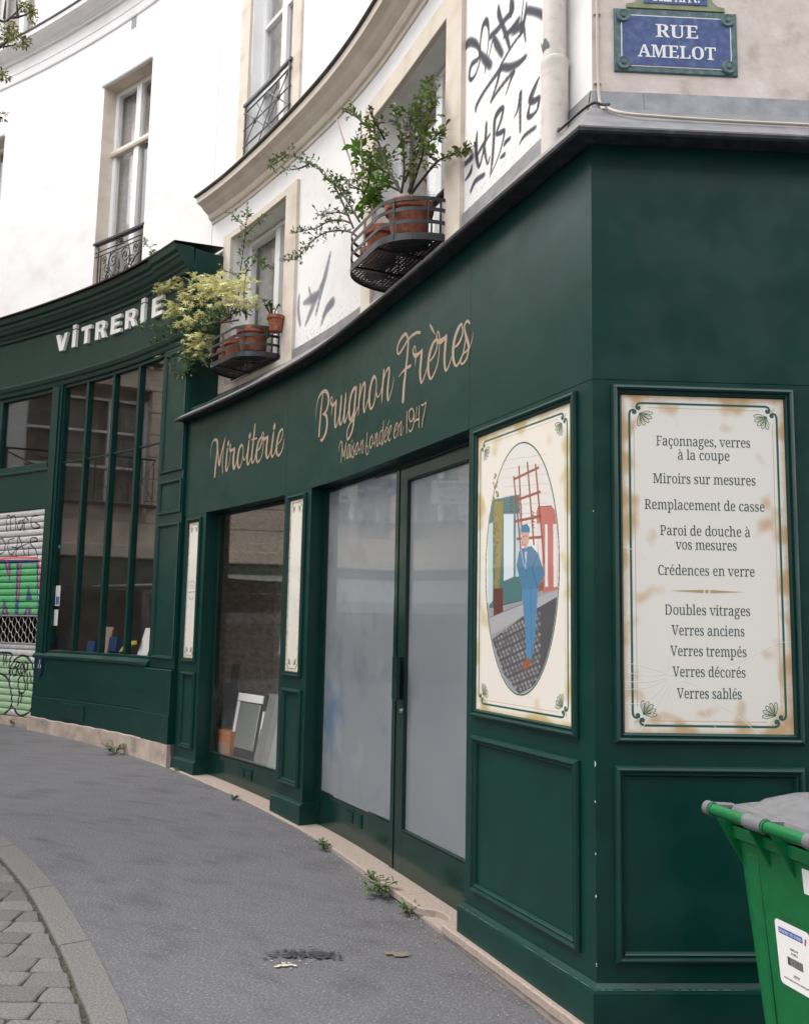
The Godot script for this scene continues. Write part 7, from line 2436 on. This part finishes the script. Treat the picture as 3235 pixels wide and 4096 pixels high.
# ================================================================ across the street (seen in the panes)
func build_across() -> void:
	# a stone house facing the shops; x = -10.5
	var t := thing("stone_house", "beige ashlar house across the street with balconies and a green shop", "building", Vector3(-10.5, 0.4, -10))
	var x := -10.5
	var z0 := -26.0
	var z1 := 1.5
	var holes := []
	for zc in [-23.0, -20.0, -17.0, -14.0, -11.0, -8.0, -5.0, -2.0]:
		for f in [3.75, 6.45]:
			holes.append([zc - 0.55, zc + 0.55, f, f + 2.0])
	var y := 3.0
	var course := 0
	while y < 8.9:
		var m := Shape.new()
		var h := 0.42
		var cuts := [z0]
		for q in holes:
			if y + h > q[2] and y < q[3]:
				cuts.append(q[0])
				cuts.append(q[1])
		cuts.append(z1)
		for i in range(0, cuts.size() - 1, 2):
			m.box(Vector3(x - 0.35, y, cuts[i]), Vector3(x + (0.0 if course % 2 else 0.004), y + h - 0.012, cuts[i + 1]), 0.006)
		part(t, "stone_course", m, mats.ashlar)
		y += h
		course += 1
	var bk := Shape.new()
	bk.quad(Vector3(x - 0.36, 2.3, z0), Vector3(x - 0.36, 2.3, z1), Vector3(x - 0.36, 9.2, z1), Vector3(x - 0.36, 9.2, z0))
	bk.quad(Vector3(x - 0.36, 9.0, z0), Vector3(x + 0.2, 9.0, z0), Vector3(x + 0.2, 9.0, z1), Vector3(x - 0.36, 9.0, z1))
	bk.box(Vector3(x - 0.35, 2.75, z0), Vector3(x + 0.14, 2.99, z1), 0.02)
	bk.box(Vector3(x - 0.35, 8.8, z0), Vector3(x + 0.30, 9.1, z1), 0.02)
	part(t, "band_course", bk, mats.ashlar)
	for q in holes:
		var w := Shape.new()
		var xi := x - 0.22
		w.box(Vector3(xi - 0.05, q[2], q[0]), Vector3(xi, q[3], q[0] + 0.07))
		w.box(Vector3(xi - 0.05, q[2], q[1] - 0.07), Vector3(xi, q[3], q[1]))
		w.box(Vector3(xi - 0.05, q[2], (q[0] + q[1]) * 0.5 - 0.05), Vector3(xi, q[3], (q[0] + q[1]) * 0.5 + 0.05))
		for b in [0.0, 0.66, 1.32, 1.93]:
			w.box(Vector3(xi - 0.05, q[2] + b, q[0] + 0.07), Vector3(xi - 0.005, q[2] + b + 0.05, q[1] - 0.07))
		var win := part(t, "window", w, mats.white_frame)
		var p := Shape.new()
		p.quad(Vector3(xi - 0.03, q[2], q[0]), Vector3(xi - 0.03, q[2], q[1]), Vector3(xi - 0.03, q[3], q[1]), Vector3(xi - 0.03, q[3], q[0]))
		part(win, "pane", p, mats.glass)
		var cu := Shape.new()
		for i in 16:
			var za: float = lerpf(q[0], q[1], i / 16.0)
			var zb: float = lerpf(q[0], q[1], (i + 1) / 16.0)
			cu.quad(Vector3(xi - 0.09 - 0.02 * (i % 2), q[2], za), Vector3(xi - 0.09 - 0.02 * ((i + 1) % 2), q[2], zb), Vector3(xi - 0.09 - 0.02 * ((i + 1) % 2), q[3], zb), Vector3(xi - 0.09 - 0.02 * (i % 2), q[3], za))
		part(win, "curtain", cu, mats.shop_room)
		var r := Shape.new()
		r.box(Vector3(x + 0.02, q[2] - 0.06, q[0] - 0.12), Vector3(x + 0.14, q[2], q[1] + 0.12))
		r.tube([Vector3(x + 0.10, q[2] + 0.85, q[0] - 0.08), Vector3(x + 0.10, q[2] + 0.85, q[1] + 0.08)], [0.02, 0.02], 6)
		for i in 7:
			var zz := lerpf(q[0] - 0.05, q[1] + 0.05, i / 6.0)
			r.tube([Vector3(x + 0.10, q[2], zz), Vector3(x + 0.10, q[2] + 0.85, zz)], [0.008, 0.008], 5)
			if i < 6:
				var zc2 := lerpf(q[0] - 0.05, q[1] + 0.05, (i + 0.5) / 6.0)
				r.tube([Vector3(x + 0.10, q[2] + 0.1, zz), Vector3(x + 0.10, q[2] + 0.42, zc2 + 0.09), Vector3(x + 0.10, q[2] + 0.8, zz)], [0.007, 0.007, 0.007], 5)
		part(win, "balcony_rail", r, mats.black_iron)
	# ground floor shops
	var gf := Shape.new()
	gf.box(Vector3(x - 0.3, 2.2, z0), Vector3(x + 0.06, 2.74, z1), 0.02)
	part(t, "shop_fascia", gf, mats.awning_green)
	for zc in range(-25, 2, 3):
		var p := Shape.new()
		p.box(Vector3(x - 0.3, 0.1, zc - 0.25), Vector3(x + 0.05, 2.2, zc + 0.25), 0.01)
		part(t, "shop_pier", p, mats.ashlar)
		var sh := Shape.new()
		sh.quad(Vector3(x - 0.10, 0.1, zc + 0.25), Vector3(x - 0.10, 0.1, zc + 2.75), Vector3(x - 0.10, 2.2, zc + 2.75), Vector3(x - 0.10, 2.2, zc + 0.25))
		var pane := part(t, "shop_window", sh, mats.glass)
		var rm := Shape.new()
		rm.quad(Vector3(x - 2.4, 0.1, zc + 0.25), Vector3(x - 2.4, 0.1, zc + 2.75), Vector3(x - 2.4, 2.2, zc + 2.75), Vector3(x - 2.4, 2.2, zc + 0.25))
		for yy in [0.1, 2.2]:
			rm.quad(Vector3(x - 2.4, yy, zc + 0.25), Vector3(x - 2.4, yy, zc + 2.75), Vector3(x - 0.3, yy, zc + 2.75), Vector3(x - 0.3, yy, zc + 0.25))
		for zz in [zc + 0.25, zc + 2.75]:
			rm.quad(Vector3(x - 2.4, 0.1, zz), Vector3(x - 2.4, 2.2, zz), Vector3(x - 0.3, 2.2, zz), Vector3(x - 0.3, 0.1, zz))
		part(pane, "shop_interior", rm, mats.shop_room)
	# awning
	var aw := Shape.new()
	aw.quad(Vector3(x + 0.05, 2.55, -15.6), Vector3(x + 0.05, 2.55, -12.4), Vector3(x + 1.3, 2.05, -12.2), Vector3(x + 1.3, 2.05, -15.8))
	aw.quad(Vector3(x + 1.3, 2.05, -12.2), Vector3(x + 1.3, 2.05, -15.8), Vector3(x + 1.3, 1.85, -15.8), Vector3(x + 1.3, 1.85, -12.2))
	part(t, "awning", aw, mat("awning_grey", lin(0.30, 0.31, 0.29), 0.9))

	# the hanging sign, the second street plate and a bollard on the far pavement
	var sg := thing("hanging_sign", "white projecting box sign with green lettering on the house across the street", "sign", Vector3(-9.6, 3.9, -12.72))
	var zf := Vector3(0.77, 0, 0.63).normalized()
	var xf := Basis(Vector3.UP.cross(zf), Vector3.UP, zf)
	var bxs := Shape.new()
	bxs.cbox(Transform3D(xf, Vector3(-9.6, 4.15, -12.72)), Vector3(0.80, 0.46, 0.14), 0.01)
	part(sg, "case", bxs, mats.plate_white)
	var arm := Shape.new()
	arm.tube([Vector3(-10.5, 4.30, -13.2), Vector3(-9.85, 4.30, -12.85)], [0.02, 0.02], 6)
	part(sg, "bracket", arm, mats.black_iron)
	for q in [["MIROITERIE", 0.62, 0.09, 0.09, "sign_green"], ["VITRERIE", 0.48, 0.09, -0.04, "sign_green"], ["43.57.70.35", 0.56, 0.075, -0.17, "ink_black"]]:
		if not mats.has("sign_green"):
			mat("sign_green", lin(0.01, 0.22, 0.10), 0.5)
		letters(sg, "text_line", q[0], Transform3D(xf, Vector3(-9.6, 4.15, -12.72) + zf * 0.0705 - xf.x * q[1] * 0.5 + Vector3.UP * q[3]), q[1], q[2], mats[q[4]], false, true, 0.002)
	var sp := thing("street_sign", "blue street name plate on the stone house across the street", "street sign", Vector3(-10.48, 4.3, -14.33))
	var spm := Shape.new()
	spm.box(Vector3(-10.50, 4.38, -14.62), Vector3(-10.475, 4.70, -14.04), 0.004)
	part(sp, "plate", spm, mats.plate_blue)
	var zr := Basis(Vector3(0, 0, -1), Vector3.UP, Vector3(1, 0, 0))
	letters(sp, "inscription", "RUE", Transform3D(zr, Vector3(-10.474, 4.56, -14.22)), 0.22, 0.075, mats.plate_white, true, true, 0.002)
	letters(sp, "inscription", "AMELOT", Transform3D(zr, Vector3(-10.474, 4.43, -14.12)), 0.42, 0.075, mats.plate_white, true, true, 0.002)
	var bo := Shape.new()
	bo.lathe(Transform3D(Basis.IDENTITY, gp(-8.2, -11.4, -0.12)), [Vector2(0.05, 0.0), Vector2(0.05, 0.9), Vector2(0.06, 0.92), Vector2(0.06, 0.98), Vector2(0.05, 1.0), Vector2(0.06, 1.06), Vector2(0.035, 1.11), Vector2(0.0, 1.12)], 14)
	single("bollard", bo, mats.black_iron, "dark iron bollard on the far pavement", "bollard")

	# unseen house added behind the viewer, placed and sized to keep sky off the side face
	var b := thing("added_plaster_house", "unseen plain plastered house added behind the viewer to keep sky off the side face", "building", Vector3(2, 0, 6))
	var hb := Shape.new()
	hb.box(Vector3(-5.0, -0.5, 8.2), Vector3(22.0, 13.0, 9.2), 0.02)
	part(b, "wall", hb, mats.house_render)
	for f in [3.6, 6.8, 10.0]:
		for i in 8:
			var xx := -2.0 + i * 3.0
			var w := Shape.new()
			w.box(Vector3(xx, f, 8.17), Vector3(xx + 1.1, f + 2.0, 8.22), 0.01)
			part(b, "window", w, mats.tinted_pane)

# ================================================================ the street tree whose twigs hang into view
func build_tree() -> void:
	var foot := Vector3(-4.4, 0, -6.5)
	foot.y = ground_y(foot.x, foot.z) - 0.1
	var t := thing("street_tree", "street tree with yellow green spring flowers on thin twigs", "tree", foot)
	var tr := Shape.new()
	tr.tube([foot, foot + Vector3(0.02, 1.2, 0.0), foot + Vector3(-0.03, 2.6, 0.05), foot + Vector3(0.05, 4.0, 0.0)], [0.13, 0.105, 0.095, 0.08], 12)
	part(t, "trunk", tr, mats.bark)
	var li := Shape.new()
	var fo := Shape.new()
	fo.tinted = true
	var top := foot + Vector3(0.05, 4.0, 0.0)
	for q in TREE_TWIGS:
		var p := []
		for e in q:
			p.append(Vector3(e[0], e[1], e[2]))
		var sm := spline(p, 5)
		var r := []
		for i in sm.size():
			r.append(lerpf(0.011, 0.003, float(i) / sm.size()))
		li.tube(sm, r, 6)
		if q[0][0] < -3.2:
			var first: Vector3 = p[0]
			var mid := top.lerp(first, 0.5) + Vector3(0, 0.2, 0.1)
			li.tube(spline([top - Vector3(0, 0.6, 0), mid, first], 5), [0.05, 0.046, 0.042, 0.038, 0.034, 0.03, 0.026, 0.022, 0.018, 0.014, 0.011], 7)
	for q in TREE_CLUMPS:
		tuft(fo, Vector3(q[0], q[1], q[2]), q[3] * 1.35, 46)
	# the rest of the crown, out of the frame
	for i in 46:
		var an := rng.randf() * TAU
		var rad := rng.randf_range(0.3, 1.5)
		var e := top + Vector3(cos(an) * rad - 0.5, rng.randf_range(0.2, 2.6), sin(an) * rad * 1.4)
		if e.x > -3.5 + (e.z + 6.5) * 0.2:
			continue
		var mid := top.lerp(e, 0.55) + Vector3(rng.randf_range(-0.2, 0.2), 0.2, rng.randf_range(-0.2, 0.2))
		li.tube(spline([top - Vector3(0, rng.randf_range(0, 0.9), 0), mid, e], 5), [0.035, 0.032, 0.029, 0.026, 0.023, 0.02, 0.017, 0.014, 0.011, 0.008, 0.005], 5)
		for j in 9:
			tuft(fo, mid.lerp(e, rng.randf_range(0.2, 1.1)) + Vector3(rng.randf_range(-0.2, 0.2), rng.randf_range(-0.15, 0.2), rng.randf_range(-0.2, 0.2)), rng.randf_range(0.05, 0.12), 26)
	part(t, "limb", li, mats.bark)
	part(t, "crown", fo, mats.leaf, "", "stuff")

func tuft(fo: Shape, at: Vector3, r: float, count: int) -> void:
	for i in count:
		var d := Vector3(rng.randf_range(-1, 1), rng.randf_range(-1, 1), rng.randf_range(-1, 1))
		if d.length() > 1.0:
			d = d.normalized()
		fo.tint = lin3(0.20, 0.22, 0.035).lerp(lin3(0.36, 0.34, 0.07), rng.randf()) * rng.randf_range(0.7, 1.15)
		if rng.randf() < 0.10:
			fo.tint = lin3(0.16, 0.085, 0.05)
		var dir := (d + Vector3(rng.randf_range(-1, 1), rng.randf_range(-1, 0.5), rng.randf_range(-1, 1))).normalized()
		leaf(fo, at + d * r, dir, Vector3.UP if absf(dir.y) < 0.9 else Vector3.RIGHT, rng.randf_range(0.012, 0.034), 0.5)

# ================================================================ small things
func build_small_things() -> void:
	# cables on the side wall
	var w := -0.24
	var c := thing("cable", "cream cable clipped down the corner wall beside the street plate", "cable", fp(-0.09, 3.7, w))
	var m := Shape.new()
	var p := []
	for q in [[0.072, 16.0, 0.010], [0.080, 6.0, 0.010], [0.088, 4.30, 0.012], [0.092, 3.90, 0.014], [0.098, 3.80, 0.04], [0.106, 3.765, 0.09], [0.125, 3.715, 0.15], [0.17, 3.682, 0.19], [0.26, 3.664, 0.212], [0.60, 3.650, 0.225], [1.4, 3.645, 0.23]]:
		p.append(fp(-q[0], q[1], w + q[2]))
	var sm := spline(p, 8)
	var r := []
	for i in sm.size():
		r.append(0.0065)
	m.tube(sm, r, 7)
	part(c, "wire", m, mats.cable_cream)
	for y in [3.925, 4.245, 4.6]:
		var k := Shape.new()
		var q := fp(-0.090, y, w + 0.006)
		k.cbox(face(-0.09, y, w + 0.006), Vector3(0.032, 0.012, 0.018), 0.003)
		part(c, "clip", k, mats.cable_cream)
	var b := Shape.new()
	var bp := []
	for q in [fp(-0.125, 3.80, w + 0.06), fp(-0.085, 3.765, w + 0.11), fp(-0.03, 3.74, -0.08), fp(0.15, 3.735, -0.04), fp(0.30, 3.745, -0.05), fp(0.345, 3.775, -0.07), fp(0.36, 3.81, -0.10)]:
		bp.append(q)
	var bs := spline(bp, 7)
	r = []
	for i in bs.size():
		r.append(0.0065)
	b.tube(bs, r, 7)
	single("cable", b, mats.cable_black, "loose black cable end curling round the wall corner above the zinc", "cable")
	# paper notices inside the glass
	for q in [[7.985, 8.072, 1.76, 1.978, "white paper notice with a small blue picture stuck inside the tall window"], [8.00, 8.072, 1.548, 1.72, "plain white paper notice stuck low inside the tall window"]]:
		var t := thing("paper_notice", q[4], "notice", fp((q[0] + q[1]) * 0.5, q[2], -0.029), "paper notices inside the glazier's window")
		var s := Shape.new()
		fbox(s, q[0], q[1], q[2], q[3], -0.0300, -0.0285, false, 0.0)
		part(t, "sheet", s, mats.paper_white)
		if q[2] > 1.7:
			var s2 := Shape.new()
			fbox(s2, q[0] + 0.012, q[1] - 0.012, q[2] + 0.015, q[2] + 0.10, -0.0290, -0.0278, false, 0.0)
			part(t, "picture", s2, mat("notice_blue", lin(0.10, 0.16, 0.42), 0.6))
	var cy := Shape.new()
	fbox(cy, 8.045, 8.074, 2.386, 2.42, -0.0300, -0.0285, false, 0.0)
	single("tape_patch", cy, mat("cyan_tape", lin(0.0, 0.42, 0.60), 0.5), "small bright cyan tape patch on the tall window", "tape")
	# accessibility plaque
	var t := thing("badge_plaque", "dark blue plaque with white symbols on the post beside the shutter", "plaque", fp(8.16, 1.01, 0.05))
	var bd := Shape.new()
	var o := []
	for q in [[8.205, 1.205], [8.118, 1.205], [8.118, 1.05], [8.128, 1.025], [8.145, 1.012], [8.1615, 1.008], [8.178, 1.012], [8.195, 1.025], [8.205, 1.05]]:
		o.append(q)
	for i in range(1, o.size() - 1):
		bd.flat3(fp(o[0][0], o[0][1], 0.052), fp(o[i][0], o[i][1], 0.052), fp(o[i + 1][0], o[i + 1][1], 0.052))
	for i in o.size():
		var e: Array = o[(i + 1) % o.size()]
		bd.quad(fp(o[i][0], o[i][1], 0.034), fp(e[0], e[1], 0.034), fp(e[0], e[1], 0.052), fp(o[i][0], o[i][1], 0.052))
	part(t, "plate", bd, mat("badge_navy", lin(0.012, 0.022, 0.06), 0.35))
	for q in [[8.161, 1.16], [8.180, 1.11], [8.142, 1.11]]:
		var sy := Shape.new()
		sy.lathe(Transform3D(Basis(along3(8.16), out3(8.16), Vector3.UP), fp(q[0], q[1] + 0.016, 0.0525)), [Vector2(0, 0.0005), Vector2(0.005, 0.0005), Vector2(0.005, -0.001)], 10)
		sy.bar(fp(q[0], q[1] - 0.012, 0.0528), fp(q[0] - 0.003, q[1] + 0.010, 0.0528), 0.006, 0.001, out3(8.16), 0.0)
		sy.bar(fp(q[0] - 0.003, q[1] - 0.012, 0.0530), fp(q[0] + 0.010, q[1] - 0.016, 0.0530), 0.004, 0.001, out3(8.16), 0.0)
		part(t, "symbol", sy, mats.paper_white)
	# weeds in the cracks
	var n := 0
	for q in [[-2.66, -8.86, 0.075, "leafy weed tuft at the stone base under the glazier's vent"], [-4.239, -10.38, 0.055, "weed tuft before the roller shutter threshold"], [-3.915, -10.142, 0.04, "tiny weed at the end of the stone base beside the shutter"], [-1.901, -8.153, 0.03, "tiny weed by the pier between the two shops"], [-1.238, -7.142, 0.035, "small weed at the step under the display window"], [-0.452, -5.885, 0.045, "weed at the step in front of the fixed light"], [-0.090, -5.055, 0.075, "largest weed growing under the edge of the door step"], [0.064, -4.79, 0.045, "weed drooping by the chipped step stone"]]:
		weed(Vector3(q[0], ground_y(q[0], q[1]), q[1]), q[2] * 1.5, q[3])
	# stains and litter on the pavement
	var st := Shape.new()
	var k3 := RandomNumberGenerator.new()
	k3.seed = 31
	var drops := []
	for i in 230:
		var c3: Array = [[-0.40, -4.235, 0.045, 0.026], [-0.32, -4.235, 0.03, 0.020], [-0.47, -4.215, 0.05, 0.026]][i % 3]
		drops.append([k3.randfn(c3[0], c3[2]), k3.randfn(c3[1], c3[3]), k3.randf_range(0.003, 0.012)])
	blot(st, drops, 0.006, 71)
	single("oil_stain", st, mat("oil", lin(0.035, 0.036, 0.041), 0.7), "dark oily stain on the grey pavement", "stain")
	var pt := Shape.new()
	blot(pt, [[-0.50, -4.085, 0.015], [-0.485, -4.095, 0.014], [-0.465, -4.10, 0.016], [-0.445, -4.105, 0.014], [-0.425, -4.10, 0.010], [-0.475, -4.12, 0.010], [-0.455, -4.125, 0.007], [-0.53, -4.14, 0.005], [-0.41, -4.15, 0.004], [-0.38, -4.12, 0.004], [-0.44, -4.07, 0.005], [-0.36, -4.16, 0.003], [-0.55, -4.10, 0.004]], 0.0085, 72)
	single("paint_splash", pt, mat("splash", lin(0.55, 0.50, 0.42), 0.7), "dried cream paint splash beside the dark stain", "stain")
	var pa := Shape.new()
	blot(pa, [[0.02, -4.26, 0.04], [-0.02, -4.27, 0.03]], 0.007, 73)
	single("mud_patch", pa, mat("mud", lin(0.16, 0.14, 0.115), 0.9), "flat brownish dried patch on the pavement near the step", "stain")
	var gum := Shape.new()
	var k2 := RandomNumberGenerator.new()
	k2.seed = 77
	for i in 90:
		var z := k2.randf_range(-9.5, -2.8)
		var x := k2.randf_range(-2.6, 0.6)
		if x < -0.95 + (z + 3.5) * 0.62 or x > 0.5 + (z + 3.6) * 0.42:
			continue
		blot(gum, [[x, z, k2.randf_range(0.003, 0.010)]], 0.0042, i)
	single("litter_specks", gum, mat("gum", lin(0.22, 0.212, 0.205), 0.85), "pale chewing gum and paint specks scattered over the pavement", "specks", "", "stuff")
	var cr := Shape.new()
	for i in 420:
		var s := k2.randf_range(0.05, 5.4)
		var q := at2(s) + out2(s) * (0.06 + absf(k2.randfn(0.0, 0.10)))
		var e := k2.randf_range(0.002, 0.007)
		cr.cbox(Transform3D(Basis(Vector3.UP, k2.randf() * TAU).rotated(Vector3.RIGHT, k2.randf()), gp(q.x, q.y, e * 0.4 + 0.006)), Vector3(e, e * 0.6, e * 0.8), 0.001)
	single("grit", cr, mats.step_stone, "loose sandy grit lying along the foot of the step", "grit", "", "stuff")

func weed(at: Vector3, size: float, label: String) -> void:
	var t := thing("weed", label, "weed", at, "weeds in the pavement cracks")
	var st := Shape.new()
	st.tinted = true
	st.tint = lin3(0.07, 0.12, 0.03)
	var fo := Shape.new()
	fo.tinted = true
	for i in 12:
		var an := rng.randf() * TAU
		var e := at + Vector3(cos(an) * size * rng.randf_range(0.2, 1.0), size * rng.randf_range(0.15, 0.9), sin(an) * size * rng.randf_range(0.2, 1.0))
		st.tube([at - Vector3.UP * 0.01, at.lerp(e, 0.5) + Vector3.UP * size * 0.2, e], [0.0016, 0.0013, 0.0008], 4)
		for j in 7:
			var b := at.lerp(e, rng.randf_range(0.3, 1.0)) + Vector3.UP * size * 0.1
			fo.tint = lin3(0.045, 0.11, 0.02).lerp(lin3(0.10, 0.18, 0.04), rng.randf())
			var d := Vector3(cos(an + rng.randf_range(-1.2, 1.2)), rng.randf_range(-0.1, 0.9), sin(an + rng.randf_range(-1.2, 1.2))).normalized()
			leaf(fo, b, d, Vector3.UP if absf(d.y) < 0.9 else Vector3.RIGHT, size * rng.randf_range(0.22, 0.42), 0.55)
	part(t, "stem", st, mats.leaf)
	part(t, "foliage", fo, mats.leaf, "", "stuff")

# ragged flat patches lying on the pavement
func blot(m: Shape, spots: Array, lift: float, seed_: int) -> void:
	var f := noise(seed_, 1.1, 3)
	var layer := 0
	for q in spots:
		var c := Vector2(q[0], q[1])
		var n := 22 if q[2] > 0.02 else 9
		var p := []
		for i in n:
			var an := TAU * i / n
			var r: float = q[2] * (1.0 + 0.75 * f.get_noise_2d(cos(an) * 2.0 + layer * 7.0, sin(an) * 2.0))
			p.append(gp(c.x + cos(an) * r, c.y + sin(an) * r * 0.62, lift + (layer % 40) * 0.00006))
		var mid := gp(c.x, c.y, lift + (layer % 40) * 0.00006)
		for i in n:
			m.flat3(mid, p[i], p[(i + 1) % n])
		layer += 1
